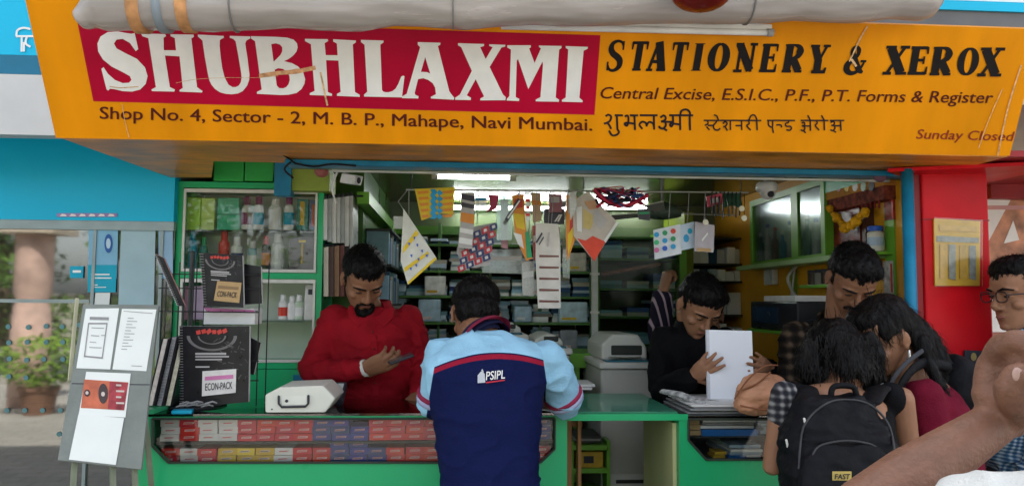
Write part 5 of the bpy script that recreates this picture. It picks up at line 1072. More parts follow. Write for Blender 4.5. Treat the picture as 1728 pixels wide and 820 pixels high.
for k, (x0, y0, x1, y1, lb, mm, dy) in enumerate(((812, 420, 882, 462, 'wide pale blue clear bag hanging low behind the man in blue', glass('pale blue bag', (.75, .88, .92), .06, .15, .35), .25), (844, 336, 858, 420, 'narrow clear strip of pink sweets behind the green pouch', MT('pink strip', (.5, .25, .3)), .08),
    (868, 326, 880, 350, 'tiny silver sachet above the green tailed toy packet', M_clw, .03), (946, 330, 958, 372, 'slim silver strip beside the dark striped packet', M_clw, .06), (898, 380, 906, 440, 'thin red and white strip left of the long clip card', MT('rose strip', (.5, .12, .12)), .03), (1060, 346, 1076, 352, 'tiny pale tag under the ribbon bundle', M_clw, -.02),
    (800, 328, 822, 350, 'small clear packet between the pouch strip and the crimson packet', M_clw, .06), (948, 400, 962, 470, 'long pale green clear pouch beside the narrow orange packet', glass('green pouch', (.6, .8, .7), .1, .1, .2), .10), (880, 440, 902, 500, 'dangling clear sleeve of white cards below the green tail', M_clw, .12), (1076, 352, 1098, 372, 'small dark packet hanging in front of the fan', drk, .02))):
    hang('hanging_packet', lb, 'packet', [(x0, y0 + 1), (x1, y0), (x1 - 1, y1), (x0 + 2, y1 - 2)], mm, dy, .006, strips=[('print', [(x0 + 2, y0 + (y1 - y0) * .3), (x1 - 2, y0 + (y1 - y0) * .28), (x1 - 2, y0 + (y1 - y0) * .45), (x0 + 2, y0 + (y1 - y0) * .5)], (M_pap, gry, red_, gry, M_pap, gry, skyb, wht_, M_pap, grn_)[k])], top=min(max((x0 + x1) / 2, 700), 1240))
# bundle of red and blue cloth on the rod
t = thing('ribbon_bundle', 'tangled bundle of red and blue ribbons tied to the rod', 'ribbons', tuple(rodp(1045)))
rr = random.Random(5)
for k, (c_, nm) in enumerate(((MT('ribbon red', (.45, .02, .06), .4), 'red_ribbon'), (MT('ribbon blue', (.03, .07, .22), .4), 'blue_ribbon'), (MT('ribbon black', (.02, .02, .03), .4), 'black_ribbon'))):
    m = MB()
    for j in range(7):
        ps = [W(rr.uniform(1003, 1090), rr.uniform(316, 350), RDY - .02 + rr.uniform(-.03, .03)) for _ in range(4)]; ps[0] = W(1006 + k * 30, 320 + k * 4, RDY); m.tube(smoothline(ps, 4), .006, 6, flat=.3)
    if k == 0: m.tube(smoothline([W(1004, 321, RDY - .02), W(1030, 344, RDY - .03), W(1060, 346, RDY - .03), W(1092, 330, RDY - .02)], 5), .008, 8)
    part(m, nm, c_, t, smooth=True)
t = hang('toy_card', 'white card of coloured plastic toys hanging right of the fan', 'card', [(1103, 388), (1148, 378), (1150, 428), (1105, 438)], MT('blister card', (.62, .66, .70)), .0, .008,
     strips=[('toy', [(1108 + (k % 3) * 14 + 4.5 * cos(a), 396 + (k // 3) * 13 - (k % 3) * 3 + 4.5 * sin(a)) for a in [i * pi / 4 for i in range(8)]], (skyb, grn_, red_, MT('toy green', (.05, .5, .2)), skyb, grn_, MT('toy pink', (.6, .15, .35)), blu_, skyb)[k]) for k in range(9)], top=1128)
hang('toy_card', 'pale blue toy card beside the coloured plastic toys', 'card', [(1146, 380), (1171, 374), (1172, 418), (1148, 423)], MT('pale blue card', (.55, .66, .78)), .012, .006, strips=[('blue_toy', [(1158 + 5 * cos(a), 402 + 7 * sin(a)) for a in [i * pi / 4 for i in range(8)]], skyb), ('teal_toy', [(1164 + 4 * cos(a), 390 + 5 * sin(a)) for a in [i * pi / 4 for i in range(8)]], cyan)], top=1160)
hang('clear_pouch', 'clear lilac pouch with a tan base hanging left of the keychains', 'pouch', [(1173, 374), (1206, 380), (1204, 426), (1172, 424)], MT('lilac film', (.42, .38, .42), .25), -.02, .006, strips=[('tan_base', [(1176, 418), (1200, 419), (1199, 425), (1176, 424)], M_kraft), ('glint', [(1184, 404), (1194, 392), (1195, 395), (1185, 408)], M_pap)], top=1188)
hang('red_packet', 'small red and grey packet tilted at the right end of the rod', 'packet', [(1192, 332), (1218, 326), (1220, 342), (1194, 350)], MT('rose red pack', (.42, .05, .08)), -.02, .008, strips=[('grey_patch', [(1198, 336), (1212, 333), (1213, 341), (1199, 344)], gry)])
hang('green_cloth', 'folded dark green cloth draped on the right end of the rod', 'cloth', [(1222, 325), (1250, 326), (1252, 352), (1238, 346), (1224, 350)], MT('bottle green cloth', (.03, .16, .07), .8), .02, .012)
t = thing('keychain_bunch', 'bunch of black keychains with round white tags near the right end of the rod', 'keychains', tuple(rodp(1225)))
m = MB(); m2 = MB()
for k in range(16):
    px = 1200 + (k % 8) * 7; y = RDY - .03 + (k // 8) * .02; L = 352 + (k * 5) % 16
    m.tube([rodp(px), W(px, 336, y), W(px + 2 - k % 4, L, y)], .0035, 6); 
for px, py in ((1191, 375), (1256, 368), (1252, 352)): m2.cyl(W(px, py, RDY - .05), .011, .004, 14, axis='y'); m.tube([rodp(px), W(px, py - 5, RDY - .048)], .0015, 5)
part(m, 'chain', mat('black chain', (.04, .04, .045), .3, .6, 50), t, smooth=True); part(m2, 'round_tag', MT('ivory tag', (.68, .64, .5)), t)
# ceiling fan
t = thing('ceiling_fan', 'grey ceiling fan with dark motor hanging above the copier', 'fan', (wx(1118, 3.3), 3.3, CZ))
fc = W(1118, 360, 3.3)
m = MB(); m.tube([V((fc.x, fc.y, CZ)), V((fc.x, fc.y, fc.z + .04))], .008, 8); part(m, 'down_rod', M_grey, t, smooth=True)
m = MB(); m.lathe(V((fc.x, fc.y, CZ - .055)), [(.012, 0), (.045, .02), (.05, .055)], 16); part(m, 'canopy', MT('dark green enamel', (.05, .08, .06)), t, smooth=True)
m = MB(); m.lathe(V((fc.x, fc.y, fc.z - .02)), [(.03, -.005), (.08, .005), (.085, .03), (.05, .06), (.02, .07)], 20); part(m, 'motor', MT('fan hub green', (.08, .12, .09)), t, smooth=True)
for k in range(3):
    a = R(8 + 120 * k); u = V((cos(a), sin(a), 0)); v = V((-sin(a), cos(a), .18)).normalized(); b0, b1 = fc + u * .09, fc + u * .33
    m = MB(); m.slab([b0 - v * .022, b0 + v * .022, b1 + v * .045, b1 - v * .035], (0, 0, .004)); part(m, 'blade', MT('fan grey', (.40, .39, .36), .4), t)
# ================================================================== right wall: cabinet, shrine, shelves
def RW(px, py, x=RX - .002):      # point of the right wall under a photo pixel
    d = ray(px, py); return V((0, 0, CAM_H)) + d * (x / d.x)
def rwbox(mb, px0, py0, px1, py1, out=.02, mi=0, xw=RX - .001):
    a, b = RW(px0, py0, xw - out), RW(px1, py1, xw - out); ya, yb2 = sorted((a.y, b.y)); z0, z1 = sorted((a.z, b.z)); return mb.box(xw - out, xw, ya, yb2, z0, z1, mi)
wc = thing('wall_cabinet', 'lime framed glass wall cabinet high on the orange wall', 'cabinet', tuple(RW(1325, 400)))
XC = RX - .06; cy0, cy1 = RW(1392, 400, XC).y, RW(1266, 400, XC).y; cz0, cz1 = RW(1330, 440, XC).z - .005, min(RW(1330, 322, XC).z + .01, CZ - .02)
cm_ = RW(1340, 380, XC).y
for ya, yb2 in ((cy0, cm_), (cm_, cy1)):
    m = MB(); w_ = .035; m.box(XC, XC + .015, ya, ya + w_, cz0, cz1); m.box(XC, XC + .015, yb2 - w_, yb2, cz0, cz1); m.box(XC, XC + .015, ya + w_, yb2 - w_, cz0, cz0 + .02); m.box(XC, XC + .015, ya + w_, yb2 - w_, cz1 - .03, cz1); part(m, 'door_frame', M_green, wc)
m = MB(); m.box(XC + .016, RX - .002, cy0, cy0 + .012, cz0, cz1); m.box(XC + .016, RX - .002, cy1 - .012, cy1, cz0, cz1); m.box(XC + .016, RX - .002, cy0, cy1, cz1 - .012, cz1 + .0); part(m, 'carcase', M_green, wc)
m = MB(); m.box(RX - .008, RX - .003, cy0 + .012, cy1 - .012, cz0, cz1 - .013); part(m, 'back', MT('pale green lining', (.50, .62, .56), .5), wc)
for ya, yb2 in ((cy0, cm_), (cm_, cy1)): part(MB().box(XC + .004, XC + .008, ya + .0352, yb2 - .0352, cz0 + .0202, cz1 - .0302), 'glass_door', glass('wall cabinet glass', (.92, .97, .97), -.25, .12, .01), wc)
m = MB(); m.box(RX - .13, RX - .002, RW(1440, 425, RX - .13).y, cy1 + .03, cz0 - .022, cz0 - .001); part(m, 'ledge', mat('pale lime ledge', (.30, .48, .20), .4), wc)
for i in range(9):
    y = cy0 + .06 + (cy1 - cy0 - .12) * i / 8; c_ = [cyan, wht_, tea_, M_bk[2], wht_, skyb, prp, wht_, tea_][i]
    t = thing('bottle', '%s bottle, %s from the front inside the lime wall cabinet' % (('cyan', 'white', 'teal', 'dull teal', 'clear white', 'sky blue', 'purple', 'white', 'teal')[i], ordn(i)), 'bottle', (XC + .036, y, cz0), 'bottles in the wall cabinet')
    h = .14 + .05 * ((i * 7) % 5) / 4; m = MB(); m.lathe((XC + .034, y, cz0 + .001), [(.017, 0), (.018, h * .7), (.008, h * .8), (.008, h)], 10); part(m, 'body', c_, t)
    m = MB(); m.lathe((XC + .034, y, cz0 + .001 + h), [(.010, 0), (.010, .02)], 10); part(m, 'cap', [red_, blu_, wht_][i % 3], t)
# lime strips on the orange wall
ws = thing('wall_strip', 'lime painted strip at the front end of the orange wall', 'trim', tuple(RW(1508, 400)))
m = MB(); rwbox(m, 1490, 290, 1522, 820, .004); part(m, 'strip', M_green, ws)
m = MB(); m.box(RX - .02, RX - .002, RW(1345, 470).y, RW(1345, 470).y + .03, 0, cz0 - .023); tag(part(m, 'wall_batten', M_green, None), 'lime upright batten under the wall cabinet', 'trim')
def wshelf(label, px0, px1, py, out, m_=M_green):
    a, b = RW(px0, py, RX - out), RW(px1, py, RX - out); ya, yb2 = sorted((a.y, b.y)); z = (a.z + b.z) / 2
    m = MB(); m.box(RX - out, RX - .002, ya, yb2, z - .014, z); t = thing('wall_shelf', label, 'shelf', (RX - out / 2, (ya + yb2) / 2, z)); part(m, 'board', m_, t, bevel=.002); return ya, yb2, z
ya, yb2, zj = wshelf('small lime shelf holding dark jars beside the tall man', 1348, 1402, 480, .07)
for i in range(4):
    t = thing('spice_jar', ('clear jar with dark lid nearest the front', 'dark jar second from the front', 'brown jar third from the front', 'small black jar at the back end')[i] + ' on the small lime shelf', 'jar', (RX - .035, ya + .04 + i * .065, zj))
    m = MB(); m.lathe((RX - .036, ya + .04 + i * .065, zj + .001), [(.021, 0), (.022, .05)], 14); part(m, 'glass_body', [MT('smoky glass', (.2, .19, .17), .15), MT('dark brown glass', (.06, .04, .03), .15)][i % 2], t)
    m = MB(); m.lathe((RX - .036, ya + .04 + i * .065, zj + .0515), [(.022, 0), (.022, .014)], 14); part(m, 'lid', M_ink, t)
ya, yb2, zm = wshelf('lime shelf under the black printer on the orange wall', 1262, 1345, 557, .26)
t = thing('printer', 'black boxy printer on the lime shelf by the orange wall', 'printer', (RX - .12, (ya + yb2) / 2, zm))
m = MB(); m.box(RX - .25, RX - .01, ya + .02, yb2 - .01, zm + .001, zm + .125); part(m, 'body', mat('black printer plastic', (.02, .022, .028), .3), t, bevel=.008)
m = MB(); m.box(RX - .2525, RX - .2505, ya + .2, yb2 - .04, zm + .03, zm + .1); part(m, 'front_panel', mat('dark blue glass panel', (.02, .04, .08), .1), t)
m = MB(); m.box(RX - .22, RX - .06, ya + .1, yb2 - .1, zm + .126, zm + .15); o = part(m, 'top_sheets', M_pap, t)
t = thing('switch_box', 'white electric switch with a loose cover on the orange wall', 'switch', tuple(RW(1296, 468)))
m = MB(); rwbox(m, 1288, 456, 1304, 480, .03); part(m, 'box', wht_, t, bevel=.004)
m = MB(); m.tube(smoothline([RW(1342, 450, RX - .02), RW(1338, 480, RX - .04), RW(1334, 520, RX - .04), RW(1340, 545, RX - .05)], 6), .006, 6); m.tube(smoothline([RW(1345, 448, RX - .02), RW(1330, 470, RX - .05), RW(1342, 500, RX - .03)], 6), .009, 6)
tag(part(m, 'cable_bundle', MT('grey white cable', (.5, .5, .47)), None, smooth=True), 'knotted pale cable dangling from the wall cabinet to the printer', 'cable')
# shrine picture with garland
sh = thing('shrine_picture', 'dark red framed picture on the orange wall with a marigold garland', 'picture', tuple(RW(1425, 380)))
m = MB(); rwbox(m, 1392, 335, 1452, 425, .02); part(m, 'picture', mat('dark red painted picture', (.20, .025, .02), .3, .7, 14), sh)
m = MB(); rwbox(m, 1453, 332, 1462, 428, .035); rwbox(m, 1386, 332, 1391, 428, .035); part(m, 'frame', MT('dark wood frame', (.08, .03, .02), .4), sh)
m = MB(); rr = random.Random(2)
gp = [(1400, 352), (1407, 362), (1413, 368), (1420, 376), (1426, 384), (1436, 380), (1444, 374), (1452, 364), (1460, 358)]
for i, (x, y) in enumerate(gp):
    p = RW(x, y, RX - .06); r_ = (.016, .012, .02, .014, .024, .02, .022, .015, .018)[i]; m.ell(p, (r_, r_, r_), nu=10, nv=7)
part(m, 'marigold', mat('marigold petals', (.85, .42, .01), .7, .3, 60), sh, amp=.005, nsc=90)
to = thing('door_hanging', 'embroidered orange and maroon door hanging with round mirrors above the picture', 'decoration', tuple(RW(1435, 315)))
m = MB(); rwbox(m, 1388, 299, 1492, 312, .05); part(m, 'orange_band', mat('orange cloth', (.62, .28, .05), .8, .2, 30), to)
m = MB(); rwbox(m, 1388, 312.5, 1492, 336, .045); part(m, 'maroon_band', mat('maroon embroidery', (.22, .05, .03), .8, .7, 40, .3, 60), to)
m = MB(); rwbox(m, 1388, 291, 1492, 297, .055); part(m, 'green_rail', M_cgreen, to)
for k in range(6):
    p = RW(1402 + k * 14, 315.5 - k * .3, RX - .05); m = MB(); m.cyl(p, .020, -.004, 14, axis='x'); part(m, 'round_mirror', [wht_, MT('pink disc', (.5, .2, .2)), M_cy, wht_, MT('jade disc', (.3, .45, .35)), M_ink][k], to)
m = MB()
for k in range(14):
    p = RW(1390 + k * 7.2, 337, RX - .04); m.tube([p, p + V((0, 0, -.03))], .004, 5)
part(m, 'tassel', MT('tassel dark red', (.25, .03, .03), .8), to)
t = thing('jar', 'white jar with blue lid on a bracket at the end of the orange wall', 'jar', tuple(RW(1478, 425)))
p = RW(1478, 425, RX - .04); m = MB(); m.lathe(p, [(.028, 0), (.030, .005), (.030, .07), (.024, .078)], 16); part(m, 'body', MT('cream jar', (.62, .6, .5)), t, smooth=True)
m = MB(); m.lathe(p + V((0, 0, .0785)), [(.028, 0), (.028, .018), (.02, .02)], 16); part(m, 'lid', blu_, t)
m = MB(); m.lathe(p, [(.0305, .022), (.0305, .055)], 16); part(m, 'label', MT('pale blue label', (.4, .5, .6)), t)
m = MB(); m.box(p.x - .04, RX - .002, p.y - .05, p.y + .05, p.z - .012, p.z - .001); part(m, 'bracket', M_green, t)
for i, (px0, py0, px1, py1, lb, c_) in enumerate(((1491, 308, 1508, 370, 'narrow red and black poster high on the lime strip', (.30, .04, .03)), (1490, 441, 1507, 496, 'small white leaflet with red edge low on the lime strip', (.5, .46, .42)))):
    t = thing('poster', lb, 'poster', tuple(RW(px0, py1))); m = MB(); rwbox(m, px0, py0, px1, py1, .008); part(m, 'sheet', mat('poster sheet %d' % i, c_, .4, .5, 40), t)
    m = MB(); rwbox(m, px1 - 5, py0 + 4, px1 - 1, py1 - 3, .0095); part(m, 'printed_edge', red_, t)
t = thing('round_ornament', 'small dull purple disc hanging at the right end of the blue beam', 'ornament', tuple(W(1485, 298, 2.6)))
m = MB(); m.ell(W(1485, 297, 2.59), (.027, .012, .022)); part(m, 'disc', MT('dull purple', (.13, .06, .09), .5), t, smooth=True)
m = MB(); m.tube([W(1485, 288, 2.59), W(1485, 278, 2.59)], .002, 5); part(m, 'string', M_ink, t)
# printed black bag and sign on the red pillar
t = thing('printed_bag', 'black bag with a printed red emblem hanging low on the red pillar', 'bag', tuple(PP(1640, 680)))
m = MB(); m.slab([PP(1624, 590, .004), PP(1668, 592, .004), PP(1668, 700, .004), PP(1618, 700, .004)], (0, -.012, 0)); part(m, 'body', M_ink, t, bevel=.003)
m = MB(); m.slab([PP(1627, 613, .018), PP(1660, 615, .018), PP(1660, 621, .018), PP(1627, 618, .018)], (0, -.001, 0)); part(m, 'red_bar', red_, t)
m = MB(); m.slab([PP(1637 + 5 * cos(a * pi / 4), 601 + 7 * sin(a * pi / 4), .018) for a in range(8)], (0, -.001, 0)); part(m, 'emblem', MT('dull gold ink', (.3, .22, .08)), t)
m = MB(); m.slab([PP(1650, 600, .018), PP(1662, 601, .018), PP(1662, 604, .018), PP(1650, 603, .018)], (0, -.001, 0)); part(m, 'printed_word', M_cwl, t)
t = thing('plastic_bag', 'crumpled shiny black plastic bag hanging below the printed one', 'bag', tuple(W(1640, 690, 2.45)))
m = MB(); m.ell(W(1640, 665, 2.47), (.05, .045, .09), nu=24, nv=16); part(m, 'body', mat('shiny black plastic', (.02, .02, .022), .2, .2, 20, .3, 40), t, smooth=True, amp=.02, nsc=26)
# ================================================================== people
from mathutils.bvhtree import BVHTree
def surf(obj):
    """pixel -> point on the surface of obj that the photo shows there (for prints and straps lying on cloth)"""
    off = V((0, 0, 0)); p = obj
    while p is not None: off += p.location; p = p.parent
    bv = BVHTree.FromPolygons([v.co + off for v in obj.data.vertices], [tuple(q.vertices) for q in obj.data.polygons]); o = V((0, 0, CAM_H)); last = [2.0]
    def fn(x, y, h=0):
        d = ray(x, y).normalized(); hit = bv.ray_cast(o, d)[3]
        if hit is None: hit = last[0]
        last[0] = hit; return o + d * (hit - h - .003)
    return fn
M_skin = mat('brown skin', (.24, .112, .060), .55, .12, 14, .06, 120)
M_skin2 = mat('fair brown skin', (.29, .140, .078), .5, .1, 14, .06, 120)
M_skin3 = mat('dark brown skin', (.25, .12, .07), .5, .12, 14, .06, 120)
M_hair = mat('black hair', (.0042, .0036, .0036), .5, .5, 60, .5, 90, spec=.14, stretch=(1, 1, .25))
M_eye = mat('dark eye', (.02, .012, .01), .15); M_eyew = mat('eye white', (.6, .55, .5), .3); M_lip = mat('brown lip', (.26, .10, .075), .45)
def strands(root, ho, n, ln, wd=.0011, M=None, lift=.45, fall=None, seed=1, name='hair_strand', sp=.35):
    """fine slivers of hair over the surface of the hair mass, so that its outline is not smooth"""
    off = V((0, 0, 0)); p = ho
    while p is not None: off += p.location; p = p.parent
    me = ho.data; vs = [(v.co + off, v.normal.copy()) for v in me.vertices]; rr = random.Random(seed); m = MB()
    fall = V(fall) if fall else V((0, 0, -1))
    if M: fall = (M.to_3x3() @ V((0, .5, -.6))).normalized()
    Mi = M.inverted() if M else None
    for _ in range(n):
        c, nn = rr.choice(vs)
        if Mi:
            q = Mi @ c
            if q.y > .045 and q.z < .180: continue
        d = fall - nn * fall.dot(nn) + V((rr.gauss(0, sp), rr.gauss(0, sp), rr.gauss(0, sp)))
        d = (d.normalized() + nn * lift * rr.uniform(.3, 1.3)).normalized(); L = ln * rr.uniform(.5, 1.4); s_ = d.cross(nn)
        if s_.length < .01: continue
        s_ = s_.normalized() * wd; a = c - nn * .002; b = c + d * L * .55 + nn * .001; e = c + d * L - nn * L * .25
        m.add([a - s_, a + s_, b + s_ * .7, b - s_ * .7, e], [(0, 1, 2, 3), (3, 2, 4)])
    return part(m, name, M_hair, root)
def headM(c, yaw, pitch, roll=0, s=1.0):
    return Mx.Translation(c) @ Mx.Rotation(R(yaw), 4, 'Z') @ Mx.Rotation(R(pitch), 4, 'X') @ Mx.Rotation(R(roll), 4, 'Y') @ Mx.Scale(s, 4) @ Mx.Translation((0, 0, -.115))
HP = [(-.004, .012, .068, .046), (.006, .030, .084, .028), (.02, .041, .090, .004), (.036, .050, .092, -.022), (.055, .057, .093, -.05), (.075, .063, .092, -.07), (.095, .067, .090, -.083), (.115, .071, .089, -.092), (.135, .075, .094, -.098), (.16, .077, .092, -.10), (.185, .073, .083, -.096), (.205, .063, .066, -.08), (.22, .045, .04, -.055), (.229, .02, .01, -.025)]
def head_rings(grow=0, zmin=-1, zmax=1, n=28):
    rg = []
    for z, w, f, b in HP:
        if not (zmin <= z <= zmax): continue
        w += grow; f += grow; b -= grow; cy = (f + b) / 2; dy = (f - b) / 2; ring = []
        for j in range(n):
            a = 2 * pi * j / n; ca, sa = cos(a), sin(a); e = .86
            ring.append(V((w * math.copysign(abs(ca) ** e, ca), cy + dy * math.copysign(abs(sa) ** e, sa), z)))
        rg.append(ring)
    return rg
def head(mb, M):
    mb.M = M; mb.loft(head_rings())
    mb.tube([(0, .090, .128), (0, .100, .105), (0, .110, .084), (0, .106, .076)], [.006, .009, .013, .010], 10)
    for s in (-1, 1):
        mb.ell((s * .011, .098, .077), (.009, .012, .008)); mb.tube([(s * .012, .090, .134), (s * .036, .088, .137), (s * .056, .070, .132)], [.006, .008, .005], 8)
        mb.ell((s * .033, .079, .116), (.015, .012, .011)); mb.ell((s * .046, .060, .085), (.02, .022, .018))
        mb.ell((s * .077, -.012, .103), (.008, .019, .031), Mx.Rotation(s * .35, 3, 'Z')); mb.ell((s * .079, -.006, .078), (.006, .009, .011))
    mb.ell((0, .088, .052), (.022, .011, .006)); mb.ell((0, .087, .043), (.019, .011, .006)); mb.ell((0, .082, .015), (.022, .014, .014))
    mb.M = None
def face(root, M, beard=False, moustache=False, brows=True):
    m = MB(); m.M = M
    for s in (-1, 1): m.ell((s * .033, .0865, .114), (.013, .006, .0042), nu=10, nv=6)
    part(m, 'eyes', M_eye, root, smooth=True)
    m = MB(); m.M = M; m.ell((0, .0945, .0475), (.02, .007, .006), nu=12, nv=6); part(m, 'lips', M_lip, root, smooth=True)
    if brows:
        m = MB(); m.M = M
        for s in (-1, 1): m.tube([(s * .014, .100, .134), (s * .034, .098, .140), (s * .056, .078, .134)], [.003, .0042, .0025], 6)
        part(m, 'eyebrows', M_hair, root, smooth=True)
    if moustache or beard:
        m = MB(); m.M = M
        for s in (-1, 1): m.tube([(0, .100, .0615), (s * .018, .098, .060), (s * .030, .088, .050)], [.006, .0065, .004], 8)
        if beard:
            for s in (-1, 1): m.tube([(s * .030, .088, .050), (s * .034, .086, .03), (s * .022, .09, .008), (0, .094, .004)], [.006, .009, .013, .015], 8)
            m.ell((0, .086, .008), (.030, .016, .022)); m.ell((0, .100, .034), (.008, .006, .006))
        bo = part(m, 'beard' if beard else 'moustache', M_hair, root, remesh=.004, relax=1, amp=.002, nsc=220); strands(root, bo, 500, .007, .0005, None, .3, M.to_3x3() @ V((0, .1, -1)), 3, 'stubble')
def hair_short(root, M, fringe=1.0, low=.0, tufts=1, seed=1):
    rr = random.Random(seed * 13 + 5); m = MB(); m.M = M
    m.ell((0, -.012, .166), (.083, .101, .074), nu=24, nv=14); m.ell((0, -.045, .128 - low), (.076, .066, .070), nu=20, nv=12); m.ell((0, .02, .203), (.07, .068, .040))
    for k in range(7):
        a = (k - 3) / 3; m.ell((a * .052 * fringe, .050 - abs(a) * .016 + rr.uniform(-.006, .006), .190 + rr.uniform(-.006, .010) - (fringe - 1) * .03), (.022, .040, .024 + rr.uniform(0, .010)))
    for s in (-1, 1): m.ell((s * .066, -.008, .150), (.013, .043, .042)); m.ell((s * .071, .012, .118), (.006, .012, .022))
    o = part(m, 'hair', M_hair, root, remesh=.005, relax=2, amp=.0045, nsc=80, nstretch=(1, 1, .5))
    if tufts: strands(root, o, 3800, .018, .0007, M, .28, seed=seed)
    return o
def hand(mb, wr, f, n, side, curls=((25, 30, 20),) * 4, thumb=(.55, .5, .2), s=1.0, spread=.10, thumb_curl=.4):
    """wr wrist, f wrist->knuckles, n palm side, side +1/-1 which side of f the thumb leaves"""
    f = V(f).normalized(); n = V(n); n = (n - f * n.dot(f)).normalized(); t = f.cross(n) * side; wr = V(wr)
    def ring(d, w, h, sh=0):
        c = wr + f * d * s + t * sh * s; return [c + t * cos(2 * pi * j / 12) * w * s + n * sin(2 * pi * j / 12) * h * s for j in range(12)]
    mb.loft([ring(-.02, .022, .018), ring(.0, .027, .019), ring(.025, .034, .018, .003), ring(.055, .041, .016, .002), ring(.085, .041, .0135), ring(.094, .034, .010)])
    mb.ell(wr + f * .035 * s + t * .024 * s + n * .008 * s, (.021 * s,) * 3)
    ends = []
    for i in range(4):
        lat = (.030, .0105, -.0095, -.028)[i]; L = (.072, .081, .075, .058)[i] * s; r = (.0095, .0098, .0093, .0082)[i] * s
        p = wr + f * (.088, .093, .09, .081)[i] * s + t * lat * s; a = 0; pts = [p - f * .03 * s, p]; rad = [r * 1.05, r * 1.12]
        fd = (f + t * spread * (1.5 - i) * .8).normalized()
        for k, fr in enumerate((.44, .31, .25)):
            a += R(curls[i][k]); d = fd * cos(a) + n * sin(a); p = p + d * L * fr; pts.append(p); rad.append(r * (1.05, .95, .78)[k])
        mb.tube(pts, rad, 8); ends.append(p)
    b = wr + f * .022 * s + t * .030 * s + n * .006 * s; d = (f * thumb[0] + t * thumb[1] + n * thumb[2]).normalized(); p1 = b + d * .040 * s; d2 = (d * (1 - thumb_curl) + (n * .6 + f * .5 - t * .35) * thumb_curl).normalized(); p2 = p1 + d2 * .032 * s; d3 = (d2 * .8 + (f * .5 - t * .3 + n * .3) * .35).normalized(); p3 = p2 + d3 * .024 * s
    mb.tube([b - d * .012, b, p1, p2, p3], [.015 * s, .0155 * s, .012 * s, .0112 * s, .0085 * s], 10)
    return ends, p3
def arm(mb, S, E, Wr, k=1.0, ex=0, end=1.0):
    S, E, Wr = V(S), V(E), V(Wr); ep = E.lerp(Wr, end)
    mb.tube([S, S.lerp(E, .45), E.lerp(S, .08), E.lerp(ep, .10), E.lerp(ep, .38), ep], [(.050 + ex) * k, (.044 + ex) * k, (.037 + ex) * k, (.037 + ex) * k, (.039 + ex) * k, ((.0265 if end > .9 else .036) + ex) * k], 14)
def torso(mb, pel, nk, right, sw=.17, ex=0, k=1.0, belly=.0, low=0.0, top=True):
    """pelvis centre to neck base; right = unit vector to the body's one side"""
    pel, nk, right = V(pel), V(nk), V(right).normalized(); up = (nk - pel).normalized(); right = (right - up * right.dot(up)).normalized(); fw = up.cross(right); L = (nk - pel).length
    prof = [(-.02 - low, .150, .105, 0), (.10, .152, .108, 0), (.28, .140, .100 + belly * .6, belly * .3), (.46, .148, .105 + belly, belly * .5), (.64, .163, .115 + belly * .4, 0), (.80, sw * .98, .110, -.008), (.88, sw, .092, -.012), (.935, sw * .82, .074, -.010), (.972, sw * .52, .062, -.006), (1.0, .064, .056, 0)]
    rg = []
    for t, w, d, o in prof:
        c = pel + up * L * t + fw * o; w = w * k + ex; d = d * k + ex
        rg.append([c + right * math.copysign(abs(cos(a)) ** .8, cos(a)) * w + fw * math.copysign(abs(sin(a)) ** .85, sin(a)) * d for a in [2 * pi * j / 24 for j in range(24)]])
    mb.loft(rg)
def legs(root, pel, right, cloth, face_dir, gap=.085, name='trousers', knee=.0, hip=.17):
    pel = V(pel); right = V(right); fd = V(face_dir); m = MB(); sh = MB()
    m.ell(pel + V((0, 0, -.02)), (hip, hip * .73, .12), nu=18)
    for s in (-1, 1):
        h = pel + right * s * gap + V((0, 0, -.04)); kn = V((h.x + right.x * s * .01, h.y + right.y * s * .01, .48)) + fd * knee; an = V((h.x + right.x * s * .02, h.y + right.y * s * .02, .09)); m.tube([h, h.lerp(kn, .5), kn, kn.lerp(an, .4), an], [.088, .077, .060, .058, .052], 14)
        q = V((an.x, an.y, 0)); rg = []
        for t, w, hh in ((-.07, .028, .05), (-.05, .036, .075), (.02, .038, .08), (.10, .043, .055), (.16, .041, .042), (.19, .025, .03)):
            c = q + fd * t; rg.append([c + right * w * cos(a) + V((0, 0, max(.002, hh / 2 + hh / 2 * sin(a)))) for a in [2 * pi * j / 12 for j in range(12)]])
        sh.loft(rg)
    part(m, name, cloth, root, remesh=.012, relax=3, amp=.004, nsc=16); part(sh, 'shoes', mat('dark shoe', (.03, .025, .02), .5), root, smooth=True)
def cloth(name, col, rough=.8, var=.2): return mat(name, col, rough, var, 10, .35, 240, spec=.08)
def collar(root, nk, up, r, h, m_, name='collar', fw=V((0, -1, 0)), open_=.3):
    m = MB(); up = V(up).normalized(); a1 = up.cross(V((0, 1, 0))).normalized(); a2 = a1.cross(up); vs = []; n = 26; f0 = math.atan2(fw.dot(a2), fw.dot(a1))
    for i in range(n + 1):
        a = f0 + open_ + (2 * pi - 2 * open_) * i / n; d = a1 * cos(a) + a2 * sin(a)
        for rr_, hh in ((r * .92, -.01), (r * .95, h), (r * 1.10, h * .9), (r * 1.28, -.012)): vs.append(V(nk) + d * rr_ + up * hh)
    fs = [(i * 4 + j, i * 4 + j + 1, i * 4 + j + 5, i * 4 + j + 4) for i in range(n) for j in range(3)]
    m.add(vs, fs); return part(m, name, m_, root, smooth=True)
UP = V((0, 0, 1))
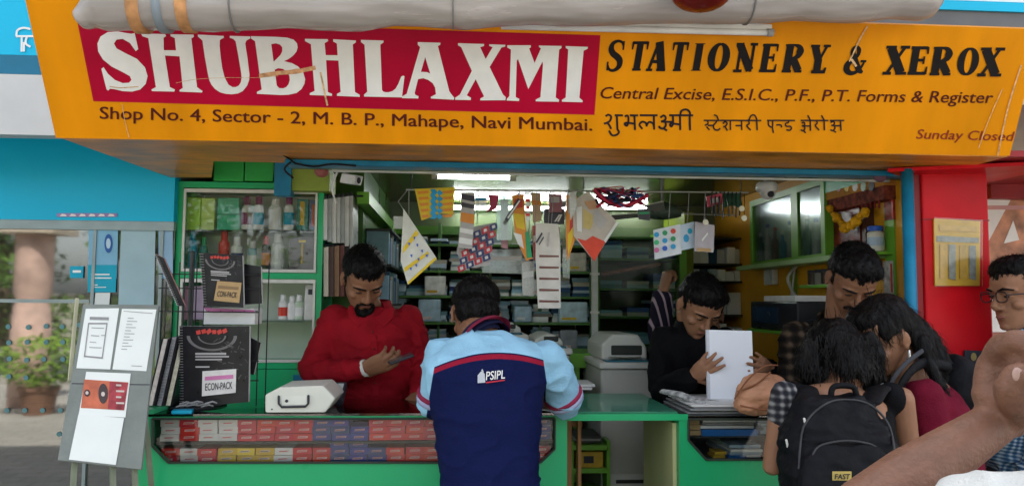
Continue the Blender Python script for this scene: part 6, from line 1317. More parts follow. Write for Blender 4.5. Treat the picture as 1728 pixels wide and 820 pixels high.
# ---------------------------------------------------------------- man in the red shirt with a phone
def man_red():
    pel = V((wx(640, 3.06), 3.08, .93)); nk = W(626, 518, 3.03); RT = V((1, .05, 0))
    t = thing('person', 'bearded man in a maroon red shirt looking down at the phone in his hand', 'person', (pel.x, pel.y, 0))
    M = headM(W(613, 468, 2.93), 203, -42, 4, .95); M_s = cloth('maroon red cotton', (.26, .007, .014))
    SL, SR = W(568, 536, 3.03), W(688, 536, 3.03); EL, WL = W(518, 634, 2.95), W(612, 622, 2.84); ER, WR_ = W(716, 612, 3.04), W(706, 664, 2.90)
    m = MB(); head(m, M); m.tube([nk - UP * .03, M @ V((0, -.03, .03))], [.056, .053], 14); torso(m, pel, nk - UP * .01, RT, .15, -.012); arm(m, SL, EL, WL, .95); arm(m, SR, ER, WR_, .95)
    hand(m, WL, W(660, 607, 2.80) - WL, V((.12, .75, .5)), -1, ((30, 40, 25), (32, 42, 25), (38, 40, 25), (42, 40, 25)), (.7, .25, .5), 1.0)
    hand(m, WR_, V((-.25, -.6, -.25)), V((.2, 0, -1)), 1, ((10, 25, 20),) * 4)
    part(m, 'body', M_skin, t, remesh=.0042, relax=2)
    m = MB(); torso(m, pel - UP * .08, nk, RT, .155, .014, belly=.02); arm(m, SL, EL, WL, .92, .014, .96); arm(m, SR, ER, WR_, .92, .013, .95); part(m, 'shirt', M_s, t, crease=1.5, remesh=.0065, relax=6, amp=.0055, nsc=13, nstretch=(1, 1, 1.5))
    shirt = [o for o in t.children if o.name.startswith('shirt')][0]; fs_ = surf(shirt); m = MB()
    for q in ([(588, 516), (606, 520), (622, 538), (604, 552), (588, 534)], [(632, 538), (650, 522), (664, 518), (664, 536), (648, 552)]): m.slab([W(x, y, 2.955 - (y - 516) * .0009) for x, y in q], (0, -.004, .001))
    part(m, 'collar_flap', M_s, t, bevel=.001)
    m = MB(); ln_ = [(628, 546), (630, 575), (633, 605), (634, 640), (634, 668)]
    ribbon(m, ln_, 11, fs_, 0, .002); part(m, 'placket', M_s, t)
    m = MB()
    for x, y in ((629, 560), (631, 588), (633, 646)): m.ell(fs_(x, y, .004), .0042, nu=8, nv=6)
    part(m, 'button', mat('dark red button', (.12, .01, .01), .4), t)
    collar(t, nk + V((0, .005, -.01)), nk - pel, .07, .034, M_s, fw=V((.3, -1, 0)), open_=.45)
    hair_short(t, M, .85, seed=2); face(t, M, beard=True); legs(t, pel, V((1, 0, 0)), cloth('dark trousers', (.03, .03, .04)), V((0, -1, 0)))
    m = MB(); c = WL + (W(660, 607, 2.80) - WL).normalized() * .01; d = (W(660, 607, 2.80) - WL).normalized(); m.tube([c - d * .006, c + d * .004], .032, 14, rnd=False); part(m, 'wrist_band', M_alum, t, smooth=True)
    ph = thing('phone', 'dark smartphone held in the red shirted man\'s hand', 'phone', tuple(W(676, 606, 2.84))); m = MB(); c = W(676, 605, 2.785); m.obox(c, V((.042, .0, .015)), V((-.008, .036, .001)), V((-.0014, -.0004, .0042))); part(m, 'body', M_ink, ph, bevel=.003)
    m = MB(); m.obox(c + V((-.0016, -.0006, .0048)), V((.040, .0, .0143)), V((-.0076, .0345, .001)), V((-.0001, 0, .0003))); part(m, 'screen', mat('phone glass', (.05, .06, .07), .08), ph)
man_red()
# ---------------------------------------------------------------- man in the two tone shirt, seen from behind
def man_blue():
    pel = V((wx(835, 2.22), 2.20, .86)); nk = W(818, 566, 2.40); RT = V((1, -.05, 0))
    t = thing('person', 'man seen from behind in a pale blue and navy work shirt leaning on the counter', 'person', (pel.x, pel.y, 0))
    M = headM(W(802, 529, 2.50), 8, -30, 5, .94)
    SL, SR = W(752, 604, 2.38), W(918, 606, 2.38); EL, WL = W(735, 690, 2.44), W(770, 668, 2.70); ER, WR_ = W(955, 682, 2.46), W(880, 664, 2.72)
    for q in (EL, ER): q.z = max(q.z, ZT + .052)
    for q in (WL, WR_): q.z = ZT + .045
    m = MB(); head(m, M); m.tube([nk - UP * .03, nk.lerp(M @ V((0, -.03, .03)), .5), M @ V((0, -.03, .03))], [.060, .057, .056], 14); torso(m, pel, nk, RT, .155, -.012, .80); arm(m, SL, EL, WL, 1); arm(m, SR, ER, WR_, 1)
    hand(m, WL, V((.5, .8, 0)), V((0, 0, -1)), -1, ((15, 20, 15),) * 4); hand(m, WR_, V((-.6, .7, 0)), V((0, 0, -1)), 1, ((15, 20, 15),) * 4)
    part(m, 'body', M_skin, t, remesh=.0045, relax=2)
    M_s = cloth('two tone work shirt', (.30, .55, .72), .8, .12)
    px = .00172; zt = wz(594, 2.28) ; xo = wx(828, 2.28) - pel.x
    n = M_s.node_tree.nodes; l = M_s.node_tree.links
    tc = [q for q in n if q.type == 'TEX_COORD'][0]; sp = n.new('ShaderNodeSeparateXYZ'); l.new(tc.outputs['Object'], sp.inputs[0])
    def mth(op, a, b): 
        q = n.new('ShaderNodeMath'); q.operation = op
        for i, v in enumerate((a, b)):
            if v is None: continue
            if isinstance(v, (int, float)): q.inputs[i].default_value = v
            else: l.new(v, q.inputs[i])
        return q.outputs[0]
    xx = mth('SUBTRACT', sp.outputs[0], xo); zz = mth('ADD', sp.outputs[2], mth('MULTIPLY', xx, -.06)); zz = mth('ADD', zz, mth('MULTIPLY', mth('MULTIPLY', xx, xx), 1.3))
    half = mth('ADD', .156, mth('MULTIPLY', mth('SUBTRACT', zt, sp.outputs[2]), .16)); inx = mth('LESS_THAN', mth('ABSOLUTE', xx, None), half)
    base = [q for q in n if q.type == 'VECT_MATH'][0]
    def mix(fac, a, b):
        q = n.new('ShaderNodeMix'); q.data_type = 'RGBA'; l.new(fac, q.inputs[0])
        for i, v in ((6, a), (7, b)):
            if isinstance(v, tuple): q.inputs[i].default_value = (*v, 1)
            else: l.new(v, q.inputs[i])
        return q.outputs[2]
    nav = mth('MULTIPLY', inx, mth('LESS_THAN', zz, zt)); low = mth('LESS_THAN', zz, zt - .30)
    c1 = mix(nav, base.outputs[0], (.006, .010, .055)); red = mth('MULTIPLY', inx, mth('MULTIPLY', mth('LESS_THAN', zz, zt - .004), mth('GREATER_THAN', zz, zt - .018)))
    c2 = mix(red, c1, (.30, .012, .035)); l.new(c2, n['Principled BSDF'].inputs['Base Color'])
    m = MB(); torso(m, pel - UP * .16 + V((0, -.03, 0)), nk, RT, .192, .013, k=.90); arm(m, SL, EL, WL, 0.97, .020, .04); arm(m, SR, ER, WR_, 0.97, .020, .04); sh = part(m, 'shirt', M_s, t, crease=1.3, remesh=.0065, relax=5, amp=.006, nsc=11, nstretch=(.8, 1, 1.6))
    m = MB(); dL = (EL - SL).normalized(); dR = (ER - SR).normalized()
    for e, d in ((EL, dL), (ER, dR)): m.tube([e - d * .030, e - d * .020], .064, 16, rnd=False)
    m2 = MB()
    for e, d in ((EL, dL), (ER, dR)): m2.tube([e - d * .018, e - d * .002], .062, 16, rnd=False)
    part(m, 'sleeve_stripe', mat('crimson knit', (.28, .02, .06), .8), t, smooth=True); part(m2, 'sleeve_cuff', mat('lilac knit', (.40, .42, .62), .8), t, smooth=True)
    cd_ = (M @ V((0, -.03, .03)) - nk).normalized()
    collar(t, nk + V((0, -.002, -.012)), cd_ + UP * .6, .064, .034, mat('navy knit collar', (.010, .012, .05), .8), fw=V((0, 1, 0)), open_=.35)
    collar(t, nk + V((0, -.003, .004)), cd_ + UP * .6, .0665, .008, mat('crimson knit', (.28, .02, .06), .8), 'collar_stripe', fw=V((0, 1, 0)), open_=.4)
    fn = surf(sh); m = MB(); words(m, 'PSIPL', (820, 641), (852, 638), (820, 627), fn, .1, .012, h=.002); part(m, 'printed_logo_text', M_wht, t)
    m = MB()
    for q in ([(806, 646), (806, 633), (812, 626), (818, 630), (819, 645)], [(812, 625), (814, 622), (816, 626), (816, 629)]): m.add([fn(x, y, .002) for x, y in q], [tuple(range(len(q)))])
    part(m, 'printed_logo_tower', mat('grey print', (.45, .47, .5), .6), t)
    m = MB(); m.add([fn(x, y, .002) for x, y in ((820, 644), (852, 640), (852, 642), (820, 646.5))], [(0, 1, 2, 3)]); part(m, 'printed_logo_bar', mat('red print', (.5, .03, .05), .6), t)
    hair_short(t, M, low=.02, seed=3); face(t, M); legs(t, pel, V((1, 0, 0)), cloth('navy trousers', (.012, .016, .05)), V((0, 1, 0)), gap=.06, hip=.125)
man_blue()
# ---------------------------------------------------------------- boy in black with a stack of paper
def boy_black():
    pel = V((wx(1160, 3.08), 3.10, .86)); nk = W(1172, 548, 3.04); RT = V((1, 0, 0))
    t = thing('person', 'young man in a black shirt holding up a thick white stack of paper', 'person', (pel.x, pel.y, 0))
    M = headM(W(1180, 513, 2.95), 192, -43, -3, .97); M_s = cloth('black cotton', (.005, .005, .006), .8)
    PY = 2.74; SL, SR = W(1122, 572, 3.04), W(1222, 576, 3.04); EL, WL = W(1112, 664, 2.92), W(1166, 637, 2.775); ER, WR_ = W(1262, 660, 2.94), W(1299, 622, 2.80)
    m = MB(); head(m, M); m.tube([nk - UP * .03, M @ V((0, -.03, .03))], [.054, .05], 14); torso(m, pel, nk, RT, .14, -.015, .92); arm(m, SL, EL, WL, .9); arm(m, SR, ER, WR_, .9)
    hand(m, WL, W(1196, 614, PY - .02) - WL, V((.25, .95, 0)), -1, ((8, 8, 8), (8, 8, 8), (8, 10, 8), (10, 10, 8)), (.35, .9, .3), .82, spread=.2)
    hand(m, WR_, W(1274, 610, PY - .02) - WR_, V((-.25, .95, 0)), 1, ((8, 10, 8),) * 4, (.35, .9, .3), .82, spread=.2)
    part(m, 'body', M_skin2, t, remesh=.0042, relax=1)
    m = MB(); torso(m, pel - UP * .06, nk, RT, .15, .012, .95); arm(m, SL, EL, WL, .95, .012, .9); arm(m, SR, ER, WR_, .95, .012, .9); part(m, 'shirt', M_s, t, crease=1.3, remesh=.007, relax=4, amp=.006, nsc=14)
    collar(t, nk + UP * -.008, nk - pel, .066, .03, M_s, open_=.4); hair_short(t, M, 1.25, seed=4); face(t, M); legs(t, pel, V((1, 0, 0)), cloth('dark trousers', (.03, .03, .04)), V((0, -1, 0)))
    p = thing('paper_ream', 'thick white stack of paper held upright by the young man in black', 'paper', tuple(W(1232, 676, PY))); m = MB()
    q = [W(1192, 556, PY), W(1269, 558, PY), W(1273, 676, PY - .03), W(1194, 676, PY - .03)]; n = (q[1] - q[0]).cross(q[3] - q[0]).normalized(); n = n if n.y > 0 else -n
    m.slab(q, n * .012); part(m, 'sheets', mat('bright white paper', (.78, .80, .84), .6, .03, 4), p, bevel=.001)
    m = MB(); m.slab([q[0] - n * .0006, q[0].lerp(q[1], .06) - n * .0006, q[3].lerp(q[2], .06) - n * .0006, q[3] - n * .0006], n * .0004); part(m, 'bound_edge', mat('grey paper edge', (.55, .57, .6), .6), p)
boy_black()
# ---------------------------------------------------------------- worker with a raised arm behind him
def man_striped():
    pel = V((wx(1180, 3.6), 3.62, .86)); nk = W(1188, 565, 3.6); RT = V((1, 0, 0))
    t = thing('person', 'worker in a dark striped shirt with one fist raised behind the young man in black', 'person', (pel.x, pel.y, 0))
    M = headM(W(1190, 530, 3.55), 0, -25, 0, .95); M_s = cloth('striped dark shirt', (.02, .018, .03))
    def stripes(n, l, tc):
        mp = n.new('ShaderNodeMapping'); mp.inputs['Rotation'].default_value = (0, R(18), 0); w = n.new('ShaderNodeTexWave'); w.inputs['Scale'].default_value = 9; w.bands_direction = 'X'
        r = n.new('ShaderNodeValToRGB'); e = r.color_ramp.elements; e[0].color = (.018, .015, .03, 1); e[1].color = (.40, .30, .34, 1); e[0].position = .80; e[1].position = .88
        l.new(tc.outputs['Object'], mp.inputs[0]); l.new(mp.outputs[0], w.inputs[0]); l.new(w.outputs[0], r.inputs[0]); return r.outputs[0]
    setcol(M_s, stripes)
    SL, SR = W(1140, 590, 3.6), W(1232, 592, 3.6); EL, WL = W(1112, 572, 3.48), W(1120, 492, 3.40); ER, WR_ = W(1250, 680, 3.6), W(1240, 700, 3.4)
    m = MB(); head(m, M); m.tube([nk - UP * .03, M @ V((0, -.03, .03))], [.054, .05], 14); torso(m, pel, nk, RT, .14, -.015, .92); arm(m, SL, EL, WL, .9); arm(m, SR, ER, WR_, .9)
    hand(m, WL, V((.22, 0, 1)), V((.9, .3, -.2)), 1, ((70, 80, 40),) * 4, (.5, .2, .6), .95); hand(m, WR_, V((0, -1, 0)), V((0, 0, -1)), 1)
    part(m, 'body', M_skin2, t, remesh=.0045, relax=1)
    m = MB(); torso(m, pel - UP * .05, nk, RT, .15, .012, .95); arm(m, SL, EL, WL, 1, .014, .86); arm(m, SR, ER, WR_, .95, .012, .9); part(m, 'shirt', M_s, t, crease=1.3, remesh=.007, relax=3, amp=.005, nsc=14)
    m = MB(); d = (WL - EL).normalized(); m.tube([WL - d * .045, WL - d * .012], [.042, .044], 14, rnd=False); part(m, 'cuff', mat('pale blue cuff', (.42, .5, .58), .8), t, smooth=True)
    hair_short(t, M, tufts=0); legs(t, pel, V((1, 0, 0)), cloth('dark trousers', (.03, .03, .04)), V((0, 1, 0)))
man_striped()
# ---------------------------------------------------------------- tall man in dark checked shirt behind the counter
def plaid(name, c0, c1, c2, s=14):
    m_ = cloth(name, c0, .8)
    def fn(n, l, tc):
        outs = []
        for ax, sc in (('X', s), ('Z', s * .9)):
            w = n.new('ShaderNodeTexWave'); w.inputs['Scale'].default_value = sc; w.bands_direction = ax; w.inputs['Distortion'].default_value = .4; l.new(tc.outputs['Object'], w.inputs[0]); outs.append(w.outputs[0])
        ad = n.new('ShaderNodeMath'); ad.operation = 'ADD'; l.new(outs[0], ad.inputs[0]); l.new(outs[1], ad.inputs[1])
        r = n.new('ShaderNodeValToRGB'); e = r.color_ramp.elements; e[0].color = (*c0, 1); e[1].color = (*c2, 1); e[0].position = .25; e[1].position = .95
        x = e.new(.6); x.color = (*c1, 1); hv = n.new('ShaderNodeMath'); hv.operation = 'MULTIPLY'; hv.inputs[1].default_value = .5; l.new(ad.outputs[0], hv.inputs[0]); l.new(hv.outputs[0], r.inputs[0]); return r.outputs[0]
    return setcol(m_, fn)
def man_dark():
    pel = V((wx(1420, 2.96), 2.97, .93)); nk = W(1418, 540, 2.72); RT = V((1, 0, 0))
    t = thing('person', 'tall man in a dark brown patterned shirt bowing his head behind the shorter counter', 'person', (pel.x, pel.y, 0))
    M = headM(W(1438, 468, 2.60), 170, -47, -4, .97); M_s = plaid('dark brown pattern cloth', (.007, .006, .005), (.022, .016, .012), (.09, .062, .04), 9)
    SL, SR = W(1348, 568, 2.74), W(1492, 566, 2.74); EL, WL = W(1332, 662, 2.74), W(1352, 680, 2.58); ER, WR_ = W(1505, 662, 2.74), W(1480, 680, 2.58)
    m = MB(); head(m, M); m.tube([nk - UP * .03, M @ V((0, -.03, .03))], [.058, .056], 14); torso(m, pel, nk, RT, .16, -.012); arm(m, SL, EL, WL); arm(m, SR, ER, WR_)
    hand(m, WL, V((.3, -1, -.05)), V((0, 0, -1)), -1, ((15, 20, 15),) * 4); hand(m, WR_, V((-.3, -1, -.05)), V((0, 0, -1)), 1, ((15, 20, 15),) * 4); part(m, 'body', M_skin, t, remesh=.0045, relax=1)
    m = MB(); torso(m, pel - UP * .06, nk - UP * .012, RT, .175, .014); arm(m, SL, EL, WL, 1, .014, .9); arm(m, SR, ER, WR_, 1, .014, .9); part(m, 'shirt', M_s, t, crease=1.3, remesh=.007, relax=4, amp=.007, nsc=13)
    collar(t, nk + UP * -.015, nk - pel, .074, .03, M_s, open_=.6); hair_short(t, M, 1.05, seed=5); face(t, M, moustache=True); legs(t, pel, V((1, 0, 0)), cloth('dark trousers', (.03, .03, .04)), V((0, -1, 0)))
man_dark()
# ---------------------------------------------------------------- young woman with black backpack seen from behind
def girl_back():
    pel = V((wx(1425, 1.86), 1.88, .84)); nk = W(1412, 652, 2.09); RT = V((1, 0, 0))
    t = thing('person', 'young woman seen from behind in a sleeveless black top bending over the counter', 'person', (pel.x, pel.y, 0))
    M = headM(W(1408, 604, 2.13), 12, -44, 6, .84); SL, SR = W(1322, 672, 2.04), W(1520, 672, 2.04); EL, WL = W(1302, 800, 2.06), W(1312, 745, 2.42); ER, WR_ = W(1540, 796, 2.06), W(1500, 740, 2.42)
    for q in (WL, WR_): q.z = ZC2 + .03
    m = MB(); head(m, M); m.tube([nk - UP * .03, M @ V((0, -.03, .03))], [.05, .046], 14); torso(m, pel, nk, RT, .15, -.012, .9); arm(m, SL, EL, WL, .70); arm(m, SR, ER, WR_, .70)
    hand(m, WL, V((.3, 1, 0)), V((0, 0, -1)), -1, s=.9); hand(m, WR_, V((-.3, 1, 0)), V((0, 0, -1)), 1, s=.9); part(m, 'body', M_skin2, t, remesh=.0045, relax=2)
    m = MB(); torso(m, pel - UP * .12, nk - V((0, -.01, .02)), RT, .145, .008, .95); m.ell(SR + V((-.030, 0, .0)), (.042, .042, .046)); m.ell(SL + V((.03, 0, 0)), .045); part(m, 'top', cloth('black knit top', (.006, .006, .007)), t, remesh=.007, relax=3, amp=.004, nsc=14)
    m = MB()
    for s_, e_ in ((SL, EL),): d = e_ - s_; m.tube([s_ - d * .02 + V((.012, 0, 0)), s_ + d * .10 + V((.008, 0, 0)), s_ + d * .24 + V((.006, 0, 0))], [.048, .045, .042], 14)
    part(m, 'sleeve', plaid('grey white check cloth', (.02, .02, .025), (.07, .07, .075), (.26, .25, .24), 17), t, remesh=.005, relax=2, amp=.0025, nsc=20)
    m = MB(); m.M = M
    m.ell((0, -.012, .160), (.086, .108, .082), nu=24, nv=14); m.ell((0, -.055, .112), (.080, .066, .085), nu=20); m.ell((0, .05, .19), (.07, .055, .042))
    for s_ in (-1, 1): m.ell((s_ * .058, .02, .11), (.024, .055, .075))
    m.ell((0, -.075, .075), (.078, .045, .06)); m.ell((0, -.06, .03), (.07, .045, .05)); m.ell((-.03, -.085, .13), (.05, .035, .06)); m.ell((.045, -.08, .10), (.045, .035, .06)); m.M = None
    hc = M @ V((0, 0, .1)); rr = random.Random(4)
    for (x0, y0, x1, y1, x2, y2) in ((1368, 585, 1356, 615, 1364, 645), (1378, 600, 1372, 630, 1380, 646), (1452, 600, 1470, 625, 1474, 648), (1440, 612, 1452, 632, 1455, 646), (1468, 570, 1482, 600, 1484, 632)): m.tube(smoothline([W(x0, y0, 2.08), W(x1, y1, 2.06), W(x2, y2, 2.07)], 4), [.022] * 5 + [.016] * 3 + [.008], 8)
    ho = part(m, 'hair', M_hair, t, remesh=.0055, relax=2, amp=.006, nsc=60, nstretch=(1, 1, .4)); strands(t, ho, 3600, .05, .0010, None, .10, (0, -.1, -1), 1, 'hair_strand', .16)
    m = MB()
    for k in range(180):
        x = rr.uniform(1358, 1478); y = rr.uniform(560, 628); p = W(x, y, 2.04); q = W(x + rr.uniform(-12, 12), y + rr.uniform(12, 38), 2.035); s_ = V((.0013, 0, 0)); m.add([p - s_, p + s_, q], [(0, 1, 2)])
    part(m, 'stray_hair', M_hair, t)
    m = MB(); m.ell(M @ V((-.082, .0, .062)), (.006, .006, .012)); part(m, 'earring', M_alum, t, smooth=True)
    legs(t, pel, V((1, 0, 0)), cloth('blue jeans', (.03, .05, .10)), V((0, 1, 0)))
    # ---- her backpack
    b = thing('backpack', 'large black backpack with a small yellow tag on the woman seen from behind', 'backpack', tuple(W(1428, 860, 1.86))); M_bp = mat('black nylon', (.0042, .0045, .006), .65, .3, 9, .35, 60, spec=.14)
    cx = wx(1428, 1.86); z1_ = wz(674, 1.86); z0_ = z1_ - .46; m = MB(); rg = []
    tilt = .10
    for k in range(15):
        u = k / 14; w = .150 * (1 - max(0, u - .62) ** 2 * 3.2) * (1 - max(0, .12 - u) * 1.5); d = .085 * (1 - max(0, u - .55) ** 2 * 2.6) * (1 - max(0, .1 - u) * 3); z = z0_ + (z1_ - z0_) * u
        c = V((cx + (u - .5) * -.0, 1.84 + .13 * u * .9, z)); rg.append([c + V((math.copysign(abs(cos(a)) ** .55, cos(a)) * w, math.copysign(abs(sin(a)) ** .7, sin(a)) * d, 0)) for a in [2 * pi * j / 28 for j in range(28)]])
    m.loft(rg); body = part(m, 'main_pouch', M_bp, b, crease=.35, remesh=.006, relax=5, amp=.010, nsc=13, nstretch=(1, 1, 2.2))
    fb = surf(body); m = MB(); rg = []
    for k in range(10):
        u = k / 9; c = fb(1428, 862 - u * 115, 0); w = .118 * (1 - max(0, u - .6) ** 2 * 2.6); d = .03 * (1 - max(0, u - .5) ** 2 * 3); rg.append([c + V((math.copysign(abs(cos(a)) ** .55, cos(a)) * w, math.copysign(abs(sin(a)) ** .8, sin(a)) * d, 0)) for a in [2 * pi * j / 22 for j in range(22)]])
    m.loft(rg); fp = part(m, 'front_pocket', M_bp, b, remesh=.006, relax=3, amp=.007, nsc=16, nstretch=(1, 1, 2))
    m = MB()
    for s_ in ([(1348, 790), (1356, 720), (1392, 682), (1430, 674), (1470, 684), (1502, 722), (1512, 790)], [(1366, 800), (1376, 758), (1410, 745), (1450, 745), (1482, 758), (1492, 800)]): m.tube([fb(x, y, -.002 if y < 740 else .012) for x, y in [(q.x, q.y) for q in smoothline(s_, 5)]], .0032, 6)
    part(m, 'zipper', mat('dark zip', (.03, .03, .032), .35), b, smooth=True)
    m = MB()
    for x, y in ((1357, 706), (1327, 742)): p = fb(x, y, .004); m.tube([p, p + V((.004, 0, -.02))], .003, 6)
    part(m, 'zip_pull', M_alum, b, smooth=True)
    m = MB()
    for x0, x1 in ((1368, 1352), (1470, 1500)): m.tube(smoothline([W(x0, 676, 1.96), W((x0 + x1) / 2, 655, 2.02), W(x1, 664, 2.12)], 5), .028, 10, flat=.35)
    part(m, 'shoulder_strap', M_bp, b, smooth=True)
    m = MB(); m.tube(smoothline([W(1402, 668, 1.95), W(1408, 652, 1.95), W(1438, 652, 1.95), W(1446, 668, 1.95)], 5), .008, 8); part(m, 'top_handle', M_bp, b, smooth=True)
    ff = surf(fp); p = ff(1421, 803, .004)
    tf = planefn(p + V((0, -.004, 0)), V((0, -1, -.1))); m = MB(); m.slab([tf(1405, 795), tf(1437, 795), tf(1437, 810), tf(1405, 810)], (0, .002, 0)); part(m, 'yellow_tag', mat('yellow rubber tag', (.55, .42, .12), .5), b)
    m = MB(); words(m, 'FAST', (1408, 807.5), (1434, 807.5), (1408, 799), tf, .15, .02, h=.0015); part(m, 'tag_text', M_ink, b)
    m = MB(); m.slab([tf(1406, 811), tf(1436, 811), tf(1436, 818), tf(1406, 818)], (0, .002, 0)); part(m, 'tag_foot', mat('grey rubber tag', (.2, .2, .2), .5), b)
girl_back()
# ---------------------------------------------------------------- young woman in maroon, in profile
def girl_maroon():
    pel = V((wx(1610, 2.2), 2.20, .86)); nk = W(1540, 632, 2.20); RT = V((.35, .94, 0))
    t = thing('person', 'long haired young woman in a maroon top leaning in from the right in profile', 'person', (pel.x, pel.y, 0))
    M = headM(W(1488, 565, 2.20), 102, -32, -4, .90)
    SN_, SF_ = W(1558, 668, 2.10), W(1548, 664, 2.36); EN, WN = W(1582, 770, 2.06), W(1522, 720, 2.30); EF, WF = W(1520, 730, 2.44), W(1470, 700, 2.56)
    m = MB(); head(m, M); m.tube([nk - UP * .04, nk.lerp(M @ V((0, -.03, .03)), .5), M @ V((0, -.03, .03))], [.052, .047, .048], 14); torso(m, pel, nk, RT, .13, -.015, .88); arm(m, SN_, EN, WN, .86); arm(m, SF_, EF, WF, .86)
    hand(m, WN, V((-.5, .7, .1)), V((0, 0, -1)), -1, s=.9); hand(m, WF, V((-.8, .5, 0)), V((0, 0, -1)), 1, s=.9); part(m, 'body', M_skin2, t, remesh=.0042, relax=1)
    M_s = cloth('maroon knit', (.13, .006, .020)); m = MB(); torso(m, pel - UP * .12, nk - UP * .02, RT, .148, .010, .95); arm(m, SN_, EN, WN, .96, .012, .06); arm(m, SF_, EF, WF, .95, .012, .06); part(m, 'top', M_s, t, remesh=.007, relax=4, amp=.006, nsc=14)
    face(t, M, brows=True); m = MB(); m.M = M
    m.ell((0, -.018, .166), (.083, .104, .074), nu=24, nv=14); m.ell((0, -.055, .125), (.079, .066, .075), nu=20); m.ell((0, .035, .200), (.066, .052, .036))
    for s_ in (-1, 1): m.ell((s_ * .069, .012, .160), (.015, .050, .036))
    m.M = None
    m.tube(smoothline([M @ V((0, -.07, .12)), W(1560, 590, 2.24), W(1586, 640, 2.22), W(1608, 690, 2.18)], 5), [.060] * 5 + [.052] * 5 + [.042] * 5 + [.02], 12)
    m.tube(smoothline([M @ V((0, -.09, .08)), W(1552, 575, 2.16), W(1572, 625, 2.12), W(1592, 660, 2.11)], 5), [.028] * 8 + [.018] * 7 + [.008], 8)
    ho = part(m, 'hair', M_hair, t, remesh=.0055, relax=2, amp=.005, nsc=60, nstretch=(1, 1, .4)); strands(t, ho, 3600, .05, .0010, None, .08, (.35, -.1, -1), 1, 'hair_strand', .14)
    m = MB(); p = M @ V((.083, -.004, .064)); m.tube([p, p - UP * .02], [.003, .006], 8); p2 = M @ V((-.083, -.004, .064)); m.tube([p2, p2 - UP * .02], [.003, .006], 8); part(m, 'earring', mat('silver', (.7, .7, .68), .25, metal=.8), t, smooth=True)
    legs(t, pel, RT, cloth('dark trousers', (.03, .03, .04)), V((-.9, .35, 0)))
    b = thing('backpack', 'black backpack with grey buckled straps on the woman in maroon', 'backpack', tuple(W(1625, 760, 2.2))); M_bp = mat('black nylon', (.013, .014, .018), .6)
    m = MB(); c = W(1618, 700, 2.22); m.ell(c, (.080, .11, .18), nu=24, nv=16); m.ell(c + V((.0, 0, -.05)), (.078, .10, .13)); part(m, 'main_pouch', M_bp, b, remesh=.007, relax=4, amp=.009, nsc=14)
    m = MB(); sp = smoothline([W(1600, 618, 2.16), W(1560, 612, 2.12), W(1532, 632, 2.09), W(1515, 668, 2.08), W(1522, 700, 2.10)], 5); m.tube(sp, .015, 8, flat=.4, up=(0, 1, 0)); part(m, 'shoulder_strap', M_bp, b, smooth=True)
    m = MB(); st = smoothline([W(1556, 592, 2.10), W(1532, 610, 2.075), W(1512, 632, 2.06), W(1502, 650, 2.06)], 5); m.tube(st, .007, 8, flat=.4, up=(0, 1, 0)); part(m, 'strap_webbing', mat('grey webbing', (.03, .032, .038), .7), b, smooth=True)
    m = MB()
    for k in range(4): m.tube([W(1494 + k * 8, 662 + k * 3, 2.055), W(1490 + k * 7, 690 + k * 4, 2.05)], .0035, 6)
    m.tube(smoothline([W(1490, 650, 2.06), W(1484, 668, 2.05), W(1492, 700, 2.05), W(1512, 714, 2.05)], 5), .007, 8); part(m, 'buckle', mat('grey buckle', (.35, .34, .33), .4), b, smooth=True)
    m = MB(); m.tube([W(1494, 652, 2.05), W(1484, 676, 2.045)], .007, 8); part(m, 'orange_tab', mat('tan tab', (.5, .24, .1), .6), b, smooth=True)
girl_maroon()
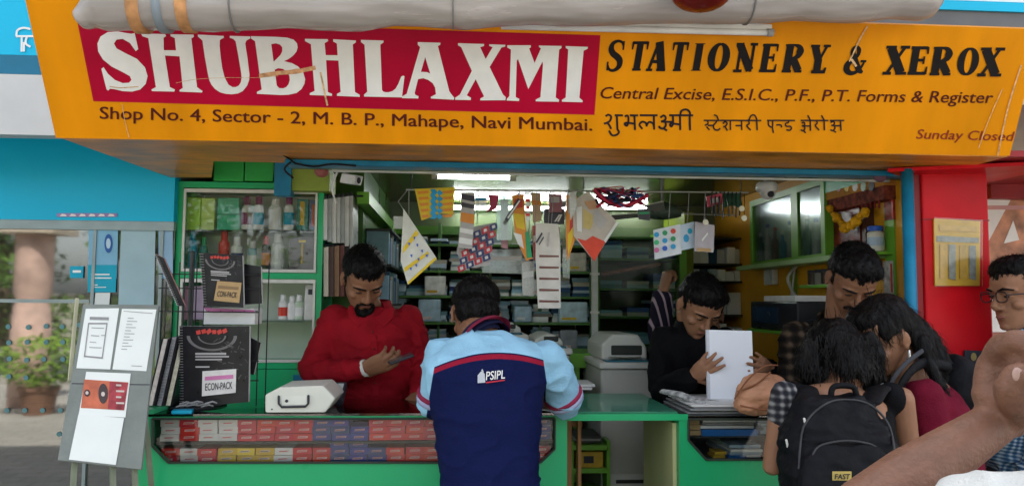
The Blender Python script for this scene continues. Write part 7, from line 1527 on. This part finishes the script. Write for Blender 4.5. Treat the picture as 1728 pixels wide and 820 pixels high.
# ---------------------------------------------------------------- man with glasses at the right edge
def man_glasses():
    pel = V((wx(1742, 2.42), 2.42, .9)); nk = W(1752, 572, 2.43); RT = V((.1, 1, 0))
    t = thing('person', 'man with dark rimmed glasses and a blue check shirt at the right edge', 'person', (pel.x, pel.y, 0))
    M = headM(W(1726, 494, 2.42), 93, -8, 0, 1.0); M_s = plaid('blue white check cloth', (.05, .12, .24), (.20, .33, .48), (.62, .68, .74), 30)
    SN_, SF_ = W(1765, 625, 2.26), W(1755, 620, 2.6); EN, WN = W(1775, 760, 2.24), W(1735, 830, 2.3); EF, WF = W(1765, 740, 2.64), W(1720, 790, 2.7)
    m = MB(); head(m, M); m.tube([nk - UP * .04, M @ V((0, -.03, .03))], [.056, .055], 14); torso(m, pel, nk, RT, .17, -.012); arm(m, SN_, EN, WN); arm(m, SF_, EF, WF)
    hand(m, WN, V((-.8, .3, -.2)), V((0, 0, -1)), -1); hand(m, WF, V((-.8, .3, -.2)), V((0, 0, -1)), 1); part(m, 'body', M_skin2, t, remesh=.0042, relax=1)
    m = MB(); torso(m, pel - UP * .1, nk - UP * .01, RT, .185, .018, 1.05, belly=.06); arm(m, SN_, EN, WN, 1.05, .018, .9); arm(m, SF_, EF, WF, 1.05, .018, .9); part(m, 'shirt', M_s, t, crease=1.3, remesh=.007, relax=4, amp=.007, nsc=13)
    collar(t, nk - UP * .012, UP, .078, .05, M_s, fw=V((-1, 0, 0)), open_=.3)
    hair_short(t, M, .9, seed=6); face(t, M); m = MB(); m.M = M
    for s_ in (-1, 1):
        q = [V((s_ * .034 + .024 * math.copysign(abs(cos(a)) ** .7, cos(a)), .110 - abs(cos(a)) * .004, .115 + .017 * math.copysign(abs(sin(a)) ** .7, sin(a)))) for a in [2 * pi * j / 20 for j in range(21)]]; m.tube(q, .0022, 6, rnd=False)
        m.tube([(s_ * .058, .106, .122), (s_ * .076, .07, .120), (s_ * .080, -.01, .117)], .0022, 6)
    m.tube([(-.010, .111, .120), (.010, .111, .120)], .002, 6); gl = part(m, 'glasses', mat('dark spectacle frame', (.03, .02, .02), .3), t, smooth=True)
    m = MB(); m.M = M
    for s_ in (): m.add([V((s_ * .034 + .023 * cos(2 * pi * j / 16), .1085, .115 + .016 * sin(2 * pi * j / 16))) for j in range(16)], [tuple(range(16))])
    legs(t, pel, RT, cloth('grey trousers', (.06, .06, .07)), V((-1, 0, 0)))
man_glasses()
# ---------------------------------------------------------------- bystander in white, arm across the lower right corner
def man_white():
    sh = W(1835, 912, .71); pel = V((sh.x + .20, .46, .86)); nk = V((sh.x + .19, .47, 1.36)); RT = V((.95, -.25, 0))
    t = thing('person', 'bystander in white whose bare forearm and clenched fist cross the lower right corner', 'person', (pel.x, pel.y, 0))
    M = headM(nk + V((0, .03, .17)), 10, -8, 0, 1.0); S = sh; E = W(1425, 880, .86); Wr = W(1700, 700, .93); S2 = nk + V((.19, -.06, -.06)); E2 = S2 + V((.06, .02, -.28)); W2 = E2 + V((-.03, .16, -.16))
    m = MB(); head(m, M); m.tube([nk - UP * .04, M @ V((0, -.03, .03))], [.058, .056], 14); torso(m, pel, nk, RT, .17, -.012); arm(m, S, E, Wr, .92); arm(m, S2, E2, W2, 1.0)
    f = V((-.16, -.42, 1)).normalized()
    _, tip = hand(m, Wr, f, V((1, .05, .1)), -1, ((66, 96, 60), (76, 96, 55), (82, 94, 55), (86, 92, 55)), (.62, .42, .10), 1.0, spread=.02, thumb_curl=.35)
    hand(m, W2, V((0, .6, -.5)), V((-1, 0, 0)), 1)
    m.tube(smoothline([W(1722, 700, .905), W(1704, 668, .878), W(1706, 645, .868), W(1722, 626, .864)], 4), [.017] * 4 + [.0165] * 4 + [.0145] * 4 + [.0115], 14)
    m.tube(smoothline([W(1676, 612, .925), W(1690, 586, .905), W(1716, 576, .885), W(1740, 586, .872), W(1748, 612, .87)], 4), [.016] * 6 + [.0145] * 6 + [.013] * 5, 14)
    m.tube(smoothline([W(1684, 690, .92), W(1672, 650, .925), W(1678, 615, .925)], 4), [.024] * 4 + [.020] * 5, 14); tip = W(1717, 632, .864)
    nl = MB(); nd = (V((0, 0, CAM_H)) - tip).normalized(); nl.ell(tip + nd * .0115, (.0068, .0026, .0085), nu=12, nv=8); part(nl, 'thumb_nail', mat('pale nail', (.50, .32, .26), .3), t, smooth=True)
    part(m, 'body', mat('weathered brown skin', (.21, .100, .062), .5, .18, 30, .25, 150), t, remesh=.0036, relax=1)
    M_s = cloth('white cotton', (.62, .62, .58)); m = MB(); torso(m, pel - UP * .1, nk - UP * .01, RT, .19, .015, 1.02); m.tube([S, S.lerp(E, .2), S.lerp(E, .40)], [.07, .064, .062], 16); arm(m, S2, E2, W2, 1.1, .015, .05); part(m, 'shirt', M_s, t, crease=.4, remesh=.006, relax=4, amp=.009, nsc=13)
    hair_short(t, M); face(t, M, moustache=True); legs(t, pel, V((1, 0, 0)), cloth('grey trousers', (.06, .06, .07)), V((0, 1, 0)))
    return t
man_white()
